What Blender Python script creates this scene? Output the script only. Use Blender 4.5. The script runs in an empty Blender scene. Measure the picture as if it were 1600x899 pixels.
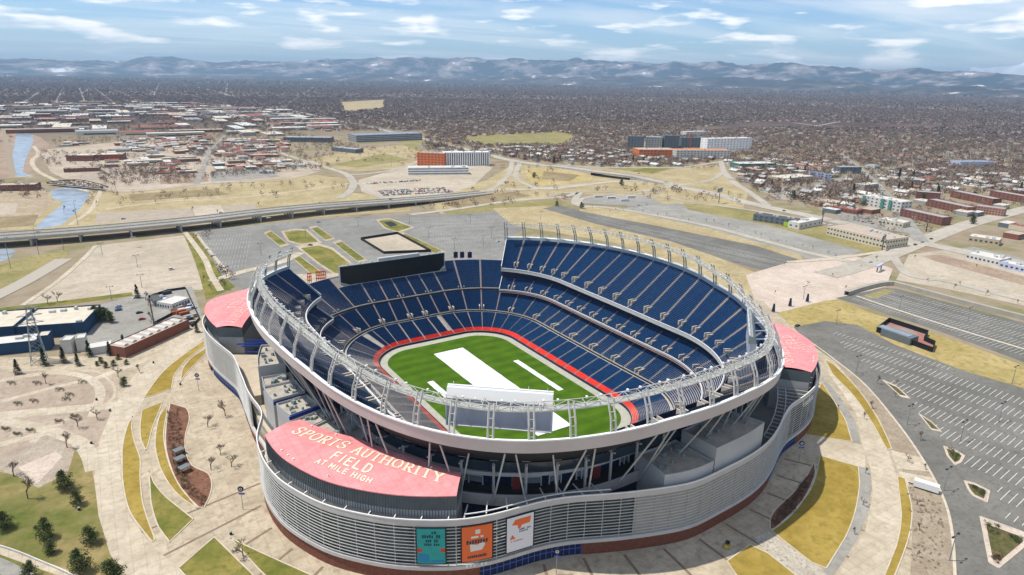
import bpy, math, random
import numpy as np
from mathutils import Vector, Matrix
R_ = math.radians
C = bpy.context.scene.collection
scn = bpy.context.scene
random.seed(7); rng = np.random.default_rng(7)

# ------------------------------------------------------------------ camera
CAM = (-168.0, -277.2, 160.14); YAW = 0.5709; PITCH = 0.3093; ROLL = 0.01655; FPX = 1026.0
F_ = np.array([math.sin(YAW)*math.cos(PITCH), math.cos(YAW)*math.cos(PITCH), -math.sin(PITCH)])
R0 = np.array([math.cos(YAW), -math.sin(YAW), 0.0]); U0 = np.cross(R0, F_)
RR = math.cos(ROLL)*R0 + math.sin(ROLL)*U0; UU = -math.sin(ROLL)*R0 + math.cos(ROLL)*U0
cam = bpy.data.objects.new('camera', bpy.data.cameras.new('camera')); C.objects.link(cam)
cam.matrix_world = Matrix(((RR[0], UU[0], -F_[0], CAM[0]), (RR[1], UU[1], -F_[1], CAM[1]), (RR[2], UU[2], -F_[2], CAM[2]), (0, 0, 0, 1)))
cam.data.sensor_width = 36.0; cam.data.lens = 36.0*FPX/1600.0
cam.data.clip_start = 1.0; cam.data.clip_end = 200000.0
scn.camera = cam
# ------------------------------------------------------------------ light
SUN_EL = R_(64); SUN_AZ = R_(-58)          # azimuth from +Y (south) towards +X (west)
wd = bpy.data.worlds.new("World"); scn.world = wd; wd.use_nodes = True
nt = wd.node_tree; nt.nodes.clear()
def N(t, **k):
    n = nt.nodes.new(t)
    for a, b in k.items(): setattr(n, a, b)
    return n
L = nt.links.new
sky = N('ShaderNodeTexSky', sky_type='NISHITA', sun_disc=False, sun_elevation=SUN_EL, sun_rotation=SUN_AZ, altitude=1700.0, air_density=1.0, dust_density=2.2, ozone_density=1.6)
geo = N('ShaderNodeTexCoord')
sep = N('ShaderNodeSeparateXYZ'); L(geo.outputs['Generated'], sep.inputs[0])
# clouds live on flat sheets high above: direction / height gives their place on the sheet
zc = N('ShaderNodeMath', operation='MAXIMUM'); zc.inputs[1].default_value = 0.004; L(sep.outputs[2], zc.inputs[0])
zo = N('ShaderNodeMath', operation='ADD'); zo.inputs[1].default_value = 0.05; L(zc.outputs[0], zo.inputs[0])
dv = N('ShaderNodeVectorMath', operation='DIVIDE'); cb = N('ShaderNodeCombineXYZ')
for i in range(3): L(zo.outputs[0], cb.inputs[i])
L(geo.outputs['Generated'], dv.inputs[0]); L(cb.outputs[0], dv.inputs[1])
mpc = N('ShaderNodeMapping'); mpc.inputs['Rotation'].default_value = (0, 0, R_(34)); mpc.inputs['Scale'].default_value = (0.20, 0.62, 0); mpc.inputs['Location'].default_value = (1.3, 0.4, 0)
L(dv.outputs[0], mpc.inputs[0])
nc = N('ShaderNodeTexNoise'); nc.inputs['Scale'].default_value = 1.15; nc.inputs['Detail'].default_value = 9; nc.inputs['Roughness'].default_value = 0.55; nc.inputs['Distortion'].default_value = 0.6
L(mpc.outputs[0], nc.inputs['Vector'])
rc = N('ShaderNodeValToRGB'); rc.color_ramp.elements[0].position = 0.42; rc.color_ramp.elements[1].position = 0.68
L(nc.outputs[0], rc.inputs[0])
# small fair-weather clouds: noise in azimuth / elevation, cut to a band above the horizon
nrm = N('ShaderNodeMapping'); nrm.inputs['Scale'].default_value = (10.0, 10.0, 56.0); nrm.inputs['Location'].default_value = (4.2, 1.7, 0.35)
L(geo.outputs['Generated'], nrm.inputs[0])
nb = N('ShaderNodeTexNoise'); nb.inputs['Scale'].default_value = 1.0; nb.inputs['Detail'].default_value = 7; nb.inputs['Roughness'].default_value = 0.5
L(nrm.outputs[0], nb.inputs['Vector'])
rb = N('ShaderNodeValToRGB'); rb.color_ramp.elements[0].position = 0.525; rb.color_ramp.elements[1].position = 0.64
L(nb.outputs[0], rb.inputs[0])
band = N('ShaderNodeMapRange'); band.inputs['From Min'].default_value = 0.012; band.inputs['From Max'].default_value = 0.03; L(sep.outputs[2], band.inputs[0])
band2 = N('ShaderNodeMapRange'); band2.inputs['From Min'].default_value = 0.16; band2.inputs['From Max'].default_value = 0.09; L(sep.outputs[2], band2.inputs[0])
bm = N('ShaderNodeMath', operation='MULTIPLY'); L(band.outputs[0], bm.inputs[0]); L(band2.outputs[0], bm.inputs[1])
bm2 = N('ShaderNodeMath', operation='MULTIPLY'); L(bm.outputs[0], bm2.inputs[0]); L(rb.outputs[0], bm2.inputs[1])
c1 = N('ShaderNodeMath', operation='MULTIPLY'); c1.inputs[1].default_value = 0.62; L(rc.outputs[0], c1.inputs[0])
mx1 = N('ShaderNodeMixRGB'); mx1.inputs[2].default_value = (8.2, 8.4, 8.5, 1); L(c1.outputs[0], mx1.inputs[0])
tint = N('ShaderNodeMixRGB', blend_type='MULTIPLY'); tint.inputs[0].default_value = 1; tint.inputs[2].default_value = (0.80, 0.97, 1.12, 1)
L(sky.outputs[0], tint.inputs[1]); L(tint.outputs[0], mx1.inputs[1])
mx2 = N('ShaderNodeMixRGB'); mx2.inputs[2].default_value = (10.5, 10.3, 9.9, 1); L(bm2.outputs[0], mx2.inputs[0]); L(mx1.outputs[0], mx2.inputs[1])
bg = N('ShaderNodeBackground'); bg.inputs[1].default_value = 0.125
L(mx2.outputs[0], bg.inputs[0]); ow = N('ShaderNodeOutputWorld'); L(bg.outputs[0], ow.inputs[0])
sl = bpy.data.lights.new('sun', 'SUN'); sl.energy = 4.1; sl.angle = R_(0.53); sl.color = (1.0, 0.955, 0.88)
so = bpy.data.objects.new('sun', sl); C.objects.link(so)
sd = Vector((math.sin(SUN_AZ)*math.cos(SUN_EL), math.cos(SUN_AZ)*math.cos(SUN_EL), math.sin(SUN_EL)))
so.rotation_euler = sd.to_track_quat('Z', 'Y').to_euler(); so.location = (0, 0, 400)
scn.view_settings.view_transform = 'Standard'; scn.view_settings.look = 'None'; scn.view_settings.exposure = 0.18; scn.view_settings.gamma = 1.0
scn.cycles.max_bounces = 5; scn.cycles.diffuse_bounces = 3; scn.cycles.glossy_bounces = 2; scn.cycles.volume_bounces = 0; scn.cycles.transparent_max_bounces = 6

# ------------------------------------------------------------------ helpers
def W(px, py, z=0.0):
    """where the sight line through a point of the photograph meets height z"""
    r = F_ + (px-800)/FPX*RR - (py-449.5)/FPX*UU
    t = (z-CAM[2])/r[2]
    return (CAM[0]+t*r[0], CAM[1]+t*r[1])
def W3(px, py, z=0.0):
    x, y = W(px, py, z); return (x, y, z)
_m = {}
def mat(name, col, rough=0.85, noise=0.0, scale=1.0, col2=None, bump=0.0, metal=0.0, stretch=None, detail=4, spec=0.3):
    if name in _m: return _m[name]
    m = bpy.data.materials.new(name); m.use_nodes = True; t = m.node_tree; b = t.nodes['Principled BSDF']
    b.inputs['Base Color'].default_value = (*col, 1); b.inputs['Roughness'].default_value = rough; b.inputs['Metallic'].default_value = metal
    b.inputs['Specular IOR Level'].default_value = spec
    if noise or col2:
        tc = t.nodes.new('ShaderNodeTexCoord'); mp = t.nodes.new('ShaderNodeMapping'); t.links.new(tc.outputs['Object'], mp.inputs[0])
        if stretch: mp.inputs['Scale'].default_value = stretch
        n = t.nodes.new('ShaderNodeTexNoise'); n.inputs['Scale'].default_value = scale; n.inputs['Detail'].default_value = detail; n.inputs['Roughness'].default_value = 0.6
        t.links.new(mp.outputs[0], n.inputs['Vector'])
        r = t.nodes.new('ShaderNodeValToRGB'); r.color_ramp.elements[0].position = 0.36; r.color_ramp.elements[1].position = 0.64
        c2 = col2 or tuple(min(1, c*(1+noise)) for c in col); c1_ = col if col2 else tuple(c*(1-noise) for c in col)
        r.color_ramp.elements[0].color = (*c1_, 1); r.color_ramp.elements[1].color = (*c2, 1)
        t.links.new(n.outputs[0], r.inputs[0]); t.links.new(r.outputs[0], b.inputs['Base Color'])
        if bump:
            bp = t.nodes.new('ShaderNodeBump'); bp.inputs['Strength'].default_value = bump; bp.inputs['Distance'].default_value = 0.3
            t.links.new(n.outputs[0], bp.inputs['Height']); t.links.new(bp.outputs[0], b.inputs['Normal'])
    _m[name] = m; return m
def mat2(name, a, b, s1, s2, c=None, rough=0.95, bump=0.0, slab=0):
    """ground-like: coarse patches of a and b, fine speckle towards c"""
    if name in _m: return _m[name]
    m = bpy.data.materials.new(name); m.use_nodes = True; t = m.node_tree; p = t.nodes['Principled BSDF']
    p.inputs['Roughness'].default_value = rough; p.inputs['Specular IOR Level'].default_value = 0.15
    tc = t.nodes.new('ShaderNodeTexCoord')
    n1 = t.nodes.new('ShaderNodeTexNoise'); n1.inputs['Scale'].default_value = s1; n1.inputs['Detail'].default_value = 6; n1.inputs['Roughness'].default_value = 0.65
    n2 = t.nodes.new('ShaderNodeTexNoise'); n2.inputs['Scale'].default_value = s2; n2.inputs['Detail'].default_value = 3
    t.links.new(tc.outputs['Object'], n1.inputs['Vector']); t.links.new(tc.outputs['Object'], n2.inputs['Vector'])
    r1 = t.nodes.new('ShaderNodeValToRGB'); r1.color_ramp.elements[0].position = 0.38; r1.color_ramp.elements[1].position = 0.62
    r1.color_ramp.elements[0].color = (*a, 1); r1.color_ramp.elements[1].color = (*b, 1)
    t.links.new(n1.outputs[0], r1.inputs[0])
    r2 = t.nodes.new('ShaderNodeValToRGB'); r2.color_ramp.elements[0].position = 0.5; r2.color_ramp.elements[1].position = 0.75
    t.links.new(n2.outputs[0], r2.inputs[0])
    mx = t.nodes.new('ShaderNodeMixRGB'); c = c or tuple(0.7*x for x in a); mx.inputs[2].default_value = (*c, 1)
    t.links.new(r2.outputs[0], mx.inputs[0]); t.links.new(r1.outputs[0], mx.inputs[1])
    n3 = t.nodes.new('ShaderNodeTexNoise'); n3.inputs['Scale'].default_value = s1*4.3; n3.inputs['Detail'].default_value = 9; n3.inputs['Roughness'].default_value = 0.7; n3.inputs['Distortion'].default_value = 1.2; t.links.new(tc.outputs['Object'], n3.inputs['Vector'])
    r3 = t.nodes.new('ShaderNodeValToRGB'); r3.color_ramp.elements[0].position = 0.33; r3.color_ramp.elements[0].color = (.84, .83, .81, 1); r3.color_ramp.elements[1].position = 0.60; r3.color_ramp.elements[1].color = (1.06, 1.06, 1.05, 1); t.links.new(n3.outputs[0], r3.inputs[0])
    m3 = t.nodes.new('ShaderNodeMixRGB'); m3.blend_type = 'MULTIPLY'; m3.inputs[0].default_value = 1; t.links.new(mx.outputs[0], m3.inputs[1]); t.links.new(r3.outputs[0], m3.inputs[2]); t.links.new(m3.outputs[0], p.inputs['Base Color'])
    if slab:
        br = t.nodes.new('ShaderNodeTexBrick'); br.offset = 0.0; br.inputs['Scale'].default_value = 1.0; br.inputs['Brick Width'].default_value = slab; br.inputs['Row Height'].default_value = slab; br.inputs['Mortar Size'].default_value = .09; br.inputs['Color1'].default_value = (1.03, 1.03, 1.03, 1); br.inputs['Color2'].default_value = (.945, .945, .94, 1); br.inputs['Mortar'].default_value = (.80, .78, .75, 1); br.inputs['Bias'].default_value = 0.0
        t.links.new(tc.outputs['Object'], br.inputs['Vector']); m4 = t.nodes.new('ShaderNodeMixRGB'); m4.blend_type = 'MULTIPLY'; m4.inputs[0].default_value = 1; t.links.new(m3.outputs[0], m4.inputs[1]); t.links.new(br.outputs['Color'], m4.inputs[2]); t.links.new(m4.outputs[0], p.inputs['Base Color'])
    _m[name] = m; return m
class MB:
    def __init__(s): s.v = []; s.f = []; s.mi = []; s.cur = 0
    def quad(s, a, b, c, d):
        n = len(s.v); s.v += [a, b, c, d]; s.f.append((n, n+1, n+2, n+3)); s.mi.append(s.cur)
    def poly(s, pts):
        n = len(s.v); s.v += list(pts); s.f.append(tuple(range(n, n+len(pts)))); s.mi.append(s.cur)
    def prism(s, pts, z0, z1, cap=True, bottom=False):
        """pts: plan outline [(x,y)], any winding"""
        a = sum(pts[i][0]*pts[(i+1) % len(pts)][1]-pts[(i+1) % len(pts)][0]*pts[i][1] for i in range(len(pts)))
        if a < 0: pts = pts[::-1]
        n = len(s.v); k = len(pts)
        s.v += [(x, y, z0) for x, y in pts]+[(x, y, z1) for x, y in pts]
        for i in range(k): s.f.append((n+i, n+(i+1) % k, n+k+(i+1) % k, n+k+i)); s.mi.append(s.cur)
        if cap: s.f.append(tuple(n+k+i for i in range(k))); s.mi.append(s.cur)
        if bottom: s.f.append(tuple(n+k-1-i for i in range(k))); s.mi.append(s.cur)
    def box(s, cx, cy, z0, lx, ly, lz, a=0.0):
        ca, sa = math.cos(a), math.sin(a)
        s.prism([(cx+ca*x-sa*y, cy+sa*x+ca*y) for x, y in ((-lx/2, -ly/2), (lx/2, -ly/2), (lx/2, ly/2), (-lx/2, ly/2))], z0, z0+lz, True, True)
    def beam(s, p, q, w, h=None):
        """square bar between two points"""
        h = h or w; p = Vector(p); q = Vector(q); d = (q-p)
        if d.length < 1e-6: return
        d.normalize(); up = Vector((0, 0, 1)) if abs(d.z) < 0.9 else Vector((1, 0, 0))
        x = d.cross(up).normalized()*w/2; y = x.cross(d).normalized()*h/2
        n = len(s.v)
        for o in (p, q):
            for e in (-x-y, x-y, x+y, -x+y): s.v.append(tuple(o+e))
        for f in ((0, 1, 5, 4), (1, 2, 6, 5), (2, 3, 7, 6), (3, 0, 4, 7), (3, 2, 1, 0), (4, 5, 6, 7)): s.f.append(tuple(n+i for i in f)); s.mi.append(s.cur)
    def tube(s, p, q, r0, r1, k=6):
        p = Vector(p); q = Vector(q); d = (q-p).normalized(); up = Vector((0, 0, 1)) if abs(d.z) < 0.9 else Vector((1, 0, 0))
        x = d.cross(up).normalized(); y = x.cross(d).normalized(); n = len(s.v)
        for o, r in ((p, r0), (q, r1)):
            for i in range(k):
                a = 2*math.pi*i/k; s.v.append(tuple(o+x*math.cos(a)*r+y*math.sin(a)*r))
        for i in range(k): s.f.append((n+i, n+(i+1) % k, n+k+(i+1) % k, n+k+i)); s.mi.append(s.cur)
        s.f.append(tuple(n+k+i for i in range(k))); s.mi.append(s.cur)
    def build(s, name, mats, parent=None, smooth=False):
        me = bpy.data.meshes.new(name); me.from_pydata(s.v, [], s.f)
        for m in (mats if isinstance(mats, (list, tuple)) else [mats]): me.materials.append(m)
        if any(s.mi): me.polygons.foreach_set('material_index', s.mi)
        if smooth: me.polygons.foreach_set('use_smooth', [True]*len(me.polygons))
        me.update(); o = bpy.data.objects.new(name, me); C.objects.link(o)
        if parent: o.parent = parent
        return o
def tag(o, label=None, cat=None, group=None, kind=None):
    if label: o['label'] = label
    if cat: o['category'] = cat
    if group: o['group'] = group
    if kind: o['kind'] = kind
    return o
def empty(name, loc=(0, 0, 0), rz=0.0):
    o = bpy.data.objects.new(name, None); C.objects.link(o); o.location = loc; o.rotation_euler = (0, 0, rz); return o
def copy_tree(o, kids, parent=None):
    c = o.copy(); C.objects.link(c)
    if parent is not None: c.parent = parent
    for ch in kids.get(o.name, []): copy_tree(ch, kids, c)
    return c
def kidmap(*os):
    k = {}
    for o in bpy.data.objects:
        if o.parent: k.setdefault(o.parent.name, []).append(o)
    return k

# ------------------------------------------------------------------ materials
M = {}
M['concrete'] = mat('concrete', (0.42, 0.38, 0.33), noise=0.14, scale=0.35, detail=8)
M['plaza'] = mat2('plaza_concrete', (0.40, 0.33, 0.235), (0.52, 0.435, 0.32), 0.045, 0.35, (0.33, 0.265, 0.185), slab=5.0)
M['path'] = mat2('path_concrete', (0.47, 0.395, 0.29), (0.58, 0.50, 0.385), 0.035, 0.4, (0.42, 0.35, 0.26), slab=4.0)
M['asphalt'] = mat2('asphalt', (0.150, 0.143, 0.124), (0.205, 0.195, 0.17), 0.02, 0.6, (0.125, 0.118, 0.104))
M['asphalt_old'] = mat2('old_asphalt', (0.27, 0.255, 0.22), (0.345, 0.325, 0.285), 0.015, 0.4, (0.24, 0.225, 0.195))
M['asphalt_pale'] = mat2('pale_lot', (0.41, 0.345, 0.26), (0.51, 0.43, 0.33), 0.012, 0.3, (0.36, 0.30, 0.22))
M['lawn_dry'] = mat2('dry_lawn', (0.27, 0.185, 0.032), (0.37, 0.265, 0.065), 0.05, 0.35, (0.235, 0.185, 0.038))
M['lawn'] = mat2('lawn', (0.11, 0.13, 0.02), (0.27, 0.215, 0.06), 0.05, 0.35, (0.12, 0.13, 0.024))
M['straw'] = mat2('straw_grass', (0.35, 0.275, 0.145), (0.46, 0.375, 0.22), 0.02, 0.3, (0.28, 0.22, 0.09))
M['olive'] = mat2('olive_grass', (0.23, 0.20, 0.075), (0.33, 0.27, 0.12), 0.02, 0.3, (0.17, 0.17, 0.05))
M['dirt'] = mat2('dirt', (0.30, 0.215, 0.15), (0.40, 0.30, 0.22), 0.03, 0.4, (0.24, 0.17, 0.12))
M['mulch'] = mat2('mulch', (0.16, 0.075, 0.045), (0.24, 0.12, 0.075), 0.2, 1.5, (0.07, 0.04, 0.025))
M['gravel'] = mat2('gravel', (0.36, 0.30, 0.23), (0.44, 0.37, 0.29), 0.1, 1.2, (0.26, 0.21, 0.16))
M['white'] = mat('white_paint', (0.78, 0.77, 0.74), rough=0.5, noise=0.05, scale=0.5)
M['steel'] = mat('pale_steel', (0.50, 0.50, 0.475), rough=0.5, noise=0.08, scale=0.4)
M['truss_paint'] = mat('truss_paint', (0.56, 0.535, 0.48), rough=0.55, noise=0.10, scale=0.5)
M['steel_grey'] = mat('grey_green_steel', (0.26, 0.30, 0.29), rough=0.5, noise=0.12, scale=0.5)
M['panel'] = mat('grey_metal_panel', (0.50, 0.475, 0.45), rough=0.55, noise=0.05, scale=0.25)
M['navy'] = mat('navy_seats', (0.005, 0.041, 0.122), rough=0.55, noise=0.25, scale=0.7)
M['navy_wall'] = mat('navy_wall', (0.010, 0.016, 0.060), rough=0.6)
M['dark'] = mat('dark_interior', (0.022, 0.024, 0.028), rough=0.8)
M['glass'] = mat('dark_glass', (0.03, 0.045, 0.06), rough=0.12, spec=0.6)
M['orange'] = mat('orange_red_seats', (0.80, 0.055, 0.030), rough=0.6, noise=0.15, scale=0.8)
M['stair'] = mat('stair_concrete', (0.35, 0.285, 0.25), noise=0.12, scale=0.8)
M['redroof'] = mat2('pink_red_roof', (0.80, 0.275, 0.28), (0.84, 0.32, 0.32), 0.03, 0.3, (0.79, 0.27, 0.275), slab=3.2)
M['lettering'] = mat('cream_lettering', (0.83, 0.72, 0.52), rough=0.7, noise=0.06, scale=0.6)
M['brick'] = mat('red_brick', (0.175, 0.062, 0.036), noise=0.2, scale=1.2)
M['turf'] = None
def turf():
    m = bpy.data.materials.new('striped_turf'); m.use_nodes = True; t = m.node_tree; p = t.nodes['Principled BSDF']; p.inputs['Roughness'].default_value = 0.95; p.inputs['Specular IOR Level'].default_value = 0.1
    tc = t.nodes.new('ShaderNodeTexCoord')
    def stripe(rot, sc):
        mp = t.nodes.new('ShaderNodeMapping'); mp.inputs['Rotation'].default_value = (0, 0, rot); t.links.new(tc.outputs['Object'], mp.inputs[0])
        w = t.nodes.new('ShaderNodeTexWave'); w.wave_profile = 'SIN'; w.inputs['Scale'].default_value = sc; w.inputs['Distortion'].default_value = 0.0; t.links.new(mp.outputs[0], w.inputs[0])
        r = t.nodes.new('ShaderNodeValToRGB'); r.color_ramp.elements[0].position = 0.42; r.color_ramp.elements[1].position = 0.58; t.links.new(w.outputs[1], r.inputs[0]); return r
    s1 = stripe(R_(90), 0.034)
    n = t.nodes.new('ShaderNodeTexNoise'); n.inputs['Scale'].default_value = 0.12; n.inputs['Detail'].default_value = 8; t.links.new(tc.outputs['Object'], n.inputs[0])
    ad = t.nodes.new('ShaderNodeMath'); ad.operation = 'MULTIPLY_ADD'; ad.inputs[1].default_value = 0.17; t.links.new(s1.outputs[0], ad.inputs[0]); t.links.new(n.outputs[0], ad.inputs[2])
    r = t.nodes.new('ShaderNodeValToRGB'); r.color_ramp.elements[0].position = 0.40; r.color_ramp.elements[0].color = (0.045, 0.100, 0.004, 1); r.color_ramp.elements[1].position = 0.95; r.color_ramp.elements[1].color = (0.085, 0.165, 0.008, 1)
    t.links.new(ad.outputs[0], r.inputs[0]); t.links.new(r.outputs[0], p.inputs['Base Color']); return m
M['turf'] = turf()

# ================================================================== STADIUM
def S(u):
    s = 1 if u >= 0 else -1; a = abs(u)
    if a < 22: x, y, nx, ny = a, -50, 0, -1
    elif a < 116.25:
        g = (a-22)/94.25*math.pi/2; x, y, nx, ny = 22, -50, math.sin(g), -math.cos(g)
    elif a < 216.25: x, y, nx, ny = 22, -50+(a-116.25), 1, 0
    elif a < 310.5:
        g = (a-216.25)/94.25*math.pi/2; x, y, nx, ny = 22, 50, math.cos(g), math.sin(g)
    else: x, y, nx, ny = max(0, 22-(a-310.5)), 50, 0, 1
    return s*x, y, s*nx, ny
def table(ks, vs):
    def f(u):
        a = abs(u)
        if a <= ks[0]: return vs[0]
        for i in range(len(ks)-1):
            if a <= ks[i+1]:
                t = (a-ks[i])/(ks[i+1]-ks[i]); h = ks[i+1]-ks[i]
                m0 = (vs[i+1]-vs[i-1])/(ks[i+1]-ks[i-1])*h if i > 0 else 0
                m1 = (vs[i+2]-vs[i])/(ks[i+2]-ks[i])*h if i+2 < len(ks) else (vs[i+1]-vs[i])
                return (2*t**3-3*t*t+1)*vs[i]+(t**3-2*t*t+t)*m0+(-2*t**3+3*t*t)*vs[i+1]+(t**3-t*t)*m1
        return vs[-1]
    return f
def const(c): return lambda u: c
def P(u, d, z): x, y, nx, ny = S(u); return (x+nx*d, y+ny*d, z)
UE = 267.5; UM = 332.5
rim_d = table([0, 32, 57.6, 83.8, 108, 136, 170, 205, 233.7, 267.5], [95, 91.5, 86.2, 83.6, 87, 92.5, 95, 92.5, 86.5, 84.3])
rim_z = table([0, 32, 57.6, 83.8, 108, 136, 170, 205, 233.7, 267.5], [54.1, 53, 50.2, 50.2, 54.0, 56.6, 56.7, 55.6, 53.6, 50.9])
cf_d = table([0, 60, 116, 166, 216, 250, 267.5], [65.5, 63.5, 61, 61, 60.5, 61.5, 62.4]); cf_z = const(33.4)
mz_d = table([0, 60, 116, 216, 267.5], [57, 55, 54, 54, 55]); mz_z = table([0, 230, 267.5], [21, 21, 20.2])
gr_d = table([0, 22, 60, 116, 216, 270, 310, 332], [20, 20, 18.5, 18, 18, 18.5, 20, 20])
wl_d = table([0, 22, 60, 116, 216, 270, 310, 332], [25.5, 25.5, 23.5, 22.6, 22.6, 23.5, 25.5, 25.5])
a_d = table([0, 22, 60, 116, 216, 270, 310, 332], [45, 45, 42, 40.5, 40.5, 42.5, 46, 46])
s_d = table([0, 200, 240, 267.5, 300, 332], [63, 63, 61, 60.5, 61, 61])
s_z = table([0, 200, 240, 267.5, 300, 332], [18.5, 18.5, 18, 17.4, 17, 17])
def usamples(u0, u1, step=2.4, extra=()):
    n = max(2, int((u1-u0)/step)); k = [u0+(u1-u0)*i/n for i in range(n+1)]
    for e in extra:
        if u0 < e < u1: k.append(e)
    k = sorted(set(round(x, 3) for x in k)); return k
def strip(mb, us, da, za, db, zb):
    n = len(mb.v)
    for u in us: mb.v.append(P(u, da(u), za(u))); mb.v.append(P(u, db(u), zb(u)))
    for i in range(len(us)-1):
        mb.f.append((n+2*i, n+2*i+1, n+2*i+3, n+2*i+2)); mb.mi.append(mb.cur)
def tier(u0, u1, d0, z0, d1, z1, rows, aisles, aw=.95, skip=None, stairs=None, back=0.36):
    """stepped terrace and seats from (d0,z0) up to (d1,z1)"""
    edges = []
    for a in aisles: edges += [a-aw/2, a+aw/2]
    us = usamples(u0, u1, 3.0, edges); T = MB(); Sx = MB()
    def ina(u): return any(abs(u-a) < aw/2 for a in aisles)
    n = len(us)
    geo_ = [S(u) for u in us]; D0 = [d0(u) for u in us]; D1 = [d1(u) for u in us]; Z0 = [z0(u) for u in us]; Z1 = [z1(u) for u in us]
    def pt(i, fr, zf, off=0.0): x, y, nx, ny = geo_[i]; d = D0[i]+(D1[i]-D0[i])*fr+off; return (x+nx*d, y+ny*d, Z0[i]+(Z1[i]-Z0[i])*zf)
    for r in range(rows):
        a, b = r/rows, (r+1)/rows
        base = len(T.v)
        for i in range(n):
            T.v += [pt(i, a, a), pt(i, a, b), pt(i, b, b)]
        for i in range(n-1):
            k = base+3*i; T.cur = 1 if ina((us[i]+us[i+1])/2) else 0
            T.f += [(k, k+1, k+4, k+3), (k+1, k+2, k+5, k+4)]; T.mi += [T.cur, T.cur]
        zs = (Z1[0]-Z0[0])/rows
        for i in range(n-1):
            um = (us[i]+us[i+1])/2
            if ina(um) or (skip and skip(um, (a+b)/2)): continue
            q = []
            for j in (i, i+1):
                x, y, nx, ny = geo_[j]; w = (D1[j]-D0[j])/rows; d = D0[j]+(D1[j]-D0[j])*a; z = Z0[j]+(Z1[j]-Z0[j])*b
                q.append([(x+nx*(d+w*0.34), y+ny*(d+w*0.34), z+0.42), (x+nx*(d+w*0.72), y+ny*(d+w*0.72), z+0.40), (x+nx*(d+w*0.80), y+ny*(d+w*0.80), z+0.40+back*1.25), (x+nx*(d+w*0.34), y+ny*(d+w*0.34), z+0.26)])
            m_ = len(Sx.v); Sx.v += q[0]+q[1]
            Sx.f += [(m_, m_+4, m_+5, m_+1), (m_+1, m_+5, m_+6, m_+2), (m_+3, m_+7, m_+4, m_)]; Sx.mi += [0, 0, 0]
    return T, Sx

stadium = empty('stadium')
tag(stadium, 'large horseshoe football stadium with navy seats, pale ring truss and wavy louvred facade', 'stadium')
# arc-length spaced bays along the rim (posts and upper aisles)
us_ = np.linspace(0, UE, 1200); pr = np.array([P(u, rim_d(u), 0)[:2] for u in us_])
sl_ = np.concatenate([[0], np.cumsum(np.hypot(*np.diff(pr, axis=0).T))]); tot = sl_[-1]; nb_ = 25
bays = [float(np.interp(tot*i/nb_, sl_, us_)) for i in range(nb_+1)]
posts_u = sorted([-b for b in bays if b > 0]+bays)
aisles_up = [u for u in posts_u if abs(u) < UE-4]
# ---- playing surface
mb = MB(); us = usamples(-332.5, 332.5, 3)
mb.poly([P(u, gr_d(u), 0.30) for u in us[:-1]])
tag(mb.build('playing_field', M['turf']), kind='structure')
mb = MB(); mb.poly([P(u, wl_d(u)+0.3, 0.27) for u in us[:-1]])
tag(mb.build('field_apron', mat('track_concrete', (0.40, 0.39, 0.31), noise=0.08, scale=0.3)), kind='structure')
# tarps
def tarp(label, x0, x1, y0, y1, z=0.32):
    mb = MB(); nx, ny = 6, 24; random.seed(int(x0*10))
    g = [[(x0+(x1-x0)*i/nx+random.uniform(-.12, .12), y0+(y1-y0)*j/ny+random.uniform(-.12, .12), z+0.05+random.uniform(0, .10)) for i in range(nx+1)] for j in range(ny+1)]
    for j in range(ny):
        for i in range(nx): mb.quad(g[j][i], g[j][i+1], g[j+1][i+1], g[j+1][i])
    b = [g[0][i] for i in range(nx+1)]+[g[j][nx] for j in range(1, ny+1)]+[g[ny][i] for i in range(nx-1, -1, -1)]+[g[j][0] for j in range(ny-1, 0, -1)]
    for i in range(len(b)):
        p_, q_ = b[i], b[(i+1) % len(b)]; mb.quad((p_[0], p_[1], z-0.01), (q_[0], q_[1], z-0.01), q_, p_)
    o = mb.build('tarp', M['tarp'], smooth=True); tag(o, label, 'tarp', 'white tarps laid on the grass'); return o
M['tarp'] = mat('white_tarp', (0.80, 0.795, 0.78), rough=0.6, noise=0.04, scale=0.15)
tarp('broad white tarp down the middle of the green field', -9.8, 9.95, -55.4, 55.4)
tarp('narrow white tarp strip on the grass nearer the orange right-hand front row', 26.3, 29.6, -22.7, 22.5)
tarp('narrow white tarp strip on the grass half hidden behind the scoreboard back', -29.7, -26.2, -22.7, 22.5)
# ---- lower bowl
FULL = usamples(-332.5, 332.5, 2.5)
mb = MB()
strip(mb, FULL, wl_d, const(0.2), wl_d, const(1.55)); strip(mb, FULL, wl_d, const(1.55), lambda u: wl_d(u)+0.3, const(1.55))
tag(mb.build('field_wall', M['navy_wall'], stadium), 'navy padded wall round the grass')
def arc_aisles(df, sp, u0, u1, off=0.0):
    uu = np.linspace(u0, u1, 3000); q = np.array([P(u, df(u), 0)[:2] for u in uu]); s = np.concatenate([[0], np.cumsum(np.hypot(*np.diff(q, axis=0).T))])
    n = int(s[-1]/sp); return [float(np.interp(s[-1]*(i+0.5+off)/n, s, uu)) for i in range(n)]
al1 = arc_aisles(a_d, 9.6, -332, 332)
t1, s1 = tier(-332.5, 332.5, lambda u: wl_d(u)+0.3, const(1.0), lambda u: wl_d(u)+3.4, const(2.3), 4, al1)
s1.build('front_seat_row', M['orange'], stadium); T0 = t1
gapu = [(-284, 4.5), (318, 3.4)]
def isgap(u): return any(abs(u-g) < w/2 for g, w in gapu)
t2, s2 = tier(-332.5, 332.5, lambda u: wl_d(u)+3.4, const(2.3), a_d, const(7.2), 20, al1, skip=lambda u, f: isgap(u))
tr = [T0.build('terrace', [M['concrete'], M['stair']], stadium), t2.build('terrace', [M['concrete'], M['stair']], stadium)]
s2.build('lower_seats', M['navy'], stadium)
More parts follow.
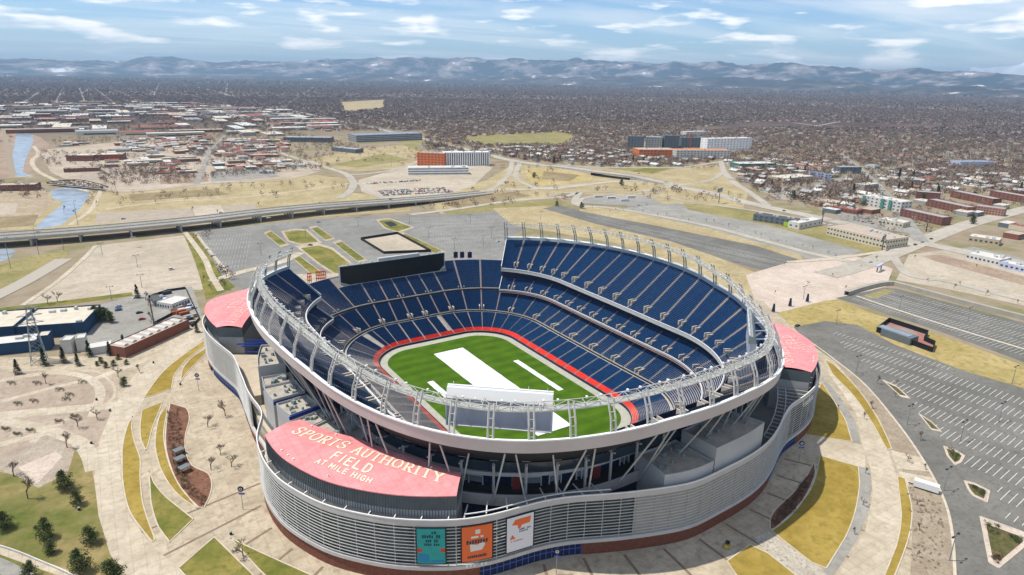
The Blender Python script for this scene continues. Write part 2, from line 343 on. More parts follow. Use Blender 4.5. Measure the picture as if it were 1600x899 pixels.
mb = MB(); strip(mb, FULL, a_d, const(7.2), lambda u: a_d(u)+1.7, const(7.22)); mb.cur = 1; strip(mb, FULL, lambda u: a_d(u)+1.7, const(7.2), lambda u: a_d(u)+1.7, const(8.3))
mb.cur = 2; strip(mb, FULL, lambda u: a_d(u)-0.05, const(7.25), lambda u: a_d(u)-0.05, const(8.0)); strip(mb, FULL, lambda u: a_d(u)-0.05, const(8.0), lambda u: a_d(u)+0.25, const(8.0)); strip(mb, FULL, lambda u: a_d(u)+0.25, const(8.0), lambda u: a_d(u)+0.25, const(7.25))
mb.build('cross_aisle', [M['concrete'], M['dark'], M['steel']], stadium)
b_d = lambda u: a_d(u)+1.7
t3, s3 = tier(-332.5, 332.5, b_d, const(8.3), s_d, s_z, 22, al1)
t3.build('terrace', [M['concrete'], M['stair']], stadium); s3.build('middle_seats', M['navy'], stadium)
# vomitories: framed openings with a red-brown mouth
def vomitory(name, u, d, z, w, l, h, mouth, frame, parent=stadium):
    x, y, nx, ny = S(u); tx, ty = -ny, nx; mb = MB()
    def q(a, b, zz): return (x+nx*(d+b)+tx*a, y+ny*(d+b)+ty*a, zz)
    mb.cur = 0; t = 0.62
    for sgn in (-1, 1):
        a0, a1 = sgn*w/2, sgn*(w/2+t)
        mb.prism([q(a0, 0, 0)[:2], q(a1, 0, 0)[:2], q(a1, l, 0)[:2], q(a0, l, 0)[:2]], z, z+h)
    mb.prism([q(-w/2-t, l, 0)[:2], q(w/2+t, l, 0)[:2], q(w/2+t, l+t, 0)[:2], q(-w/2-t, l+t, 0)[:2]], z, z+h)
    mb.cur = 1; mb.quad(q(-w/2, 0, z+0.25), q(w/2, 0, z+0.25), q(w/2, l, z+0.3+h*0.35), q(-w/2, l, z+0.3+h*0.35))
    return mb.build(name, [frame, mouth], parent)
M['pale_rail'] = mat('pale_rail', (0.50, 0.45, 0.38), noise=.1, scale=.6); M['mouth_red'] = mat('red_brown_floor', (0.16, 0.035, 0.025)); M['mouth_dark'] = mat('dark_opening', (0.03, 0.03, 0.035))
for i, u in enumerate(al1):
    if i % 2: continue
    if abs(u) > 310 and False: continue
    vomitory('vomitory', u, b_d(u)+0.3, 8.35, 2.2, 4.2, 2.9, M['mouth_red'], M['pale_rail'])
# rear concourse line of the south stand and its upper tier
SS = [u for u in usamples(262, 332.5, 2.5)]
def southside(fn):
    for sgn in (1, -1): fn([sgn*u for u in (SS if sgn > 0 else SS[::-1])])
rb_d = lambda u: s_d(u)+1.6; rb_z = lambda u: s_z(u)+1.3
mb = MB()
def f1(us):
    mb.cur = 0; strip(mb, us, s_d, s_z, rb_d, s_z); mb.cur = 1; strip(mb, us, rb_d, s_z, rb_d, rb_z)
    mb.cur = 2; strip(mb, us, lambda u: s_d(u)-.05, s_z, lambda u: s_d(u)-.05, lambda u: s_z(u)+.7); strip(mb, us, lambda u: s_d(u)-.05, lambda u: s_z(u)+.7, lambda u: s_d(u)+.25, lambda u: s_z(u)+.7)
    mb.cur = 3; strip(mb, us, lambda u: s_d(u)-.09, lambda u: s_z(u)+.05, lambda u: s_d(u)-.09, lambda u: s_z(u)+.38)
southside(f1); mb.build('cross_aisle', [M['concrete'], M['dark'], M['steel'], M['orange']], stadium)
us_d = table([262, 290, 332], [88, 88.5, 88.5]); us_z = table([262, 290, 332], [31.2, 31.5, 31.5])
al4 = [u for u in al1 if 269 < abs(u) < 332]
# board footprint hides the upper rows near the middle
def boardskip(u, f):
    x, y, nx, ny = S(u); X = x+nx*75
    return f > 0.66 and -44 < x+nx*(rb_d(u)+(us_d(u)-rb_d(u))*f) < 38
for sgn in (1, -1):
    e = 266.5
    a_, b_ = (e, 332.5) if sgn > 0 else (-332.5, -e)
    t4, s4 = tier(a_, b_, rb_d, rb_z, us_d, us_z, 28, [u for u in al4 if u*sgn > 0], skip=boardskip)
    t4.build('terrace', [M['concrete'], M['stair']], stadium); s4.build('end_zone_seats', M['navy'], stadium)
    mb = MB(); uu = usamples(a_, b_, 2.5)
    strip(mb, uu, us_d, us_z, us_d, lambda u: us_z(u)+1.2); strip(mb, uu, us_d, lambda u: us_z(u)+1.2, lambda u: us_d(u)+.5, lambda u: us_z(u)+1.2)
    strip(mb, uu, lambda u: us_d(u)+.5, const(0), lambda u: us_d(u)+.5, lambda u: us_z(u)+1.2)
    # end walls
    for fz in (0,):
        u = sgn*e; mb.poly([P(u, rb_d(u), 0), P(u, us_d(u)+.5, 0), P(u, us_d(u)+.5, us_z(u)+1.2), P(u, us_d(u), us_z(u)+1.0), P(u, rb_d(u), rb_z(u)+1.0)])
    mb.build('end_wall', M['panel'], stadium)
for u in al4[::2]: vomitory('vomitory', u, rb_d(u)+0.6, rb_z(u)+.2, 3.4, 2.6, 1.6, M['mouth_dark'], M['steel_grey'])
# ---- club (middle) deck
DK = usamples(-UE, UE, 2.5)
mf_d = lambda u: mz_d(u)+0.5; me_d = lambda u: mz_d(u)+16.5
al2 = arc_aisles(mf_d, 12.2, -UE+2, UE-2)
t5, s5 = tier(-UE, UE, mf_d, lambda u: mz_z(u)-0.9, me_d, lambda u: mz_z(u)+8.0, 20, al2)
t5.build('terrace', [M['concrete'], M['stair']], stadium); s5.build('club_seats', M['navy'], stadium)
mb = MB(); mb.cur = 0
strip(mb, DK, mz_d, lambda u: mz_z(u)-1.9, mz_d, mz_z); strip(mb, DK, mz_d, mz_z, mf_d, mz_z); strip(mb, DK, mf_d, mz_z, mf_d, lambda u: mz_z(u)-.9)
mb.cur = 1; strip(mb, DK, lambda u: mz_d(u)-.06, lambda u: mz_z(u)-1.5, lambda u: mz_d(u)-.06, lambda u: mz_z(u)-.9)
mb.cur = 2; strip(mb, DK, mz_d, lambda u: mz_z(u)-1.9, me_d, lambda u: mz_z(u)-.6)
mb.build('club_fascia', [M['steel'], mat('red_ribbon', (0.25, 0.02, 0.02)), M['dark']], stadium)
for u in al2: vomitory('vomitory', u, mf_d(u)+1.2, mz_z(u)-.6, 3.4, 4.4, 3.0, M['stair'], M['pale_rail'])
mb = MB(); strip(mb, DK, me_d, lambda u: mz_z(u)+8.0, me_d, const(33)); mb.build('suite_wall', M['glass'], stadium)
# ---- upper deck
uf_d = lambda u: cf_d(u)+0.5; ue_d = lambda u: rim_d(u)-1.4; ue_z = lambda u: rim_z(u)-2.9
t6, s6 = tier(-UE, UE, uf_d, const(32.6), ue_d, ue_z, 34, aisles_up, aw=1.05, back=0.42)
t6.build('terrace', [M['concrete'], M['stair']], stadium); s6.build('upper_deck_seats', M['navy'], stadium)
mb = MB()
strip(mb, DK, cf_d, const(31.4), cf_d, const(33.6)); strip(mb, DK, cf_d, const(33.6), uf_d, const(33.6)); strip(mb, DK, uf_d, const(33.6), uf_d, const(32.6))
mb.build('upper_deck_fascia', M['steel'], stadium)
for u in aisles_up: vomitory('vomitory', u, uf_d(u)+2.2, 34.0, 1.9, 5.6, 3.6, M['stair'], M['pale_rail'])
mb = MB()   # rim: inner parapet, lip, leaning outer fascia, underside
FH = 4.7
mb.cur = 2; strip(mb, DK, ue_d, ue_z, ue_d, lambda u: rim_z(u)-.1)
mb.cur = 1; strip(mb, DK, ue_d, lambda u: rim_z(u)-.1, rim_d, rim_z)
mb.cur = 0; strip(mb, DK, rim_d, rim_z, lambda u: rim_d(u)-.5, lambda u: rim_z(u)-FH)
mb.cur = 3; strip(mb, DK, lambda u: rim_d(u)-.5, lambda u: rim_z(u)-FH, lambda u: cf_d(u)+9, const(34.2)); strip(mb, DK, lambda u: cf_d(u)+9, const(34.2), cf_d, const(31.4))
for sgn in (1, -1):
    u = sgn*UE; mb.cur = 2
    mb.poly([P(u, cf_d(u), 31.4), P(u, cf_d(u), 34.2), P(u, ue_d(u), ue_z(u)+1.0), P(u, rim_d(u), rim_z(u)), P(u, rim_d(u)-.5, rim_z(u)-FH), P(u, cf_d(u)+9, 34.2)])
    mb.poly([P(u, mz_d(u), mz_z(u)-1.9), P(u, mz_d(u), mz_z(u)), P(u, me_d(u), mz_z(u)+9), P(u, me_d(u), mz_z(u)-.6)])
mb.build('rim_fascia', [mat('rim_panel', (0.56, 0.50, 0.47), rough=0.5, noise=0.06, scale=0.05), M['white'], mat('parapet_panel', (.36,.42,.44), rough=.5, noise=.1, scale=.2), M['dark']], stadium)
# thick lip rail
mb = MB()
for i in range(len(DK)-1): mb.beam(P(DK[i], rim_d(DK[i]), rim_z(DK[i])+.1), P(DK[i+1], rim_d(DK[i+1]), rim_z(DK[i+1])+.1), .45)
for dfn, zf in ((cf_d, 33.75), (mz_d, None)):
    for i in range(len(DK)-1):
        u, v = DK[i], DK[i+1]; mb.beam(P(u, dfn(u), zf or mz_z(u)+.2), P(v, dfn(v), zf or mz_z(v)+.2), .35)
mb.build('handrail', M['white'], stadium)
# back-of-deck railings each aisle have a small walkway; end rails
mb = MB()
for sgn in (1, -1):
    u = sgn*(UE-.2); mb.beam(P(u, cf_d(u), 35.0), P(u, ue_d(u), ue_z(u)+1.4), .35)
    mb.beam(P(u, mz_d(u), mz_z(u)+.8), P(u, me_d(u), mz_z(u)+9.4), .3)
mb.build('handrail', M['white'], stadium)
# ---- ring truss on leaning posts
# offset inwards from the rim and height above it
td = lambda u: rim_d(u)-5.0
tz = lambda u: rim_z(u)+8.6+1.0*min(1, max(0, (abs(u)-90)/60))
TU = usamples(-UE, UE, 3.4)
mb = MB()
ch = [(0, -.9, .30), (0, .9, .20), (-2.7, -.5, .18), (-2.7, 1.2, .20)]
for dd, dz, w in ch:
    for i in range(len(TU)-1):
        u, v = TU[i], TU[i+1]; mb.beam(P(u, td(u)+dd, tz(u)+dz), P(v, td(v)+dd, tz(v)+dz), w)
for i in range(len(TU)-1):
    u, v = TU[i], TU[i+1]
    mb.beam(P(u, td(u), tz(u)-.9), P(u, td(u), tz(u)+.9), .15); mb.beam(P(u, td(u)-2.7, tz(u)-.5), P(u, td(u)-2.7, tz(u)+1.2), .15)
    mb.beam(P(u, td(u), tz(u)+.9), P(u, td(u)-2.7, tz(u)+1.2), .15); mb.beam(P(u, td(u), tz(u)-.9), P(u, td(u)-2.7, tz(u)-.5), .15)
    a_, b_ = (u, v) if i % 2 else (v, u)
    mb.beam(P(a_, td(a_), tz(a_)-.9), P(b_, td(b_), tz(b_)+.9), .13); mb.beam(P(a_, td(a_), tz(a_)+.9), P(b_, td(b_)-2.7, tz(b_)+1.2), .13)
truss = mb.build('ring_truss', M['truss_paint'], stadium)
mb = MB(); strip(mb, TU, lambda u: td(u)-.2, lambda u: tz(u)-.72, lambda u: td(u)-2.5, lambda u: tz(u)-.42); mb.build('catwalk', mat('catwalk_grate', (0.36, 0.37, 0.33), noise=.2, scale=1.5), truss)
mb = MB()
for i in range(0, len(TU)-1, 1):     # floodlight heads under the inner chord
    u = TU[i]+1.2
    if i % 3 == 0: continue
    x, y, nx, ny = S(u); d = td(u)-3.0; mb.box(x+nx*d, y+ny*d, tz(u)+.9, .9, .6, .7, math.atan2(ny, nx))
tag(mb.build('floodlight', M['white'], truss), 'small pale floodlight heads along the ring truss', kind='stuff')
for u in posts_u:
    x, y, nx, ny = S(u); tx, ty = -ny, nx; mb = MB(); w = .85
    b0, t0 = P(u, rim_d(u)-.6, rim_z(u)-2.6), P(u, td(u)+.3, tz(u)+2.1)
    k0 = P(u, rim_d(u)-1.7, (rim_z(u)*0.5+tz(u)*0.5))
    for s in (-w, w):
        o = (tx*s, ty*s, 0)
        p0 = tuple(a+b for a, b in zip(b0, o)); p1 = tuple(a+b for a, b in zip(k0, o)); p2 = tuple(a+b for a, b in zip(t0, o))
        mb.beam(p0, p1, .38, .6); mb.beam(p1, p2, .34, .55)
    for f in (.25, .45, .65, .85):
        a = [b0[i]+(k0[i]-b0[i])*f*2 if f < .5 else k0[i]+(t0[i]-k0[i])*(f*2-1) for i in range(3)]
        mb.beam((a[0]-tx*w, a[1]-ty*w, a[2]), (a[0]+tx*w, a[1]+ty*w, a[2]), .2)
    mb.build('truss_post', M['steel_grey'] if 100 < u < UE+1 or u < -240 else M['truss_paint'], stadium)
# ---- raking struts outside, beneath the rim
for i, u in enumerate(posts_u):
    mb = MB(); v = u+(3.5 if i % 2 else -3.5)
    mb.tube(P(u, 76, 19), P(v, rim_d(v)-2.0, rim_z(v)-FH-.3), .34, .30, 8)
    if i % 3 == 0: mb.tube(P(u, 76, 19), P(2*u-v, rim_d(u)-6, rim_z(u)-FH-4), .32, .28, 8)
    mb.build('raking_strut', M['steel'], stadium)
# ---- facade
FPTS = [(325,485),(315,502.5),(325,522.5),(345,540),(365,555),(372,572),(380,592.5),(400,630),(409,640),(410,652),(401.6,674.6),(400,686),(411.7,720.7),(434.7,749.5),(466.4,769.7),(506.8,789.8),(553,801.4),(610.5,811.5),(668,814.3),(725.8,813),(778.3,803.5),(812.9,792.9),(852.8,782.3),(898,775.6),(945.8,773),(1012,766.3),(1085,755),(1135,731.5),(1172.5,712.5),(1197.5,695),(1215,672.5),(1225,650),(1235,632.5),(1260,617.5),(1277.5,600),(1282.5,582.5),(1275,557.5)]
FZ = 24.5
fa = []
for q in FPTS:
    x, y = W(q[0], q[1], FZ); fa.append((math.degrees(math.atan2(x, -y)), math.hypot(x, y)))
fa = sorted(fa)
# the side behind the far stand repeats the near one
fa += [(62, 164), (72, 146), (81, 129), (88, 125), (100, 126), (110, 131), (118, 145), (128, 163), (138, 172), (150, 170), (163, 160), (180, 156)]
fa = [(a-360, r) for a, r in [(150, 170), (163, 160), (180, 156)]]+[(-180+0.01, 156), (-163, 160), (-150, 171), (-142, 173)]+fa if False else fa
lo = [(-180, 156), (-163, 160), (-150, 170), (-142, 174)]
fa = lo+fa
FA = np.array([a for a, r in fa]); FR = np.array([r for a, r in fa])
gp_ = np.arange(-180, 180.01, 1.5); rr = np.interp(gp_, FA, FR)
for _ in range(2): rr = np.convolve(np.concatenate([rr[-4:-1], rr, rr[1:4]]), [.25, .5, .25], 'same')[3:-3]
def fr(phi): return float(np.interp((phi+180) % 360-180, gp_, rr))
def FP(phi, off, z): r = fr(phi)+off; return (r*math.sin(R_(phi)), -r*math.cos(R_(phi)), z)
phis = [float(x) for x in np.arange(-180, 180.1, 1.5)]
def fstrip(mb, o0, z0, o1, z1, p0=-180, p1=180):
    pp = [p for p in phis if p0 <= p <= p1]; n = len(mb.v)
    for p in pp: mb.v.append(FP(p, o0, z0)); mb.v.append(FP(p, o1, z1))
    for i in range(len(pp)-1): mb.f.append((n+2*i, n+2*i+2, n+2*i+3, n+2*i+1)); mb.mi.append(mb.cur)
mb = MB()
fstrip(mb, 0, FZ-2.3, 0, FZ); fstrip(mb, 0, FZ, -.45, FZ); fstrip(mb, -.45, FZ, -.45, FZ-2.3); fstrip(mb, -.45, FZ-2.3, 0, FZ-2.3)
fstrip(mb, .25, 5.2, .25, 6.6); fstrip(mb, .25, 6.6, -1.0, 6.6)
fac = mb.build('facade', M['panel'], stadium)
tag(fac, 'wavy grey facade of horizontal louvres over a brick base')
mb = MB()
for i in range(len(phis)-1): mb.beam(FP(phis[i], -.1, FZ+.15), FP(phis[i+1], -.1, FZ+.15), .4)
mb.build('coping', M['white'], fac)
OPEN = (-94, -76)
mb = MB(); z = 7.4
while z < FZ-2.6:
    for a, b in ((-180, OPEN[0]), (OPEN[1], 180)):
        fstrip(mb, .05, z, .05, z+.24, a, b); fstrip(mb, .05, z+.24, -.14, z+.24, a, b); fstrip(mb, -.14, z, .05, z, a, b)
    z += 1.25
mb.build('louvres', M['steel'], fac)
mb = MB()
for a, b in ((-178, OPEN[0]), (OPEN[1], 180)):
    mb = MB()
    for p in np.arange(a+1, b, 2.6): mb.beam(FP(p, -.45, 6.6), FP(p, -.45, FZ-2.3), .22)
    mb.build('mullions', M['steel'], fac)
# behind the louvres: shade of the open interior painted as dark sheets, opaque panels on the north-west bulge and the east flank
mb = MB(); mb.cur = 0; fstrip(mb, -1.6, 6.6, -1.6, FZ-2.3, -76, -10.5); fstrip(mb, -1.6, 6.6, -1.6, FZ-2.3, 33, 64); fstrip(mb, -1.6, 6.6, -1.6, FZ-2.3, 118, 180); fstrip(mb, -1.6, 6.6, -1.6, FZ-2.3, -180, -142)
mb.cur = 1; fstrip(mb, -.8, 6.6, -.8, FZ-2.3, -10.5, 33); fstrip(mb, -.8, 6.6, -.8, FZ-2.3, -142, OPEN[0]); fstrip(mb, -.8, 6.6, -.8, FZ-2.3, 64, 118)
mb.build('back_panel', [mat('teal_void_shade', (0.045, 0.06, 0.062), rough=.5, noise=.5, scale=.12), mat('pale_back_panel', (0.40, 0.385, 0.35), noise=.06, scale=.3)], fac)
mb = MB(); mb.cur = 0
for a, b in ((-180, -127), (-105, -33), (-18, 21), (36, 180)): fstrip(mb, -.3, 0, -.3, 5.3, a, b)
mb.cur = 1
for a, b in ((-127, -105), (-33, -18), (21, 36)): fstrip(mb, -.6, 0, -.6, 5.3, a, b)
br = mb.build('base_wall', [M['brick'], M['navy_wall']], fac); 
for a, b in ((-127, -105), (-33, -18), (21, 36)):
    mb = MB()
    for p in np.arange(a+.5, b, .9): mb.beam(FP(p, -.5, .1), FP(p, -.5, 5.2), .18)
    for i in [p for p in phis if a <= p < b-1.4]: mb.beam(FP(i, -.5, 2.9), FP(i+1.5, -.5, 2.9), .18)
    mb.build('entrance_frame', mat('blue_frame', (.10, .16, .42)), fac)
# ---- inner building body: wall, terrace floor, parapet
BO = usamples(-UE, UE, 2.5)
mb = MB(); mb.cur = 0; strip(mb, BO, const(66), const(6), const(66), lambda u: 36); mb.cur = 1
strip(mb, BO, const(66), const(19.5), const(75.5), const(19.5)); mb.cur = 2; strip(mb, BO, const(75.5), const(18), const(75.5), const(22.3)); strip(mb, BO, const(75.5), const(22.3), const(75.0), const(22.3)); strip(mb, BO, const(75.0), const(22.3), const(75.0), const(19.5))
mb.cur = 0; strip(mb, BO, const(74.5), const(8), const(74.5), const(18)); mb.build('concourse', [M['navy_wall'], mat('terrace_floor', (0.20, 0.185, 0.165), noise=.12, scale=.3), M['panel'], M['dark']], stadium)
for i, u in enumerate(posts_u):
    mb = MB(); mb.beam(P(u, 73.5, 19.5), P(u, 73.5, 33.5), .7); mb.beam(P(u, 66.2, 30.5), P(u, 75.5, 33.5), .5)
    mb.build('column', M['panel'], stadium)
mb = MB(); strip(mb, BO, const(71.5), const(27.2), const(71.5), const(28.6)); strip(mb, BO, const(71.5), const(28.6), const(66), const(28.6)); mb.build('gallery', M['panel'], stadium)
# bright kiosks and openings on the concourse wall
rk = random.Random(5)
for k, u in enumerate(np.arange(-250, 251, 9.5)):
    mb = MB(); x, y, nx, ny = S(u); tx, ty = -ny, nx; d = 66.3; w = rk.choice((4.5, 6.5, 10.5)); z0 = 19.8 if k % 4 else 26
    def q(a, b): return (x+nx*(d+b)+tx*a, y+ny*(d+b)+ty*a)
    mb.cur = 0; mb.prism([q(-w/2, 0), q(w/2, 0), q(w/2, .5), q(-w/2, .5)], z0+3.8, z0+5.2)
    for a in np.linspace(-w/2, w/2, 3): mb.prism([q(a-.2, 0), q(a+.2, 0), q(a+.2, .4), q(a-.2, .4)], z0, z0+3.8)
    mb.cur = 1; mb.prism([q(-w/2+.2, .05), q(w/2-.2, .05), q(w/2-.2, .2), q(-w/2+.2, .2)], z0+1.2, z0+3.6)
    mb.build('kiosk', [M['white'], M['steel_grey']], stadium)
for u in np.arange(-243, 250, 27.0):
    mb = MB(); x, y, nx, ny = S(u); mb.box(x+nx*68, y+ny*68, 19.5, 2.0, 3.0, 12, math.atan2(ny, nx)); mb.build('pier', mat('dark_red_pier', (.22, .03, .02)), stadium)

# ---- intermediate floor between the building and the screen
def polar(x, y): return math.degrees(math.atan2(x, -y))
mb = MB(); n = len(mb.v)
for u in BO:
    a = P(u, 74.6, 11.0); ph = polar(a[0], a[1]); r1 = fr(ph)-2.0; r0 = min(math.hypot(a[0], a[1]), r1-.5)
    mb.v.append((r0*math.sin(R_(ph)), -r0*math.cos(R_(ph)), 11.0)); mb.v.append((r1*math.sin(R_(ph)), -r1*math.cos(R_(ph)), 11.0))
for i in range(len(BO)-1): mb.f.append((n+2*i, n+2*i+1, n+2*i+3, n+2*i+2)); mb.mi.append(0)
mb.build('lower_roof', mat('ring_floor', (0.15, 0.145, 0.135), noise=.15, scale=.2), stadium)

# ---- four corner roofs with lettering
def stroke_font():
    A = {}
    A['S'] = [[(.9, .78), (.82, .93), (.6, 1), (.35, 1), (.14, .92), (.08, .76), (.16, .61), (.4, .53), (.62, .47), (.84, .38), (.93, .24), (.85, .08), (.62, 0), (.36, 0), (.15, .07), (.07, .22)]]
    A['P'] = [[(.2, 0), (.2, 1)], [(.2, 1), (.65, 1), (.86, .9), (.9, .74), (.84, .57), (.63, .48), (.2, .48)]]
    A['O'] = [[(.5, 1), (.22, .93), (.07, .7), (.05, .5), (.07, .3), (.22, .07), (.5, 0), (.78, .07), (.93, .3), (.95, .5), (.93, .7), (.78, .93), (.5, 1)]]
    A['R'] = A['P']+[[(.5, .48), (.92, 0)]]
    A['T'] = [[(.05, 1), (.95, 1)], [(.5, 1), (.5, 0)]]
    A['A'] = [[(.06, 0), (.5, 1), (.94, 0)], [(.24, .36), (.76, .36)]]
    A['U'] = [[(.12, 1), (.12, .32), (.24, .07), (.5, 0), (.76, .07), (.88, .32), (.88, 1)]]
    A['H'] = [[(.12, 0), (.12, 1)], [(.88, 0), (.88, 1)], [(.12, .5), (.88, .5)]]
    A['I'] = [[(.5, 0), (.5, 1)]]
    A['Y'] = [[(.05, 1), (.5, .48), (.95, 1)], [(.5, .48), (.5, 0)]]
    A['F'] = [[(.15, 0), (.15, 1), (.88, 1)], [(.15, .52), (.75, .52)]]
    A['E'] = [[(.88, 0), (.15, 0), (.15, 1), (.88, 1)], [(.15, .52), (.78, .52)]]
    A['L'] = [[(.15, 1), (.15, 0), (.88, 0)]]
    A['D'] = [[(.15, 0), (.15, 1), (.55, 1), (.82, .85), (.92, .5), (.82, .15), (.55, 0), (.15, 0)]]
    A['M'] = [[(.08, 0), (.08, 1), (.5, .3), (.92, 1), (.92, 0)]]
    A['G'] = [[(.9, .8), (.75, .95), (.5, 1), (.2, .9), (.06, .6), (.06, .4), (.2, .1), (.5, 0), (.78, .07), (.9, .22), (.9, .46), (.58, .46)]]
    return A
FONT = stroke_font()
SER = {'P': [(.2, 0), (.2, 1)], 'R': [(.2, 0), (.2, 1), (.92, 0)], 'T': [(.5, 0)], 'A': [(.06, 0), (.94, 0)], 'U': [(.12, 1), (.88, 1)], 'H': [(.12, 0), (.12, 1), (.88, 0), (.88, 1)], 'I': [(.5, 0), (.5, 1)], 'Y': [(.05, 1), (.95, 1), (.5, 0)]}
def letters(mb, text, size, wfac, stroke, place, total=None, serif=True, cen=True):
    """place(s, t) maps text coordinates to 3D; s along, t up"""
    adv = [size*wfac*(0.5 if c == 'I' else 0.55 if c == ' ' else 1.12 if c in 'MOH' else 1.0) for c in text]; gap = size*.2
    tw = sum(adv)+gap*(len(text)-1); k = (total/tw) if total else 1.0
    s = -tw*k/2
    for c, a in zip(text, adv):
        if c != ' ':
            w = a*k
            for pl in FONT[c]:
                pts = [(s+x*w if c != 'I' else s+w/2, y*size) for x, y in pl]
                for i in range(len(pts)-1):
                    (x0, y0), (x1, y1) = pts[i], pts[i+1]; l = math.hypot(x1-x0, y1-y0) or 1e-6; ex, ey = (x1-x0)/l, (y1-y0)/l
                    th = stroke*(1.0 if abs(ey) > .5 or not serif else .62)/2
                    x0 -= ex*th*.6; y0 -= ey*th*.6; x1 += ex*th*.6; y1 += ey*th*.6
                    m = max(1, int(l/2))
                    for j in range(m):
                        a0, a1 = j/m, (j+1)/m
                        q = [(x0+(x1-x0)*a0, y0+(y1-y0)*a0), (x0+(x1-x0)*a1, y0+(y1-y0)*a1)]
                        mb.quad(place(q[0][0]+ey*th, q[0][1]-ex*th), place(q[1][0]+ey*th, q[1][1]-ex*th), place(q[1][0]-ey*th, q[1][1]+ex*th), place(q[0][0]-ey*th, q[0][1]+ex*th))
            if serif and c in SER:
                for x, y in SER[c]:
                    X = s+x*w if c != 'I' else s+w/2; Y = y*size; h = stroke*.30; b = stroke*1.0
                    mb.quad(place(X-b, Y-h), place(X+b, Y-h), place(X+b, Y+h), place(X-b, Y+h))
        s += (a+gap)*k
RZ = 32.0
def corner_roof(p0, p1, rin, sgn_label, text=1, off=-2.6, label=''):
    """rin: table of inner radius by phi"""
    pp = np.linspace(p0, p1, 25); mb = MB(); K = 8
    def crown(p, t): return RZ+1.1*math.sin(math.pi*min(1, max(0, t)))*.9
    def pt(p, t, z=None):
        r = rin(p)+(fr(p)+off-rin(p))*t; return (r*math.sin(R_(p)), -r*math.cos(R_(p)), crown(p, t) if z is None else z)
    for i in range(len(pp)-1):
        for j in range(K): mb.quad(pt(pp[i], j/K), pt(pp[i+1], j/K), pt(pp[i+1], (j+1)/K), pt(pp[i], (j+1)/K))
    roof = mb.build('roof', M['redroof'], stadium, smooth=True); tag(roof, label)
    mb = MB()
    edge = [pt(p, 1, RZ) for p in pp]+[pt(p1, t, RZ) for t in (.5,)]+[pt(p, 0, RZ) for p in pp[::-1]]+[pt(p0, .5, RZ)]
    for i in range(len(edge)):
        a, b = edge[i], edge[(i+1) % len(edge)]
        mb.cur = 1; mb.quad((a[0], a[1], 11), (b[0], b[1], 11), (b[0], b[1], 26.5), (a[0], a[1], 26.5)); mb.cur = 0; mb.quad((a[0], a[1], 26.5), (b[0], b[1], 26.5), (b[0], b[1], RZ), (a[0], a[1], RZ))
    for p in np.linspace(p0, p1, 90):   # ribs
        a = pt(p, 1, RZ); n_ = (math.sin(R_(p)), -math.cos(R_(p))); mb.beam((a[0]+n_[0]*.1, a[1]+n_[1]*.1, 24), (a[0]+n_[0]*.1, a[1]+n_[1]*.1, RZ-.4), .18)
    mb.build('roof_wall', [mat('slate_cladding', (0.095, 0.115, 0.125), rough=.5, noise=.1, scale=.3), mat('pale_lower_wall', (.36,.36,.35), noise=.1, scale=.2)], roof)
    mb = MB()
    for i in range(len(pp)-1): mb.beam(pt(pp[i], 1.004, RZ-.1), pt(pp[i+1], 1.004, RZ-.1), .35)
    mb.build('roof_edge', M['redroof'], roof)
    rg = random.Random(3)
    for _ in range(9):
        mb = MB(); a = pt(rg.uniform(p0+2, p1-2), rg.choice((.08, .15, .93))); mb.tube(a, (a[0], a[1], a[2]+.5), .4, .35, 8); mb.build('roof_vent', M['white'], roof)
    if text:
        pm = (p0+p1)/2; mb = MB()
        rm = rin(pm)
        def mk(o):
            def place(s, t):
                p = pm+math.degrees(s/(rm+o))+.4; r = rin(p)+o-t; tt = (r-rin(p))/(fr(p)+off-rin(p)); return (r*math.sin(R_(p)), -r*math.cos(R_(p)), crown(p, tt)+.15)
            return place
        letters(mb, 'SPORTS AUTHORITY', 5.2, .62, .8, mk(9.6), total=min(70, R_(p1-p0)*rm*.9))
        letters(mb, 'FIELD', 4.4, .62, .72, mk(16.4), total=17.5, serif=False)
        letters(mb, 'AT MILE HIGH', 2.3, .62, .45, mk(20.4), total=24, serif=False)
        mb.build('lettering', M['lettering'] if text == 1 else mat('faded_lettering', (0.86, 0.50, 0.44), noise=.12, scale=.4), roof)
    return roof
tin = lambda ks, vs: (lambda p: float(np.interp(p, ks, vs)))
corner_roof(-70, -36, tin([-70, -56, -45, -36], [121, 119.5, 124, 131]), 1, label='pink-red roof with cream lettering nearest the camera')
corner_roof(-150, -122.5, tin([-150, -136, -122.5], [146, 141, 134]), 1, text=2, label='pink-red roof at the end nearest the blue warehouse')
corner_roof(40.5, 65, tin([40.5, 52, 65], [138, 138, 140]), 1, text=2, label='pink-red roof by the striped parking lot')
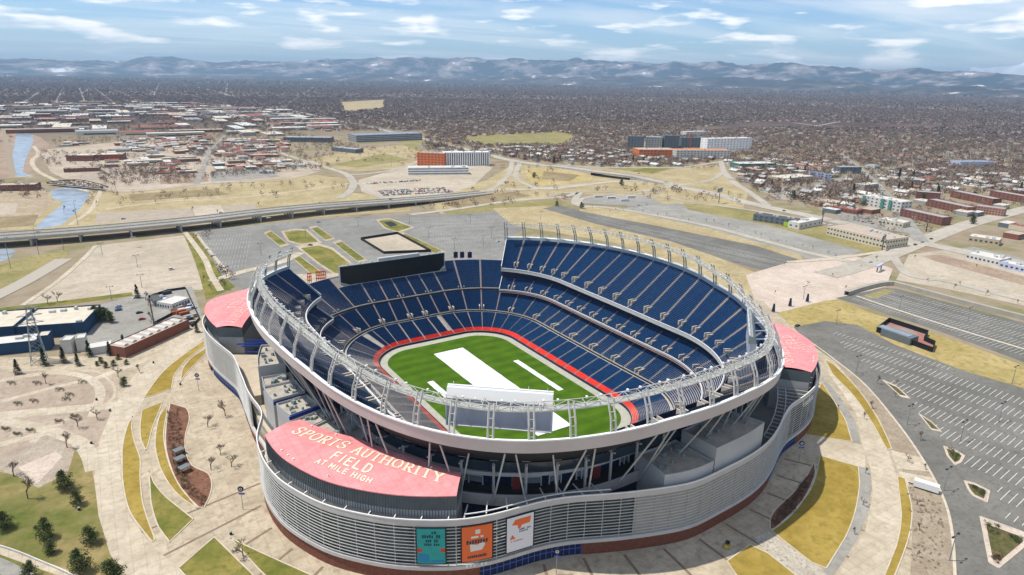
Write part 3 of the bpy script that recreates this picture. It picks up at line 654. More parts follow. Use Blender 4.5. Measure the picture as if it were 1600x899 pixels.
# ---- plain blocks, low roofs and plant between the roofs
GREYW = mat('pale_grey_render', (0.44, 0.44, 0.43), rough=.7, noise=.06, scale=.08)
ROOFG = mat('roof_membrane', (0.42, 0.38, 0.32), noise=.18, scale=.25, detail=8)
def block(p0, p1, r0, r1, z, zb=6.8, fac_=False, parap=True):
    mb = MB(); pp = np.linspace(p0, p1, 8)
    def q(p, r): return (r*math.sin(R_(p)), -r*math.cos(R_(p)))
    outl = [q(p, r0) for p in pp]+[q(p, (min(r1, fr(p)-1.9) if not fac_ else fr(p)-1.9)) for p in pp[::-1]]
    mb.cur = 0; mb.prism(outl, zb, z-.5, cap=False); mb.cur = 1; mb.poly([(x, y, z-.5) for x, y in outl]); mb.cur = 0
    m = len(outl)
    cx = sum(a for a, b in outl)/m; cy = sum(b for a, b in outl)/m
    inn = [(x+(cx-x)*.04, y+(cy-y)*.04) for x, y in outl]
    for i in range(m):
        a, b = outl[i], outl[(i+1) % m]; c, d = inn[i], inn[(i+1) % m]
        mb.quad((*a, z-.5), (*b, z-.5), (*b, z+.5), (*a, z+.5)); mb.quad((*a, z+.5), (*b, z+.5), (*d, z+.5), (*c, z+.5)); mb.quad((*c, z-.5), (*d, z-.5), (*d, z+.5), (*c, z+.5))
    o = mb.build('service_block', [GREYW, ROOFG], stadium)
    rg = random.Random(int(p0*7))
    for _ in range(9):
        mb = MB()
        x, y = q(rg.uniform(p0+1, p1-1), rg.uniform(r0+2, min(r1, fr(p0)-3)-2)); k = rg.random()
        if k < .5: mb.box(x, y, z-.5, rg.uniform(1, 2.6), rg.uniform(1, 2.2), rg.uniform(.8, 1.8), rg.random()*3)
        else: mb.tube((x, y, z-.5), (x, y, z+.8), .6, .5, 8)
        mb.build('roof_plant', M['steel_grey'], o)
    return o
block(-5.9, 3.0, 124, 999, 28, fac_=True); block(3.3, 15.9, 126, 999, 33, fac_=True)
block(-112, -99, 106, 118, 31); block(-91.2, -84.0, 104, 118, 28); block(-97.5, -92.5, 104, 117, 27); block(-83, -76.5, 104, 117.5, 27); block(-75, -70.5, 104, 121, 26)
block(76, 92, 104, 119, 30); block(97, 110, 106, 118, 31)
block(-69, -57.5, 100, 119, 27.5, zb=11); block(-56.5, -45, 104, 121, 26, zb=11)
mb = MB()   # navy trim strips between the low blocks
for p, r in ((-91.9, 118), (-84.0, 118), (-76.0, 118.5)):
    mb.beam((r*math.sin(R_(p)), -r*math.cos(R_(p)), 26.6), (103*math.sin(R_(p)), -103*math.cos(R_(p)), 26.6), .5, 1.4)
mb.build('blue_trim', mat('deep_blue_trim', (0.012, 0.035, 0.25), rough=.5), stadium)
# blue stair balustrades by the second roof
mb = MB()
for k, (z, p) in enumerate(((26, -121.2), (21, -119.5), (26, -117.8), (30, -114.8))):
    mb.beam((112*math.sin(R_(p)), -112*math.cos(R_(p)), z), (131*math.sin(R_(p)), -131*math.cos(R_(p)), z), .22, .7)
mb.build('balustrade', mat('royal_blue', (0.02, 0.07, 0.42), rough=.5), stadium)
# terrace behind the open part of the facade and pale floor beside the second roof
mb = MB(); pp = np.linspace(-99, -70.5, 14)
def q2(p, r): return (r*math.sin(R_(p)), -r*math.cos(R_(p)))
mb.cur = 0; mb.prism([q2(p, 110) for p in pp]+[q2(p, fr(p)-2.4) for p in pp[::-1]], 0, 12.2)
mb.build('terrace_slab', mat('buff_paving', (0.50, 0.42, 0.31), noise=.08, scale=.2), stadium)
mb = MB(); pp = np.linspace(-122, -99, 14)
mb.prism([q2(p, 112) for p in pp]+[q2(p, fr(p)-2.4) for p in pp[::-1]], 0, 17.0)
mb.build('terrace_slab', mat('buff_paving', (0.46, 0.42, 0.36)), stadium)
# curved pale walkway rail joining the facade to the terrace (both sides of the lettered roof)
mb = MB()
for p0, p1, ra, rb, za, zb in ((-35, -14, 131, 126, 24.2, 24.2),):
    pp = np.linspace(p0, p1, 16)
    for i in range(15):
        mb.beam((*q2(pp[i], fr(pp[i])-1.5), FZ+.9), (*q2(pp[i+1], fr(pp[i+1])-1.5), FZ+.9), .3)
        if i % 2 == 0: mb.beam((*q2(pp[i], fr(pp[i])-1.2), FZ), (*q2(pp[i], fr(pp[i])-11), FZ-2.5), .4)
for p in np.arange(-71, -35, 3.4):
    m2 = MB(); m2.beam((*q2(p, fr(p)-.3), FZ-.2), (*q2(p, fr(p)-4.2), FZ-.2), .3); m2.build('roof_strut', M['white'], stadium)
for i, p in enumerate(np.arange(-110, -99, 1.5)): pass
mb.build('roof_strut', M['white'], stadium)
# lower terrace level seen through the gap north of the lettered roof
mb = MB(); pp = np.linspace(-35.5, -7, 20)
for i in range(19):
    a, b = pp[i], pp[i+1]
    mb.quad((*q2(a, 123.5), 14), (*q2(b, 123.5), 14), (*q2(b, 123.5), 19), (*q2(a, 123.5), 19))
mb.build('lower_parapet', M['panel'], stadium)
# slatted ramp between deck and facade on the north-west side
mb = MB()
for k in range(15):
    p = 21+k*1.35; mb.beam((*q2(p, 141), 20.5+k*.15), (*q2(p, fr(p)-1.4), 20.5+k*.15), .35)
for r in (141, 144.5):
    for i in range(14): mb.beam((*q2(21+i*1.35, r), 21+i*.15), (*q2(21+(i+1)*1.35, r), 21+(i+1)*.15), .35)
mb.build('ramp_frame', M['steel'], stadium)
# square loops of rail hung on the north-west roof wall
mb = MB()
for k in range(5):
    z = 29-k*2.6; mb.beam((*q2(41, 141), z), (*q2(40.8, fr(41)-2), z), .35)
mb.build('roof_strut', M['white'], stadium)

# ---- scoreboards
def flat_lines(mb, place, rows):
    """short strokes standing for lettering too small to read in the photograph"""
    for y, x0, x1, h, gap in rows:
        x = x0; rg = random.Random(int(y*100))
        while x < x1-gap:
            w = min(rg.uniform(gap*.5, gap*1.4), x1-x); mb.quad(place(x, y), place(x+w, y), place(x+w, y+h), place(x, y+h)); x += w+gap*.3
def board_frame(name, label, x0, x1, y, zb, zt, th, face, rear, chamfer):
    t = empty(name, ((x0+x1)/2, y, 0)); ox, oy = (x0+x1)/2, y; tag(t, label, 'scoreboard')
    X0, X1 = x0-ox, x1-ox; mb = MB(); c = chamfer
    out = [(X0, zt), (X0, zb+c*.55), (X0+c*1.6, zb-.4), (X1-c, zb), (X1, zb+c*.9), (X1, zt)]
    mb.cur = 0; mb.poly([(a, 0, b) for a, b in out]); mb.cur = 1; mb.poly([(a, th, b) for a, b in out[::-1]])
    for i in range(len(out)):
        (a, b), (c_, d) = out[i], out[(i+1) % len(out)]; mb.quad((a, 0, b), (a, th, b), (c_, th, d), (c_, 0, d))
    mb.build('screen', [face, rear], t)
    mb = MB()
    for i in range(len(out)):
        (a, b), (c_, d) = out[i], out[(i+1) % len(out)]; mb.beam((a, -.12, b), (c_, -.12, d), .7 if 0 < i < 4 else .45)
    mb.build('frame', M['steel'], t)
    mb = MB()
    for a in np.linspace(X0+4, X1-4, 7): mb.beam((a, th-.3, 5), (a, th-.3, zt-2), .8)
    mb.build('support', M['steel_grey'], t)
    mb = MB(); mb.box((X0+X1)/2+4, th/2, zt, 30, 2.2, 2.0)
    for a in np.linspace(X0+6, X1-3, 9): mb.box(a, th/2, zt, 1.2, 1.0, .9)
    mb.build('top_housing', M['steel'], t)
    mb = MB(); flat_lines(mb, lambda a, b: (a, -.03, b), [(zt-1.2, X0+1, X0+6, .25, .3)]); 
    return t
SCR = mat('black_screen', (0.006, 0.008, 0.012), rough=.35, noise=.2, scale=.2)
board_frame('scoreboard', 'huge black scoreboard screen above the far end-zone seats', -40.6, 35.6, 130.0, 27.6, 40.8, 2.6, SCR, M['steel_grey'], 4.0)
# near boards seen from behind, hung inside the ring
def rear_board(pa, pb, label, zb=47.5, zt=60.8, grey=False):
    cx, cy = (pa[0]+pb[0])/2, (pa[1]+pb[1])/2; hw = math.hypot(pb[0]-pa[0], pb[1]-pa[1])/2
    t = empty('scoreboard', (cx, cy, 0), math.atan2(pb[1]-pa[1], pb[0]-pa[0])); tag(t, label, 'scoreboard')
    mb = MB(); mb.box(0, 1.2, zb, 2*hw, 2.2, zt-zb-3.2); mb.build('screen', [mat('board_back', (0.40, 0.415, 0.46), rough=.5, noise=.12, scale=.12, stretch=(1, 1, .1))], t)
    mb = MB()
    mb.quad((-hw, .0, zt-3.2), (hw, .0, zt-3.2), (hw, 1.6, zt), (-hw, 1.6, zt)); mb.quad((-hw, 1.6, zt), (hw, 1.6, zt), (hw, 3.2, zt), (-hw, 3.2, zt)); mb.quad((-hw, 3.2, zt-3.2), (hw, 3.2, zt-3.2), (hw, 3.2, zt), (-hw, 3.2, zt))
    for s in (-hw, hw): mb.poly([(s, 0, zt-3.2), (s, 1.6, zt), (s, 3.2, zt), (s, 3.2, zt-3.2)])
    mb.build('hood', M['steel_grey'] if grey else mat('pale_hood', (0.70, 0.69, 0.66), rough=.5), t)
    mb = MB(); mb.beam((-hw, 3.0, zt+.1), (hw, 3.0, zt+.1), .7); mb.beam((-hw, 0, zb), (hw, 0, zb), .3)
    for s in (-hw, hw): mb.beam((s, 0, zb), (s, 0, zt-3), .35)
    for s in np.linspace(-hw+2, hw-2, 6): mb.beam((s, 3.0, zt), (s, 3.0, zt+1.6), .18)
    mb.build('frame', M['steel'] if grey else M['white'], t)
    mb = MB()
    for s in np.linspace(-hw+3, hw-3, 4):
        mb.beam((s, 0.2, zt-2), (s, -5.5, zt-1), .3)
    mb.build('hanger', M['steel'], t)
    return t
rear_board((-78.9, -98.6), (-51.4, -121.6), 'white-hooded scoreboard seen from behind above the near end of the field')
rear_board((51.4, -121.6), (78.9, -98.6), 'narrow grey scoreboard seen edge-on at the right bend of the ring truss', grey=True)
# ---- facade banners
def banner(px0, px1, py, label, base, parts, z0=8.3, z1=21.7):
    x0, y0 = W(px0, py, 15); x1, y1 = W(px1, py, 15)
    pa, pb = polar(x0, y0), polar(x1, y1)
    def place(s, t, off=.45): p = pa+(pb-pa)*s; return FP(p, off, z0+(z1-z0)*t)
    mb = MB(); n = 5
    for i in range(n): mb.quad(place(i/n, 0), place((i+1)/n, 0), place((i+1)/n, 1), place(i/n, 1))
    for i in range(n): mb.quad(place(i/n, 0, .25), place((i+1)/n, 0, .25), place((i+1)/n, 1, .25), place(i/n, 1, .25))
    for s in (0, 1): mb.quad(place(s, 0, .25), place(s, 0), place(s, 1), place(s, 1, .25))
    for t in (0, 1): mb.quad(place(0, t, .25), place(1, t, .25), place(1, t), place(0, t))
    b = mb.build('banner', base); tag(b, label, 'banner', 'banners hung on the louvred facade')
    for nm, m_, pls in parts:
        mb = MB()
        for pl in pls: mb.poly([place(s, t, .49+.02*parts.index((nm, m_, pls))) for s, t in pl])
        mb.build(nm, m_, b)
    mb = MB()
    for a, b_ in (((-.02, -.02), (1.02, -.02)), ((1.02, -.02), (1.02, 1.02)), ((1.02, 1.02), (-.02, 1.02)), ((-.02, 1.02), (-.02, -.02))): mb.beam(place(*a, .3), place(*b_, .3), .28)
    mb.build('frame', M['dark'], b); return b
def rect(a, b, c, d): return [(a, b), (c, b), (c, d), (a, d)]
def dashes(y, h, a, b, n, seed=1):
    rg = random.Random(seed); x = a; o = []
    w = (b-a)/n
    for i in range(n):
        if rg.random() < .85: o.append(rect(x+w*.12, y, x+w*.82, y+h*rg.uniform(.7, 1)))
        x += w
    return o
INK = mat('banner_ink', (0.02, 0.05, 0.07)); INKW = mat('banner_white', (0.7, 0.68, 0.62)); INKR = mat('banner_red', (0.55, 0.07, 0.03)); INKO = mat('banner_orange', (0.78, 0.16, 0.04))
banner(649, 694, 860, 'teal banner with dark lettering and a red stripe, leftmost of three', mat('teal_cloth', (0.035, 0.33, 0.30), noise=.08, scale=.3),
       [('lettering', INK, dashes(.86, .08, .32, .7, 4, 2)+dashes(.74, .1, .18, .84, 8, 3)+dashes(.62, .1, .3, .75, 6, 4)+dashes(.52, .07, .25, .8, 8, 5)), ('stripe', INKR, [rect(.0, .33, 1, .44)]), ('lower_panel', mat('banner_blue', (0.03, 0.22, 0.42)), [rect(.05, .04, .42, .26), rect(.5, .04, .95, .1)])])
banner(722, 769, 851, 'orange banner with a white emblem and dark lettering between the other two', INKO,
       [('emblem', INKW, [[(.28, .28), (.26, .5), (.5, .46), (.72, .54), (.76, .44), (.66, .3)], rect(.3, .66, .7, .72), rect(.44, .78, .6, .9)]), ('lettering', INK, dashes(.5, .12, .14, .86, 8, 6)+dashes(.09, .09, .18, .82, 10, 7)), ('number_strip', INKW, dashes(-.17, .09, .1, .85, 6, 8))])
banner(792, 836, 838, 'white banner with an orange emblem, nearest the entrance, rightmost of three', mat('white_cloth', (0.74, 0.73, 0.74)),
       [('emblem', INKO, [[(.18, .78), (.3, .92), (.9, .92), (.86, .74), (.55, .72), (.5, .64), (.4, .64), (.4, .74)], [(.1, .36), (.2, .5), (.32, .36)]]), ('lettering', INK, dashes(.58, .05, .45, .9, 6, 9)+dashes(.52, .04, .45, .85, 7, 10)), ('caption', INKR, dashes(.28, .035, .15, .6, 8, 11))])

# ================================================================== GROUND
LAY = [0.004]
def area(name, px, m, kind='structure', z=None, world=False, label=None):
    pts = px if world else [W(a, b, 0) for a, b in px]
    LAY[0] += 0.002; zz = z if z is not None else LAY[0]
    mb = MB(); mb.poly([(x, y, zz) for x, y in pts]); o = mb.build(name, m)
    # even orientation
    if o.data.polygons[0].normal.z < 0: o.data.flip_normals()
    return tag(o, kind=kind)
def smooth_line(pts, n=6):
    out = []
    for i in range(len(pts)-1):
        p0 = pts[max(i-1, 0)]; p1 = pts[i]; p2 = pts[i+1]; p3 = pts[min(i+2, len(pts)-1)]
        for j in range(n):
            t = j/n; out.append(tuple(.5*(2*b+(c-a)*t+(2*a-5*b+4*c-d)*t*t+(3*b-a-3*c+d)*t**3) for a, b, c, d in zip(p0, p1, p2, p3)))
    out.append(tuple(pts[-1])); return out
def offs(pts, w):
    o = []
    for i, p in enumerate(pts):
        a = pts[max(i-1, 0)]; b = pts[min(i+1, len(pts)-1)]; dx, dy = b[0]-a[0], b[1]-a[1]; l = math.hypot(dx, dy) or 1; o.append((p[0]-dy/l*w, p[1]+dx/l*w)+tuple(p[2:]))
    return o
ROADS = []
def road(name, px, w, m, line=None, world=False, kerb=False):
    pts = smooth_line([p if world else W(p[0], p[1], 0) for p in px], 5); LAY[0] += 0.002; z = LAY[0]; ROADS.append((pts, w))
    a, b = offs(pts, w/2), offs(pts, -w/2); mb = MB()
    for i in range(len(pts)-1): mb.quad((*b[i], z), (*b[i+1], z), (*a[i+1], z), (*a[i], z))
    mats = [m]
    if line:
        mats.append(M['paint'])
        mb.cur = 1; z2 = z+.05
        for off in line:
            c, d = offs(pts, off+.14), offs(pts, off-.14)
            for i in range(len(pts)-1):
                if off == 0 or i % 2 == 0 or abs(off) > w/2-1.5: mb.quad((*d[i], z2), (*d[i+1], z2), (*c[i+1], z2), (*c[i], z2))
    if kerb:
        mats = [m, M['kerb']]; mb.cur = 1
        for s in (1, -1):
            c, d = offs(pts, s*w/2), offs(pts, s*(w/2+.3))
            for i in range(len(pts)-1):
                mb.quad((*c[i], z+.12), (*c[i+1], z+.12), (*d[i+1], z+.12), (*d[i], z+.12)); mb.quad((*c[i], z), (*c[i+1], z), (*c[i+1], z+.12), (*c[i], z+.12)); mb.quad((*d[i], 0), (*d[i+1], 0), (*d[i+1], z+.12), (*d[i], z+.12))
    return tag(mb.build(name, mats), kind='structure')
M['paint'] = mat('road_paint', (0.62, 0.60, 0.54), noise=.12, scale=.8); M['kerb'] = mat('kerb_concrete', (0.54, 0.46, 0.35), noise=.12, scale=.3)
M['kerb_red'] = mat('pinkish_kerb', (0.50, 0.33, 0.25))
M['water'] = mat('river_water', (0.30, 0.33, 0.35), rough=.22, noise=.25, scale=.05, spec=.6)
# base terrain: dry tan ground in town, brown winter suburb far out
def base_ground():
    m = bpy.data.materials.new('terrain'); m.use_nodes = True; t = m.node_tree; p = t.nodes['Principled BSDF']; p.inputs['Roughness'].default_value = 1.0; p.inputs['Specular IOR Level'].default_value = 0.0
    tc = t.nodes.new('ShaderNodeTexCoord')
    def noise(sc, det=6):
        n = t.nodes.new('ShaderNodeTexNoise'); n.inputs['Scale'].default_value = sc; n.inputs['Detail'].default_value = det; n.inputs['Roughness'].default_value = .65; t.links.new(tc.outputs['Object'], n.inputs[0]); return n
    def ramp(src, stops):
        r = t.nodes.new('ShaderNodeValToRGB'); e = r.color_ramp.elements; e[0].position, e[0].color = stops[0][0], (*stops[0][1], 1); e[1].position, e[1].color = stops[-1][0], (*stops[-1][1], 1)
        for s in stops[1:-1]: k = e.new(s[0]); k.color = (*s[1], 1)
        t.links.new(src.outputs[0], r.inputs[0]); return r
    near = ramp(noise(.014, 9), [(.35, (.22, .17, .11)), (.5, (.31, .25, .175)), (.62, (.21, .19, .09)), (.72, (.38, .32, .25))])
    far = ramp(noise(.0022, 10), [(.34, (.075, .057, .055)), (.48, (.11, .084, .076)), (.58, (.15, .118, .10)), (.68, (.24, .20, .14)), (.74, (.08, .06, .055))])
    ln = t.nodes.new('ShaderNodeVectorMath'); ln.operation = 'LENGTH'; t.links.new(tc.outputs['Object'], ln.inputs[0])
    mr = t.nodes.new('ShaderNodeMapRange'); mr.inputs['From Min'].default_value = 1500; mr.inputs['From Max'].default_value = 2300; t.links.new(ln.outputs['Value'], mr.inputs[0])
    mx = t.nodes.new('ShaderNodeMixRGB'); t.links.new(mr.outputs[0], mx.inputs[0]); t.links.new(near.outputs[0], mx.inputs[1]); t.links.new(far.outputs[0], mx.inputs[2]); t.links.new(mx.outputs[0], p.inputs['Base Color'])
    return m
GS = 60000.0
mb = MB(); k = 12; gg = [[(-GS+2*GS*i/k, -GS+2*GS*j/k, 0) for i in range(k+1)] for j in range(k+1)]
for j in range(k):
    for i in range(k): mb.quad(gg[j][i], gg[j][i+1], gg[j+1][i+1], gg[j+1][i])
tag(mb.build('ground', base_ground()), kind='structure')
SOUTHLOT = mat2('south_lot', (0.205, 0.197, 0.176), (0.265, 0.255, 0.23), .02, .3, (.21, .20, .18))
PALE = mat2('pale_paving', (0.50, 0.41, 0.33), (0.60, 0.50, 0.41), .03, .8, (.42, .31, .25))

# --- beyond the viaduct, left
area('field', [(0,300),(160,300),(300,292),(480,272),(545,280),(540,300),(640,312),(640,330),(300,352),(0,360)], M['straw'])
area('yard', [(60,235),(250,215),(360,235),(420,240),(500,262),(480,275),(330,290),(190,302),(130,292),(80,270)], mat2('bare_yard', (.40,.32,.23), (.50,.42,.33), .015, .2, (.33,.26,.19)))
area('lot', [(150,333),(330,324),(398,318),(402,333),(150,350)], M['gravel'])
area('lot', [(300,322),(345,320),(352,336),(306,340)], M['asphalt_pale'])
area('field', [(165,312),(300,300),(470,283),(535,284),(528,298),(380,312),(165,328)], M['straw'])
area('river_bank', [(0,200),(18,200),(30,205),(62,214),(78,226),(48,262),(55,278),(0,278)], M['dirt'])
area('river', [(26,207),(50,210),(52,222),(46,236),(38,254),(36,270),(52,276),(24,276),(19,266),(20,240)], M['water'])
area('river', [(78,298),(104,292),(134,290),(140,298),(138,310),(122,330),(96,352),(60,358),(58,352),(84,330),(100,318),(82,310)], M['water'])
area('river', [(-40,392),(8,388),(26,391),(18,402),(-40,425)], M['water'])
area('bank', [(0,292),(70,296),(84,318),(60,340),(52,352),(0,352)], mat2('bank_earth', (.36,.27,.17), (.44,.36,.26), .03, .2))
area('bank', [(0,318),(28,318),(24,334),(0,336)], M['asphalt_pale'])
road('footpath', [(158,296),(152,310),(140,330),(118,345),(110,352)], 5, M['path'])
road('footpath', [(165,327),(260,315),(380,308),(470,298),(545,287)], 5, M['path'])
road('footpath', [(52,228),(60,240),(50,252),(60,268),(95,285),(140,300)], 7, M['path'])
road('river_wall', [(4,180),(8,215),(16,250),(20,275)], 9, mat('levee', (.30,.24,.16)))
# --- middle distance, centre
area('field', [(545,235),(640,225),(690,240),(640,262),(560,268),(510,262),(480,250)], M['straw'])
area('meadow', [(620,222),(680,218),(700,232),(650,236)], M['olive'])
area('meadow', [(725,212),(880,205),(900,215),(880,228),(760,228),(730,222)], M['olive'])
area('meadow', [(530,160),(600,156),(600,170),(540,178)], M['straw'])
area('interchange_grass', [(660,312),(760,282),(800,258),(930,262),(1060,262),(1125,258),(1170,300),(1160,330),(1000,318),(900,300),(800,318),(690,336)], M['straw'])
area('interchange_grass', [(820,262),(930,272),(920,282),(850,290),(826,282)], mat2('tan_turf', (.42,.32,.13), (.50,.39,.19), .02, .2))
area('interchange_grass', [(940,262),(1010,258),(1060,262),(1020,272)], M['olive'])
area('interchange_grass', [(1030,300),(1080,296),(1140,305),(1150,318),(1060,318)], M['straw'])
area('hospital_lot', [(560,282),(640,258),(735,255),(770,262),(740,290),(690,308),(600,312),(565,300)], M['asphalt_pale'])
# --- behind the stadium
area('south_lot', [(295,362),(420,350),(560,338),(650,336),(790,330),(830,346),(800,372),(770,470),(430,470),(330,440)], SOUTHLOT)
area('verge', [(690,330),(800,316),(870,312),(900,322),(850,324),(800,328),(700,336)], M['olive'])
area('verge', [(770,326),(850,322),(990,352),(1110,398),(1190,430),(1205,470),(1150,480),(1080,420),(960,380),(860,362),(800,352)], M['straw'])
area('west_lot', [(848,326),(874,321),(905,328),(1040,352),(1180,378),(1248,404),(1215,428),(1150,412),(1050,378),(930,350)], M['asphalt'])
area('far_lot', [(960,328),(1010,320),(1060,318),(1200,345),(1345,392),(1300,412),(1235,398),(1120,366)], M['asphalt_old'])
area('verge', [(1068,318),(1160,326),(1290,356),(1390,388),(1375,400),(1200,352),(1075,328)], M['olive'])
area('verge', [(908,322),(960,326),(1110,358),(1250,398),(1255,408),(1180,384),(1040,356),(905,330)], M['straw'])
area('plaza', [(1165,430),(1240,408),(1330,398),(1395,420),(1385,448),(1300,470),(1200,492),(1180,470)], PALE)
area('lot', [(1420,398),(1500,388),(1600,415),(1700,430),(1700,500),(1600,478),(1480,452),(1400,438)], M['asphalt_pale'])
area('verge', [(1440,400),(1470,398),(1600,432),(1600,446),(1540,430),(1460,408)], M['dirt'])
area('verge', [(1204,492),(1290,470),(1312,468),(1352,486),(1480,528),(1600,572),(1750,620),(1750,650),(1600,607),(1500,578),(1400,540),(1340,508),(1290,502),(1236,512),(1212,505)], mat2('tan_lawn', (.34,.26,.09), (.44,.34,.15), .03, .25, (.24,.21,.06)))
area('upper_lot', [(1306,466),(1382,450),(1404,452),(1600,505),(1760,545),(1760,625),(1600,566),(1480,522),(1360,482)], M['asphalt'])
area('verge', [(1350,462),(1382,452),(1400,454),(1372,466),(1356,466)], M['olive'])
# --- left side lots
area('tan_lot', [(30,478),(104,428),(152,384),(288,368),(312,428),(322,452),(205,462),(100,476)], M['asphalt_pale'])
area('verge', [(284,362),(303,364),(330,403),(348,432),(368,448),(322,470),(312,432),(300,395)], M['lawn'])
area('riverside_lawn', [(-60,430),(50,400),(108,392),(104,404),(62,436),(0,464),(-60,480)], M['olive'])
area('verge', [(-40,486),(100,470),(206,457),(208,462),(100,477),(-40,494)], M['lawn'])
area('yard', [(130,484),(206,463),(300,448),(318,500),(296,530),(236,556),(140,562)], M['asphalt_old'])
area('green', [(-40,574),(130,560),(190,556),(245,546),(262,544),(236,562),(180,578),(120,574),(-40,594)], M['lawn'])
for q in ([(415,366),(424,362),(448,381),(437,384)], [(444,363),(462,360),(478,361),(497,378),(470,381),(452,376)], [(486,357),(496,355),(520,372),(508,375)], [(470,388),(498,384),(518,390),(546,412),(532,432),(500,412)], [(452,398),(464,398),(516,436),(500,440)], [(524,381),(534,378),(570,405),(558,408)], [(592,345),(610,343),(642,355),(622,362),(602,356)], [(622,368),(634,366),(690,392),(680,396)]):
    area('plaza_strip', [(a+(a-sum(x for x, y in q)/len(q))*.22, b+(b-sum(y for x, y in q)/len(q))*.22) for a, b in q], M['plaza']); area('lawn_bed', q, M['lawn'])
area('court', [(564,375),(621,366),(673,394),(600,397)], M['asphalt_pale'])
area('pit', [(600,348),(611,346),(622,352),(610,355)], M['dark'])
# --- plaza round the stadium and the park
area('stadium_plaza', [(-60,560),(180,556),(325,490),(420,430),(800,420),(1190,470),(1240,512),(1262,535),(1300,562),(1350,602),(1400,662),(1440,717),(1470,772),(1485,822),(1492,899),(1495,1100),(-200,1100)], M['plaza'])
# promenade joints on the plaza
mb = MB(); LAY[0] += .002
for k in range(-78, 80, 6):
    r0, r1 = fr(k)+1.5, fr(k)+60; a = R_(k)
    if k > 28: r1 = fr(k)+18
    p, q = np.array((r0*math.sin(a), -r0*math.cos(a))), np.array((r1*math.sin(a), -r1*math.cos(a))); e = np.array((math.cos(a), math.sin(a)))*.55
    mb.quad((*(p-e), LAY[0]), (*(p+e), LAY[0]), (*(q+e), LAY[0]), (*(q-e), LAY[0]))
tag(mb.build('paving_bands', mat('brown_paving_band', (.21, .15, .10), noise=.15, scale=.5)), kind='structure')

area('park_ground', [(-60,585),(60,580),(150,582),(185,598),(182,625),(150,700),(148,760),(-60,760)], mat2('bare_park', (.36,.28,.21), (.43,.35,.27), .05, .4, (.30,.22,.16)))
area('park_lawn', [(-80,728),(0,738),(30,744),(62,762),(106,740),(118,700),(140,712),(147,750),(154,800),(172,865),(205,910),(260,1000),(-120,1000)], mat2('park_lawn_grass', (.10,.125,.022), (.31,.235,.10), .025, .35, (.17,.15,.05)))
area('sand_court', [(-10,724),(70,688),(100,692),(112,720),(60,763),(22,742)], M['gravel'])
area('sand_court', [(28,731),(88,706),(98,714),(58,757)], PALE)
area('promenade', [(300,506),(326,520),(302,545),(264,585),(224,626),(196,680),(188,740),(198,800),(235,852),(300,905),(360,980),(240,980),(172,866),(154,806),(147,745),(156,690),(175,640),(207,590),(252,548)], M['path'])
for px, w in (([(-20,600),(40,588),(90,583),(130,588),(150,600),(157,615),(151,635),(144,652)], 4.5), ([(-20,634),(60,612),(118,598),(146,590)], 3.6), ([(-30,652),(100,641),(190,633)], 8), ([(-20,655),(60,668),(100,681),(125,692),(140,712),(147,735)], 6.5), ([(50,692),(72,674),(108,655)], 3), ([(-20,700),(74,677)], 5), ([(165,590),(178,603),(178,620),(166,632)], 1.5), ([(150,592),(235,560),(270,545)], 5), ([(222,648),(360,630)], 0.8)):
    road('footpath', px, w, M['path'])
road('footpath', [(-40,842),(0,860),(60,882),(120,905),(200,950)], 3.0, M['path']); road('access_road', [(-60,862),(0,884),(60,915)], 5.0, M['asphalt_old'])
KB = []
def lawn(name, q, m, z=.1):
    """raised bed with a concrete edging"""
    pts = [W(a, b, 0) for a, b in q]; sm = []
    n = len(pts)
    for i in range(n):
        p0, p1, p2, p3 = pts[(i-1) % n], pts[i], pts[(i+1) % n], pts[(i+2) % n]
        v1 = Vector(p1)-Vector(p0); v2 = Vector(p2)-Vector(p1); sharp1 = v1.length > 0 and v2.length > 0 and v1.angle(v2) > .9
        for j in range(4):
            t = j/4; lin = (p1[0]+(p2[0]-p1[0])*t, p1[1]+(p2[1]-p1[1])*t)
            cr = tuple(.5*(2*b+(c-a)*t+(2*a-5*b+4*c-d)*t*t+(3*b-a-3*c+d)*t**3) for a, b, c, d in zip(p0, p1, p2, p3))
            v3 = Vector(p3)-Vector(p2); sharp2 = v3.length > 0 and v2.angle(v3) > .9
            sm.append(lin if sharp1 or sharp2 else cr)
    LAY[0] += .002; mb = MB(); mb.prism(sm, 0, LAY[0]+z); o = tag(mb.build(name, m), kind='structure')
    mb = MB(); N_ = len(sm)
    for i in range(N_):
        a, b = sm[i], sm[(i+1) % N_]; mb.beam((*a, LAY[0]+z*.5), (*b, LAY[0]+z*.5), .42, .3)
    k = tag(mb.build('kerb', M['kerb']), kind='structure'); return o
lawn('lawn', [(225,622),(240,600),(262,575),(300,546),(321,532),(319,541),(290,564),(271,590),(268,608),(235,620)], M['lawn_dry'])
lawn('lawn', [(282,598),(291,584),(322,552),(322,545),(300,559),(285,579)], M['lawn_dry'])
lawn('lawn', [(207,651),(200,665),(193,690),(191,720),(193,760),(203,800),(225,832),(238,848),(242,844),(230,810),(222,780),(219,745),(219,718),(210,690),(206,670)], M['lawn_dry'])
lawn('lawn', [(222,642),(254,629),(248,645),(238,670),(232,694),(228,705),(221,690),(219,665)], M['lawn_dry'])
lawn('lawn', [(233,737),(241,756),(262,780),(302,812),(265,848),(248,825),(236,785)], M['lawn'])
lawn('lawn', [(262,632),(250,650),(244,675),(243,700),(250,730),(265,758),(285,780),(310,797),(282,762),(266,730),(258,700),(256,675),(260,650)], M['lawn_dry'])
lawn('planting_bed', [(266,631),(290,638),(296,655),(290,680),(290,705),(300,728),(325,741),(331,760),(326,780),(319,794),(311,794),(283,764),(267,730),(259,695),(261,655)], M['mulch'])
lawn('lawn', [(335,840),(395,899),(440,945),(330,945),(279,889)], M['lawn'])
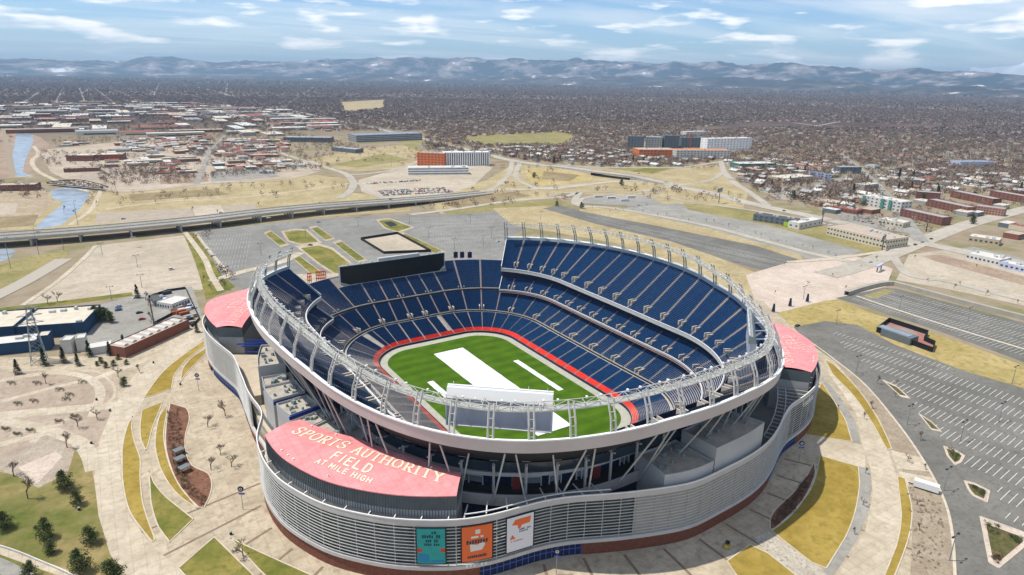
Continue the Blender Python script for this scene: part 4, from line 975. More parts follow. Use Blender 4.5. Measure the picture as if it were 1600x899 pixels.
lawn('lawn', [(360,842),(400,861),(480,897),(520,915),(440,915),(404,890)], M['lawn'])
lawn('lawn', [(1281,713),(1341,730),(1343,756),(1336,800),(1320,842),(1291,889),(1268,880),(1206,831),(1234,806),(1264,770),(1276,740)], M['lawn_dry'])
lawn('planting_bed', [(1262,742),(1238,772),(1212,797),(1203,814),(1203,829),(1212,826),(1242,800),(1264,766),(1274,738),(1272,722)], M['mulch'])
lawn('lawn', [(1284,598),(1302,626),(1322,660),(1331,691),(1260,680),(1256,672),(1268,640),(1277,612)], M['lawn_dry'])
area('gravel_band', [(1342,729),(1359,733),(1362,765),(1355,802),(1340,842),(1312,886),(1292,910),(1284,896),(1319,845),(1335,800),(1343,756)], M['asphalt_old'])
area('gravel_band', [(1284,588),(1312,620),(1337,660),(1345,694),(1332,692),(1320,656),(1300,623),(1284,600)], M['asphalt_old'])
area('promenade', [(1286,572),(1312,608),(1338,648),(1347,695),(1360,732),(1364,770),(1352,830),(1322,880),(1296,915),(1300,960),(1370,960),(1388,905),(1403,850),(1408,800),(1401,745),(1386,700),(1361,650),(1331,608),(1300,574),(1290,560)], M['path'])
area('promenade', [(1252,676),(1332,692),(1352,706),(1352,732),(1282,713),(1242,700)], M['path'])
lawn('lawn', [(1402,745),(1414,749),(1424,790),(1422,830),(1406,880),(1385,925),(1372,925),(1400,855),(1408,802)], M['lawn_dry'])
lawn('lawn', [(1288,562),(1302,570),(1341,610),(1371,655),(1393,702),(1386,704),(1364,664),(1334,620),(1300,584)], M['lawn_dry'])
area('bare_bed', [(1292,552),(1320,566),(1362,606),(1402,660),(1440,717),(1470,772),(1485,822),(1492,899),(1492,960),(1415,960),(1424,880),(1426,800),(1416,750),(1400,715),(1374,655),(1340,606)], mat2('bare_bed_soil', (.30,.24,.17), (.38,.31,.23), .15, 1.0, (.22,.17,.12)))
area('paving_strip', [(1392,704),(1448,718),(1458,738),(1402,733)], M['path']); area('paving_strip', [(1402,737),(1462,748),(1470,768),(1418,760)], M['path'])
# bottom right corner lawn and paving
lawn('lawn', [(1136,878),(1172,852),(1200,866),(1262,915),(1240,945),(1180,945)], M['lawn_dry'])
area('weathered_paving', [(1176,842),(1202,832),(1268,880),(1300,905),(1290,960),(1262,930),(1205,868)], mat2('mottled_concrete', (.42,.37,.29), (.52,.46,.38), .2, 1.0, (.22,.20,.17)))
# --- right-hand car park
area('car_park', [(1240,512),(1290,502),(1340,509),(1400,540),(1500,578),(1600,608),(1750,655),(2000,760),(2000,1100),(1495,1100),(1492,899),(1486,822),(1471,772),(1441,717),(1401,660),(1351,601),(1301,560),(1262,534)], M['asphalt'])
road('kerb', [(1246,520),(1301,560),(1351,601),(1401,660),(1441,717),(1471,772),(1486,822),(1492,899),(1494,990)], 1.0, M['kerb'])
for q in ([(1474,698),(1490,703),(1507,713),(1502,723),(1492,728),(1480,714)], [(1506,752),(1522,756),(1546,768),(1542,786),(1522,777),(1512,765)], [(1531,808),(1600,833),(1612,846),(1560,889),(1545,880),(1539,850)], [(1378,594),(1400,604),(1422,624),(1408,621)], [(1435,647),(1455,660),(1471,676),(1456,673)]):
    o = lawn('traffic_island', q, PALE, .14)
    qc = (sum(x for x, y in q)/len(q), sum(y for x, y in q)/len(q))
    area('island_planting', [(qc[0]+(x-qc[0])*.72, qc[1]+(y-qc[1])*.72) for x, y in q], mat2('island_shrub', (.07,.09,.02), (.16,.11,.06), .4, 1.2), z=LAY[0]+.16)
# bay markings: rows of short strokes either side of a spine
def bays(p0, p1, rowgap, nrow, first=0, start=0.0, bay=2.75, ln=5.6, w=.26, keep=None):
    a = np.array(W(*p0)); b = np.array(W(*p1)); d = (b-a)/np.linalg.norm(b-a); n = np.array([-d[1], d[0]])
    if n@(np.array((0, -1))) < 0: n = -n
    Lr = np.linalg.norm(b-a); mb = MB(); LAY[0] += .002; z = LAY[0]+.01
    for r in range(first, nrow):
        c = a+n*rowgap*r
        s = 0
        while s < Lr:
            for h in (1, -1):
                if r == 0 and h == -1 and first == 0 and start == 0: continue
                p = c+d*s; q = p+n*ln*h
                if keep is None or (keep(p) and keep(q)):
                    e = d*w/2; mb.quad((*(p-e), z), (*(p+e), z), (*(q+e), z), (*(q-e), z))
            s += bay
    return tag(mb.build('bay_markings', M['paint']), kind='structure')
def inpoly(p, poly):
    x, y = p[0], p[1]; c = False; j = len(poly)-1
    for i in range(len(poly)):
        if (poly[i][1] > y) != (poly[j][1] > y) and x < (poly[j][0]-poly[i][0])*(y-poly[i][1])/(poly[j][1]-poly[i][1])+poly[i][0]: c = not c
        j = i
    return c
lotp = [W(*q) for q in [(1290,510),(1340,514),(1400,543),(1500,580),(1600,611),(1750,660),(2000,780),(2000,1100),(1700,1100),(1612,905),(1560,800),(1510,745),(1465,680),(1420,630),(1372,585),(1318,548)]]
isl = [[W(*q) for q in k] for k in ([(1468,692),(1516,716),(1490,735)], [(1500,745),(1555,768),(1545,795),(1515,780)], [(1525,800),(1625,840),(1560,898),(1535,880)])]
bays((1290,514), (1760,660), 17.6, 12, keep=lambda p: inpoly(p, lotp) and not any(inpoly(p, k) for k in isl))
lotu = [W(*q) for q in [(1318,466),(1382,456),(1404,456),(1600,508),(1760,550),(1760,620),(1600,562),(1480,519),(1362,479)]]
bays((1330,468), (1760,603), 16.5, 5, first=-3, start=1, keep=lambda p: inpoly(p, lotu))
road('median', [(1338,463),(1400,484),(1500,516),(1600,546),(1760,595)], 2.5, M['kerb'])
wl = [W(*q) for q in [(905,334),(1040,356),(1180,384),(1244,405),(1215,424),(1150,408),(1050,376),(940,350)]]
bays((905,334), (1250,412), 17.0, 5, keep=lambda p: inpoly(p, wl) and p[0] > 250)
sl2 = [W(*q) for q in [(300,366),(395,360),(440,400),(395,420),(350,430)]]
# --- odd lots, tracks and worn patches in the middle distance
for q, m_ in (([(330,268),(420,262),(436,276),(330,284)], M['asphalt_old']), ([(250,268),(318,264),(326,284),(250,288)], M['dirt']), ([(120,262),(180,258),(196,276),(130,282)], M['gravel']), ([(440,252),(496,252),(500,266),(446,270)], M['asphalt_pale']), ([(300,226),(420,222),(430,238),(300,244)], M['asphalt_old']), ([(905,318),(924,306),(1012,306),(1034,318),(990,323)], M['asphalt_old']), ([(1180,292),(1290,300),(1300,318),(1215,312)], M['gravel']), ([(1300,330),(1420,345),(1440,368),(1330,352)], M['asphalt_old']), ([(1480,392),(1600,420),(1600,405),(1520,386)], M['asphalt_old']), ([(520,258),(560,262),(640,250),(600,240)], M['olive']), ([(200,304),(330,296),(360,304),(210,314)], mat2('brown_grass', (.25,.19,.10), (.33,.26,.15), .02, .3)), ([(690,318),(800,300),(830,306),(720,326)], mat2('brown_grass', (.25,.19,.10), (.33,.26,.15), .02, .3)), ([(850,268),(905,274),(890,284),(846,280)], mat2('brown_grass', (.25,.19,.10), (.33,.26,.15), .02, .3)), ([(1010,262),(1050,262),(1020,270),(985,268)], M['lawn']), ([(0,340),(60,336),(52,352),(0,356)], mat2('brown_grass', (.25,.19,.10), (.33,.26,.15), .02, .3))):
    area('ground_patch', q, m_)
# --- roads
A_ = M['asphalt_old']; HW = mat2('highway_concrete', (.40,.36,.29), (.47,.42,.35), .01, .2, (.36,.32,.26))
road('avenue', [(262,126),(330,142),(400,160),(470,176),(540,192),(610,206),(680,222),(745,238),(800,251),(867,261),(935,269),(1002,279),(1070,294),(1120,304),(1180,320),(1300,345),(1400,370),(1440,380),(1600,412),(1800,450)], 22, HW, line=(0,))
road('ramp', [(1500,250),(1300,246),(1180,246),(1127,253),(1060,262),(990,262),(935,262),(870,258)], 11, HW)
road('ramp', [(1127,253),(1131,268),(1146,285),(1170,300),(1200,322)], 11, HW)
road('ramp', [(760,300),(780,288),(796,270),(800,252)], 9, HW); road('ramp', [(812,256),(806,276),(822,288),(850,296),(900,292)], 9, HW)
road('ramp', [(660,318),(745,300),(830,296),(900,291),(960,284),(1020,284),(1070,290)], 13, HW)
road('ramp', [(1003,300),(1060,290),(1110,282),(1128,270)], 8, HW)
road('street', [(480,255),(512,263),(540,272),(552,286),(546,300),(530,310)], 12, HW); road('street', [(540,274),(590,270),(640,258),(668,244)], 10, HW)
road('street', [(560,285),(580,300),(605,312),(640,316)], 9, HW)
road('street', [(640,336),(720,326),(800,314),(880,308),(905,300),(900,320),(960,326),(1100,352),(1250,392),(1330,410)], 10, HW)
road('street', [(1290,430),(1335,418),(1390,398),(1440,378),(1500,355),(1560,338),(1640,318),(1800,280)], 20, HW, line=(0, 4.5, -4.5), kerb=True)
road('street', [(1395,400),(1420,430),(1480,440),(1560,460),(1700,495)], 8, HW)
road('street', [(330,440),(380,425),(440,410),(470,395)], 9, M['path'])
road('footpath', [(288,362),(318,402),(330,430),(345,455)], 5, M['path']); road('footpath', [(305,364),(340,408),(362,432)], 3, M['path'])
road('footpath', [(35,478),(90,440),(130,405),(150,384)], 4, M['path']); road('footpath', [(-20,470),(40,440),(100,405)], 14, mat('path_old', (.40,.35,.28)))
road('footpath', [(1230,410),(1290,406),(1350,398),(1390,392)], 6, M['path'])
road('street', [(425,235),(470,250),(512,263)], 10, HW)
road('street', [(60,248),(200,240),(330,250),(440,246)], 8, M['asphalt_old']); road('street', [(306,290),(318,262),(330,236),(352,212)], 8, M['asphalt_old']); road('street', [(860,303),(930,300),(1010,304),(1080,316),(1180,330),(1300,352)], 7, HW); road('street', [(905,322),(912,310),(960,303)], 7, HW); road('street', [(1215,312),(1235,290),(1300,282),(1340,300)], 7, M['asphalt_old']); road('street', [(1290,345),(1360,340),(1440,352)], 7, M['asphalt_old'])
road('street', [(0,300),(100,292),(200,300),(330,287),(440,282),(498,268)], 6, mat('embankment_top', (.42,.36,.25)))
for px in ([(40,165),(120,150),(155,128)], [(240,150),(250,128)], [(352,152),(356,128)], [(440,166),(470,150),(500,128)], [(560,162),(640,150),(700,130)], [(1060,172),(1200,160),(1400,158)], [(1100,240),(1260,200),(1420,172)], [(1240,300),(1400,262),(1600,232)], [(1440,378),(1380,300),(1340,262),(1310,240)], [(1600,250),(1480,232),(1330,205),(1240,192)]):
    road('street', px, 15, A_)

# worn joints on the wide pale lot and bays in the lots behind the stadium
mb = MB(); LAY[0] += .002
lp = [W(*q) for q in [(108,430),(155,387),(286,371),(308,428),(316,450),(205,459),(104,473)]]
a0 = np.array(W(160,388)); d0 = np.array(W(286,371))-a0; d0 /= np.linalg.norm(d0); n0 = np.array((d0[1], -d0[0]))
for k in range(-6, 40):
    for j in range(0, 90):
        p = a0+d0*j*6+n0*k*17; q = p+d0*5.9
        if inpoly(p, lp) and inpoly(q, lp): mb.quad((*(p-n0*.12), LAY[0]), (*(q-n0*.12), LAY[0]), (*(q+n0*.12), LAY[0]), (*(p+n0*.12), LAY[0]))
tag(mb.build('lot_joints', mat('lot_joint', (.30, .235, .16))), kind='structure')
for c, dr, poly in (((300,366),(395,361),[(306,368),(392,364),(436,398),(398,416),(352,424)]), ((640,342),(790,336),[(640,342),(785,335),(822,350),(792,376),(770,400),(700,392),(680,384)])):
    pl_ = [W(*q) for q in poly]; bays(c, dr, 18, 22, start=1, w=.16, keep=lambda p: inpoly(p, pl_))

print('top layer', LAY[0])

# ================================================================== THE VIADUCT
def ramp3(px, zs):
    return smooth_line([(*W(a, b, z), z) for (a, b), z in zip(px, zs)], 6)
bridge = empty('highway_bridge'); tag(bridge, 'long elevated concrete highway crossing behind the car parks on the left', 'bridge')
vp = ramp3([(-420,392),(-160,378),(0,369),(150,358),(300,344),(400,332),(500,322),(600,315),(680,309),(760,301)], [9,9,9,9,9,9,8.6,7,4,0.8])
WID = 30
a, b = offs(vp, WID/2), offs(vp, -WID/2); mb = MB()
for i in range(len(vp)-1):
    mb.cur = 0; mb.quad(b[i], b[i+1], a[i+1], a[i]); mb.cur = 1
    for s in (a, b): mb.quad(s[i], s[i+1], (s[i+1][0], s[i+1][1], max(0, s[i+1][2]-1.9)), (s[i][0], s[i][1], max(0, s[i][2]-1.9)))
    mb.quad((*b[i][:2], max(0, b[i][2]-1.9)), (*b[i+1][:2], max(0, b[i+1][2]-1.9)), (*a[i+1][:2], max(0, a[i+1][2]-1.9)), (*a[i][:2], max(0, a[i][2]-1.9)))
mb.build('deck', [mat2('bridge_deck', (.27,.255,.22), (.33,.315,.275), .02, .3, (.23,.215,.185)), M['concrete']], bridge)
mb = MB(); mb.cur = 0
for off in (WID/2-.3, -WID/2+.3, 0):
    c = offs(vp, off)
    for i in range(len(c)-1): mb.beam((c[i][0], c[i][1], c[i][2]+.5), (c[i+1][0], c[i+1][1], c[i+1][2]+.5), .5, 1.0)
mb.build('parapet', mat('parapet_concrete', (.50, .45, .37), noise=.1, scale=.4), bridge)
mb = MB()
for off in (4, 7.6, 11.2, -4, -7.6, -11.2):
    c, d = offs(vp, off+.12), offs(vp, off-.12)
    for i in range(len(c)-1): mb.quad((*d[i][:2], d[i][2]+.02), (*d[i+1][:2], d[i+1][2]+.02), (*c[i+1][:2], c[i+1][2]+.02), (*c[i][:2], c[i][2]+.02))
mb.build('lane_lines', M['paint'], bridge)
acc = 0
for i in range(1, len(vp)-1):
    acc += math.hypot(vp[i][0]-vp[i-1][0], vp[i][1]-vp[i-1][1])
    if acc > 34 and vp[i][2] > 4:
        acc = 0; x, y, z = vp[i]; dx, dy = vp[i+1][0]-vp[i-1][0], vp[i+1][1]-vp[i-1][1]; an = math.atan2(dy, dx)
        mb = MB(); mb.box(x, y, z-3.2, 2.2, WID-2, 1.3, an)
        for o in (-WID/2+2.2, -4, 4, WID/2-2.2): mb.box(x-math.sin(an)*o, y+math.cos(an)*o, 0, 1.6, 1.6, z-3.1, an)
        mb.build('pier', M['concrete'], bridge)
# overpass at the interchange
ov = empty('overpass_bridge'); tag(ov, 'short road overpass in the grassy interchange with a dark gap beneath', 'bridge')
op = ramp3([(860,259),(905,264),(932,268),(956,271),(980,274),(1003,278),(1040,286)], [.5,3,6.2,6.6,6.2,4,.6])
a, b = offs(op, 12), offs(op, -12); mb = MB()
for i in range(len(op)-1):
    mb.cur = 0; mb.quad(b[i], b[i+1], a[i+1], a[i]); mb.cur = 1
    gap = 915 < 860+(1040-860)*i/len(op) < 985
    for s in (a, b):
        lo = lambda p: p[2]-1.6 if gap else 0
        mb.quad(s[i], s[i+1], (*s[i+1][:2], max(0, lo(s[i+1]))), (*s[i][:2], max(0, lo(s[i]))))
mb.build('deck', [HW, M['concrete']], ov); mb = MB()
for s in (a, b):
    for i in range(len(s)-1): mb.beam((*s[i][:2], s[i][2]+.5), (*s[i+1][:2], s[i+1][2]+.5), .4, .9)
mb.build('parapet', M['concrete'], ov)
# truss footbridge over the river
rb = empty('river_bridge'); tag(rb, 'dark steel truss bridge over the river at the far left', 'bridge')
p0, p1 = np.array(W(78, 290)), np.array(W(166, 298)); mb = MB(); nn = 12
d = (p1-p0)/nn; pn = np.array((-d[1], d[0]))/np.linalg.norm(d)*4
for s in (-1, 1):
    for i in range(nn):
        q0, q1 = p0+d*i+pn*s, p0+d*(i+1)+pn*s; h0, h1 = 5+6*math.sin(math.pi*i/nn), 5+6*math.sin(math.pi*(i+1)/nn)
        mb.beam((*q0, 4), (*q1, 4), .9); mb.beam((*q0, h0), (*q1, h1), .8); mb.beam((*q0, 4), (*q0, h0), .5); mb.beam((*q0, h0) if i % 2 else (*q0, 4), (*q1, 4) if i % 2 else (*q1, h1), .5)
mb.build('truss_frame', mat('rust_steel', (.07, .05, .045)), rb)
mb = MB(); mb.prism([tuple(p0+pn), tuple(p1+pn), tuple(p1-pn), tuple(p0-pn)], 3.2, 4.0); mb.build('deck', M['concrete'], rb)

# ================================================================== BUILDINGS
WINM = mat('window_glass', (0.05, 0.065, 0.08), rough=.2, spec=.6)
def col(n, c, nz=.08, sc=.15, r=.85): return mat(n, c, rough=r, noise=nz, scale=sc)
WL = {'brick': col('wall_brick', (.22,.085,.055)), 'tan': col('wall_tan', (.46,.37,.26)), 'white': col('wall_white', (.58,.56,.51)), 'grey': col('wall_grey', (.32,.32,.31)), 'cream': col('wall_cream', (.58,.51,.38)), 'blue': col('wall_blue', (.018,.055,.115)), 'palebrick': col('wall_pale_brick', (.38,.20,.14)), 'slate': col('wall_slate', (.13,.15,.16)), 'bright': col('wall_bright', (.80,.79,.76)), 'lilac': col('wall_lilac', (.46,.48,.60)), 'orange': col('wall_orange', (.62,.17,.05)), 'teal': col('wall_teal', (.08,.25,.20))}
RF = {'white': col('roof_white', (.60,.57,.51)), 'cream': col('roof_cream', (.60,.53,.41)), 'grey': col('roof_grey', (.36,.35,.33)), 'dark': col('roof_dark', (.10,.095,.09)), 'brown': col('roof_brown', (.20,.14,.10)), 'red': col('roof_red', (.30,.085,.06)), 'tan': col('roof_tan', (.46,.37,.29)), 'orange': col('roof_orange', (.55,.22,.09)), 'blue': col('roof_blue_grey', (.24,.28,.32))}
def frame(pl, pr_):
    """front edge between two ground points; returns origin, unit along, unit away"""
    a, b = np.array(W(*pl)), np.array(W(*pr_)); L_ = np.linalg.norm(b-a); t = (b-a)/L_; n = np.array((-t[1], t[0]))
    if n@((a+b)/2-np.array(CAM[:2])) < 0: n = -n
    return a, t, n, L_
def building(pl, pr_, depth, h, wall, roof, label, cat='building', name='building', rows=2, bays_=8, win='grid', group=None, plant=True, parapet=.6, inset=0.0, eaves=False):
    a, t, n, L_ = frame(pl, pr_); cx, cy = a+t*L_/2+n*depth/2; an = math.atan2(t[1], t[0]); o = empty(name, (cx, cy, 0), an); tag(o, label, cat, group)
    f = 1 if (n[0]*-math.sin(an)+n[1]*math.cos(an)) > 0 else -1    # +1: local +y points away
    X, Y = L_/2, depth/2; mb = MB(); mb.box(0, 0, 0, L_, depth, h); mb.build('wall', WL[wall], o)
    mb = MB(); mb.box(0, 0, h, L_-.6, depth-.6, .12); mb.build('roof', RF[roof], o)
    if parapet:
        mb = MB()
        for s in (1, -1): mb.box(0, s*(Y-.15), h, L_, .3, parapet); mb.box(s*(X-.15), 0, h, .3, depth-.6, parapet)
        mb.build('parapet', WL[wall], o)
    if win == 'grid' and rows:
        me = None; fh = h/rows; bw = L_/bays_
        for r in range(rows):
            for k in range(bays_):
                if me is None: mb = MB(); mb.box(0, 0, 0, min(bw*.5, 2.6), .12, min(fh*.45, 1.7)); w = mb.build('window', WINM, o); me = w.data
                else: w = bpy.data.objects.new('window', me); C.objects.link(w); w.parent = o
                w.location = (-X+bw*(k+.5), -f*(Y+.04), fh*r+fh*.36)
        nb2 = max(2, int(bays_*depth/L_))
        for r in range(rows):
            for k in range(nb2):
                for s in (1, -1):
                    w = bpy.data.objects.new('window', me); C.objects.link(w); w.parent = o; w.rotation_euler = (0, 0, math.pi/2); w.location = (s*(X+.04), -Y+depth/nb2*(k+.5), fh*r+fh*.36)
    elif win == 'band':
        for r in range(rows):
            fh = h/rows; mb = MB(); mb.box(0, 0, fh*r+fh*.38, L_+.16, depth+.16, fh*.32); mb.build('window_band', WINM, o)
    elif win == 'fins':
        mb = MB(); mb.box(0, 0, 1.2, L_+.1, depth+.1, h-2.0); mb.build('window_band', WINM, o)
        mb = MB(); k = int(L_/4.2)
        for i in range(k+1): mb.box(-X+L_*i/k, 0, .6, 2.3, depth+.5, h-.4)
        mb.build('fins', WL[wall], o)
    if plant and L_ > 18:
        rg = random.Random(int(pl[0]*3+pl[1]))
        for _ in range(int(4+L_/16)): mb = MB(); mb.box(rg.uniform(-X+3, X-3), rg.uniform(-Y+2, Y-2), h+.1, rg.uniform(1.5, 4), rg.uniform(1.5, 3.4), rg.uniform(.9, 2.0)); mb.build('roof_plant', M['steel'], o)
    return o
# far buildings that stand out
building((695,260), (764,259), 22, 25, 'bright', 'white', 'tall white-finned slab building beside the orange block', win='fins', plant=True)
building((652,259), (694,261), 26, 24, 'orange', 'grey', 'orange-fronted block at the left end of the white-finned slab', rows=5, bays_=8)
building((638,274), (732,273), 26, 12, 'bright', 'white', 'low white office building with dark window bands before the orange block', rows=3, win='band')
building((557,223), (660,219), 60, 17, 'grey', 'blue', 'long grey-green office building with window bands in the middle distance', rows=4, win='band')
building((443,222), (516,223), 40, 11, 'slate', 'grey', 'long pale blue-grey flats behind bare trees, left of the grey office', rows=3, bays_=14)
building((518,236), (555,240), 24, 8, 'slate', 'grey', 'small dark building at the roadside left of the grey office', rows=2, bays_=6)
building((980,233), (1004,234), 34, 30, 'slate', 'dark', 'dark grey apartment block at the left end of the hilltop complex', rows=6, bays_=5)
building((1008,231), (1034,232), 30, 26, 'grey', 'grey', 'mid-grey apartment block second from the left in the hilltop complex', rows=5, bays_=6)
building((1037,232), (1060,232), 30, 30, 'slate', 'dark', 'dark grey apartment block left of the red crane', rows=6, bays_=5)
building((1064,231), (1104,231), 26, 24, 'slate', 'dark', 'dark grey apartment wing beside the red crane', rows=5, bays_=8)
building((998,247), (1055,247), 44, 17, 'orange', 'tan', 'orange-walled apartment block under construction, left half', rows=3, bays_=10)
building((1056,249), (1140,249), 40, 18, 'white', 'orange', 'white apartment block with an orange roof under construction, right half', rows=4, bays_=16)
building((1104,236), (1173,234), 26, 28, 'bright', 'white', 'white eight-window-wide residential block at the right of the hilltop complex', rows=5, bays_=14)
building((1072,214), (1104,213), 26, 14, 'white', 'white', 'pale block behind the red crane', rows=3, bays_=6)
building((1155,264), (1212,263), 34, 9, 'teal', 'white', 'low green-glass building with a white roof by the interchange', rows=2, win='band')
building((1224,287), (1272,283), 34, 8, 'tan', 'cream', 'low cream-roofed shop beside the lilac townhouses', rows=1, bays_=7)
for i, x in enumerate((1264, 1276, 1288)):
    building((x,279+i*2), (x+10,279.5+i*2), 14, 11, 'lilac', 'dark', 'lilac townhouse with a dark roof, '+('left', 'middle', 'right')+' of a row of three' if False else ('lilac townhouse with a dark roof nearest the cream-roofed shop', 'lilac townhouse between two others like it', 'lilac townhouse at the right end of its row')[i], cat='house', rows=3, bays_=2, group='lilac townhouses')
building((1312,272), (1345,272), 22, 12, 'slate', 'grey', 'dark grey cube-like building right of the lilac townhouses', rows=3, bays_=5)
building((1345,320), (1406,332), 22, 13, 'white', 'white', 'white three-storey building with green corner strips', rows=3, bays_=9)
for s in ((1345.5,320.2), (1374,325.5), (1386,328)):
    a, t, n, L_ = frame((s[0], s[1]), (s[0]+4, s[1]+.8)); o = building((s[0], s[1]+.6), (s[0]+4.5, s[1]+1.4), 1.0, 13.6, 'teal', 'grey', {1345.5: 'green corner strip at the left end of the white three-storey building', 1374: 'left-hand green strip in the middle of the white three-storey building', 1386: 'right-hand green strip in the middle of the white three-storey building'}[s[0]], cat='panel', name='facade_panel', rows=0, win='', plant=False, parapet=0)
building((1298,329), (1338,336), 16, 5, 'brick', 'red', 'low dark red pitched shop left of the white three-storey building', rows=1, bays_=6)
building((1371,350), (1410,357), 18, 6, 'cream', 'white', 'small cream building with arched front among parked cars', rows=1, bays_=6)
BR = [((1405,338), (1470,353), 'brick', 'long brick apartment building with a pale grey roof, nearest the crossroads'), ((1447,322), (1509,336), 'brick', 'brick apartment building directly behind the one nearest the crossroads'), ((1431,310), (1468,313), 'brick', 'small brick apartment building at the left back of the brick group'), ((1484,308), (1549,322), 'brick', 'brick apartment building with a dark evergreen at its front'), ((1521,333), (1567,339), 'palebrick', 'pale brick apartment building with a hipped roof at the right of the brick group'), ((1545,308), (1610,320), 'brick', 'brick apartment building cut by the right edge of the picture')]
for a_, b_, w_, l_ in BR: building(a_, b_, 15, 9.5, w_, 'grey', l_, rows=3, bays_=10, plant=False)
building((1176,345), (1244,355), 14, 7.5, 'slate', 'dark', 'dark building with a bright green and orange painted end wall', rows=2, bays_=8)
mo = building((1222,353.5), (1247,357), 1.0, 6, 'slate', 'dark', 'bright green and orange mural wall on the dark building', cat='mural', name='mural_wall', rows=0, win='', plant=False, parapet=0)
mb = MB(); mb.box(-3, -.6, .6, 9, .2, 4.8); mb.build('green_panel', mat('lime_paint', (.35, .55, .03)), mo); mb = MB(); mb.box(5, -.6, .6, 5, .2, 4.8); mb.build('orange_panel', mat('orange_paint', (.75, .28, .04)), mo)
building((1248,359), (1283,352), 14, 7, 'white', 'white', 'white building at the foot of the blue pole sign', rows=1, bays_=5)
building((1291,367), (1384,390), 34, 9.5, 'cream', 'tan', 'long cream motel-like building with a flat tan roof by the crossroads', rows=2, bays_=18)
building((1508,405), (1560,417), 20, 6, 'white', 'white', 'low white building with a blue-rimmed drive-in canopy at the right', rows=1, bays_=8)
building((1560,418), (1660,440), 14, 5, 'lilac', 'white', 'long pale violet-banded building at the right edge', rows=1, bays_=12)
building((1512,378), (1560,385), 18, 6, 'tan', 'white', 'white-roofed building across the road from the brick flats', rows=1, bays_=6)
building((1500,262), (1550,262), 30, 11, 'lilac', 'blue', 'pale blue barrel-roofed hall among the houses at the right', rows=1, bays_=4)
# left: yards and works
building((104,252), (146,252), 36, 10, 'brick', 'cream', 'cream-roofed brick warehouse, left of the pair by the river', rows=1, bays_=6)
building((151,251), (193,250), 36, 10, 'brick', 'cream', 'cream-roofed brick warehouse, right of the pair by the river', rows=1, bays_=6)
building((100,270), (156,268), 18, 6, 'brick', 'tan', 'low brick building in front of the pair of cream-roofed warehouses', rows=1, bays_=9)
building((-20,300), (56,298), 22, 8, 'brick', 'tan', 'brick works by the river bank at the left edge', rows=2, bays_=10)
building((255,252), (308,249), 16, 5, 'tan', 'white', 'long narrow white-roofed shed left of the open yard', rows=1, bays_=8)
building((405,272), (426,272), 12, 4, 'white', 'white', 'small white trailer-like shed in the open yard', rows=1, bays_=3)
building((440,262), (476,262), 14, 5, 'white', 'white', 'white shed at the right of the open yard', rows=1, bays_=4)
# blue warehouse
aq = building((-110,544), (26,533), 34, 9.0, 'blue', 'cream', 'huge dark blue hall with a cream roof at the left edge', rows=0, win='', plant=True, parapet=.9)
building((27,532), (134,524), 35, 8.0, 'blue', 'cream', 'dark blue hall with a wide cream roof, right of the pair', rows=0, win='', parapet=.9)
building((-60,562), (60,549), 14, 6.5, 'blue', 'white', 'low dark blue annex with rooftop plant before the blue halls', rows=0, win='')
building((62,549), (80,547), 9, 9, 'blue', 'cream', 'small blue stair tower against the blue halls', rows=0, win='', plant=False)
building((97,553), (114,552), 8, 8, 'white', 'white', 'white stair tower, left of the two beside the blue halls', rows=0, win='', plant=False)
building((121,550), (136,548), 8, 8, 'white', 'white', 'white stair tower, right of the two beside the blue halls', rows=0, win='', plant=False)
building((140,556), (176,550), 10, 4, 'white', 'white', 'low white wing with a gridded rooftop frame', rows=0, win='')
bb = building((197,560), (297,514), 13, 6, 'brick', 'tan', 'long dark brick building with arched white rooftop vents', rows=0, win='', plant=False)
Lb = np.linalg.norm(np.array(W(197,560))-np.array(W(297,514)))
for k in range(8):
    mb = MB(); x = -Lb/2+4+(Lb-8)*k/7; n_ = len(mb.v)
    for i in range(9):
        an = math.pi*i/8
        for y in (-3.8, 3.8): mb.v.append((x+1.7*math.cos(an), y, 6.1+1.2*math.sin(an)))
    for i in range(8): mb.f.append((n_+2*i, n_+2*i+1, n_+2*i+3, n_+2*i+2)); mb.mi.append(0)
    for y, s in ((-4.5, 0), (4.5, 1)): mb.f.append(tuple(n_+2*i+s for i in range(9))); mb.mi.append(0)
    mb.build('roof_vent', M['steel'] if k % 2 else RF['white'], bb)
building((246,482), (270,486), 16, 4.5, 'white', 'white', 'white canopy pavilion in the storage yard', rows=1, bays_=6)
building((236,470), (242,480), 5, 4, 'slate', 'dark', 'dark storage hut beside the white canopy pavilion', rows=0, win='', plant=False)
# black fenced compound in the lawn by the car park
cp = empty('fenced_compound', (*W(1412,528), 0)); tag(cp, 'black-screened compound on the tan lawn by the car park', 'enclosure')
ox, oy = W(1412,528); q = [(W(*k)[0]-ox, W(*k)[1]-oy) for k in ((1369,519),(1388,504),(1449,524),(1443,533),(1460,541),(1456,551))]
mb = MB()
for i in range(len(q)):
    a, b = q[i], q[(i+1) % len(q)]; mb.beam((*a, 1.8), (*b, 1.8), .3, 3.6)
mb.build('screen_fence', mat('black_mesh', (.012,.012,.014)), cp)
mb = MB(); mb.poly([(x, y, .34) for x, y in q]); mb.build('floor', mat('compound_floor', (.30,.27,.24), scale=.05, col2=(.36,.12,.08)), cp)
s0, s1 = W(1386,524), W(1432,540); an = math.atan2(s1[1]-s0[1], s1[0]-s0[0]); mb = MB(); mb.box((s0[0]+s1[0])/2-ox, (s0[1]+s1[1])/2-oy+2, .3, math.hypot(s1[0]-s0[0], s1[1]-s0[1]), 9, 4.6, an); mb.build('stage_shed', [WL['slate']], cp)
mb = MB(); mb.box((s0[0]+s1[0])/2-ox, (s0[1]+s1[1])/2-oy+5, 4.65, math.hypot(s1[0]-s0[0], s1[1]-s0[1])+1, 6, .5, an); mb.build('shed_roof', RF['blue'], cp)
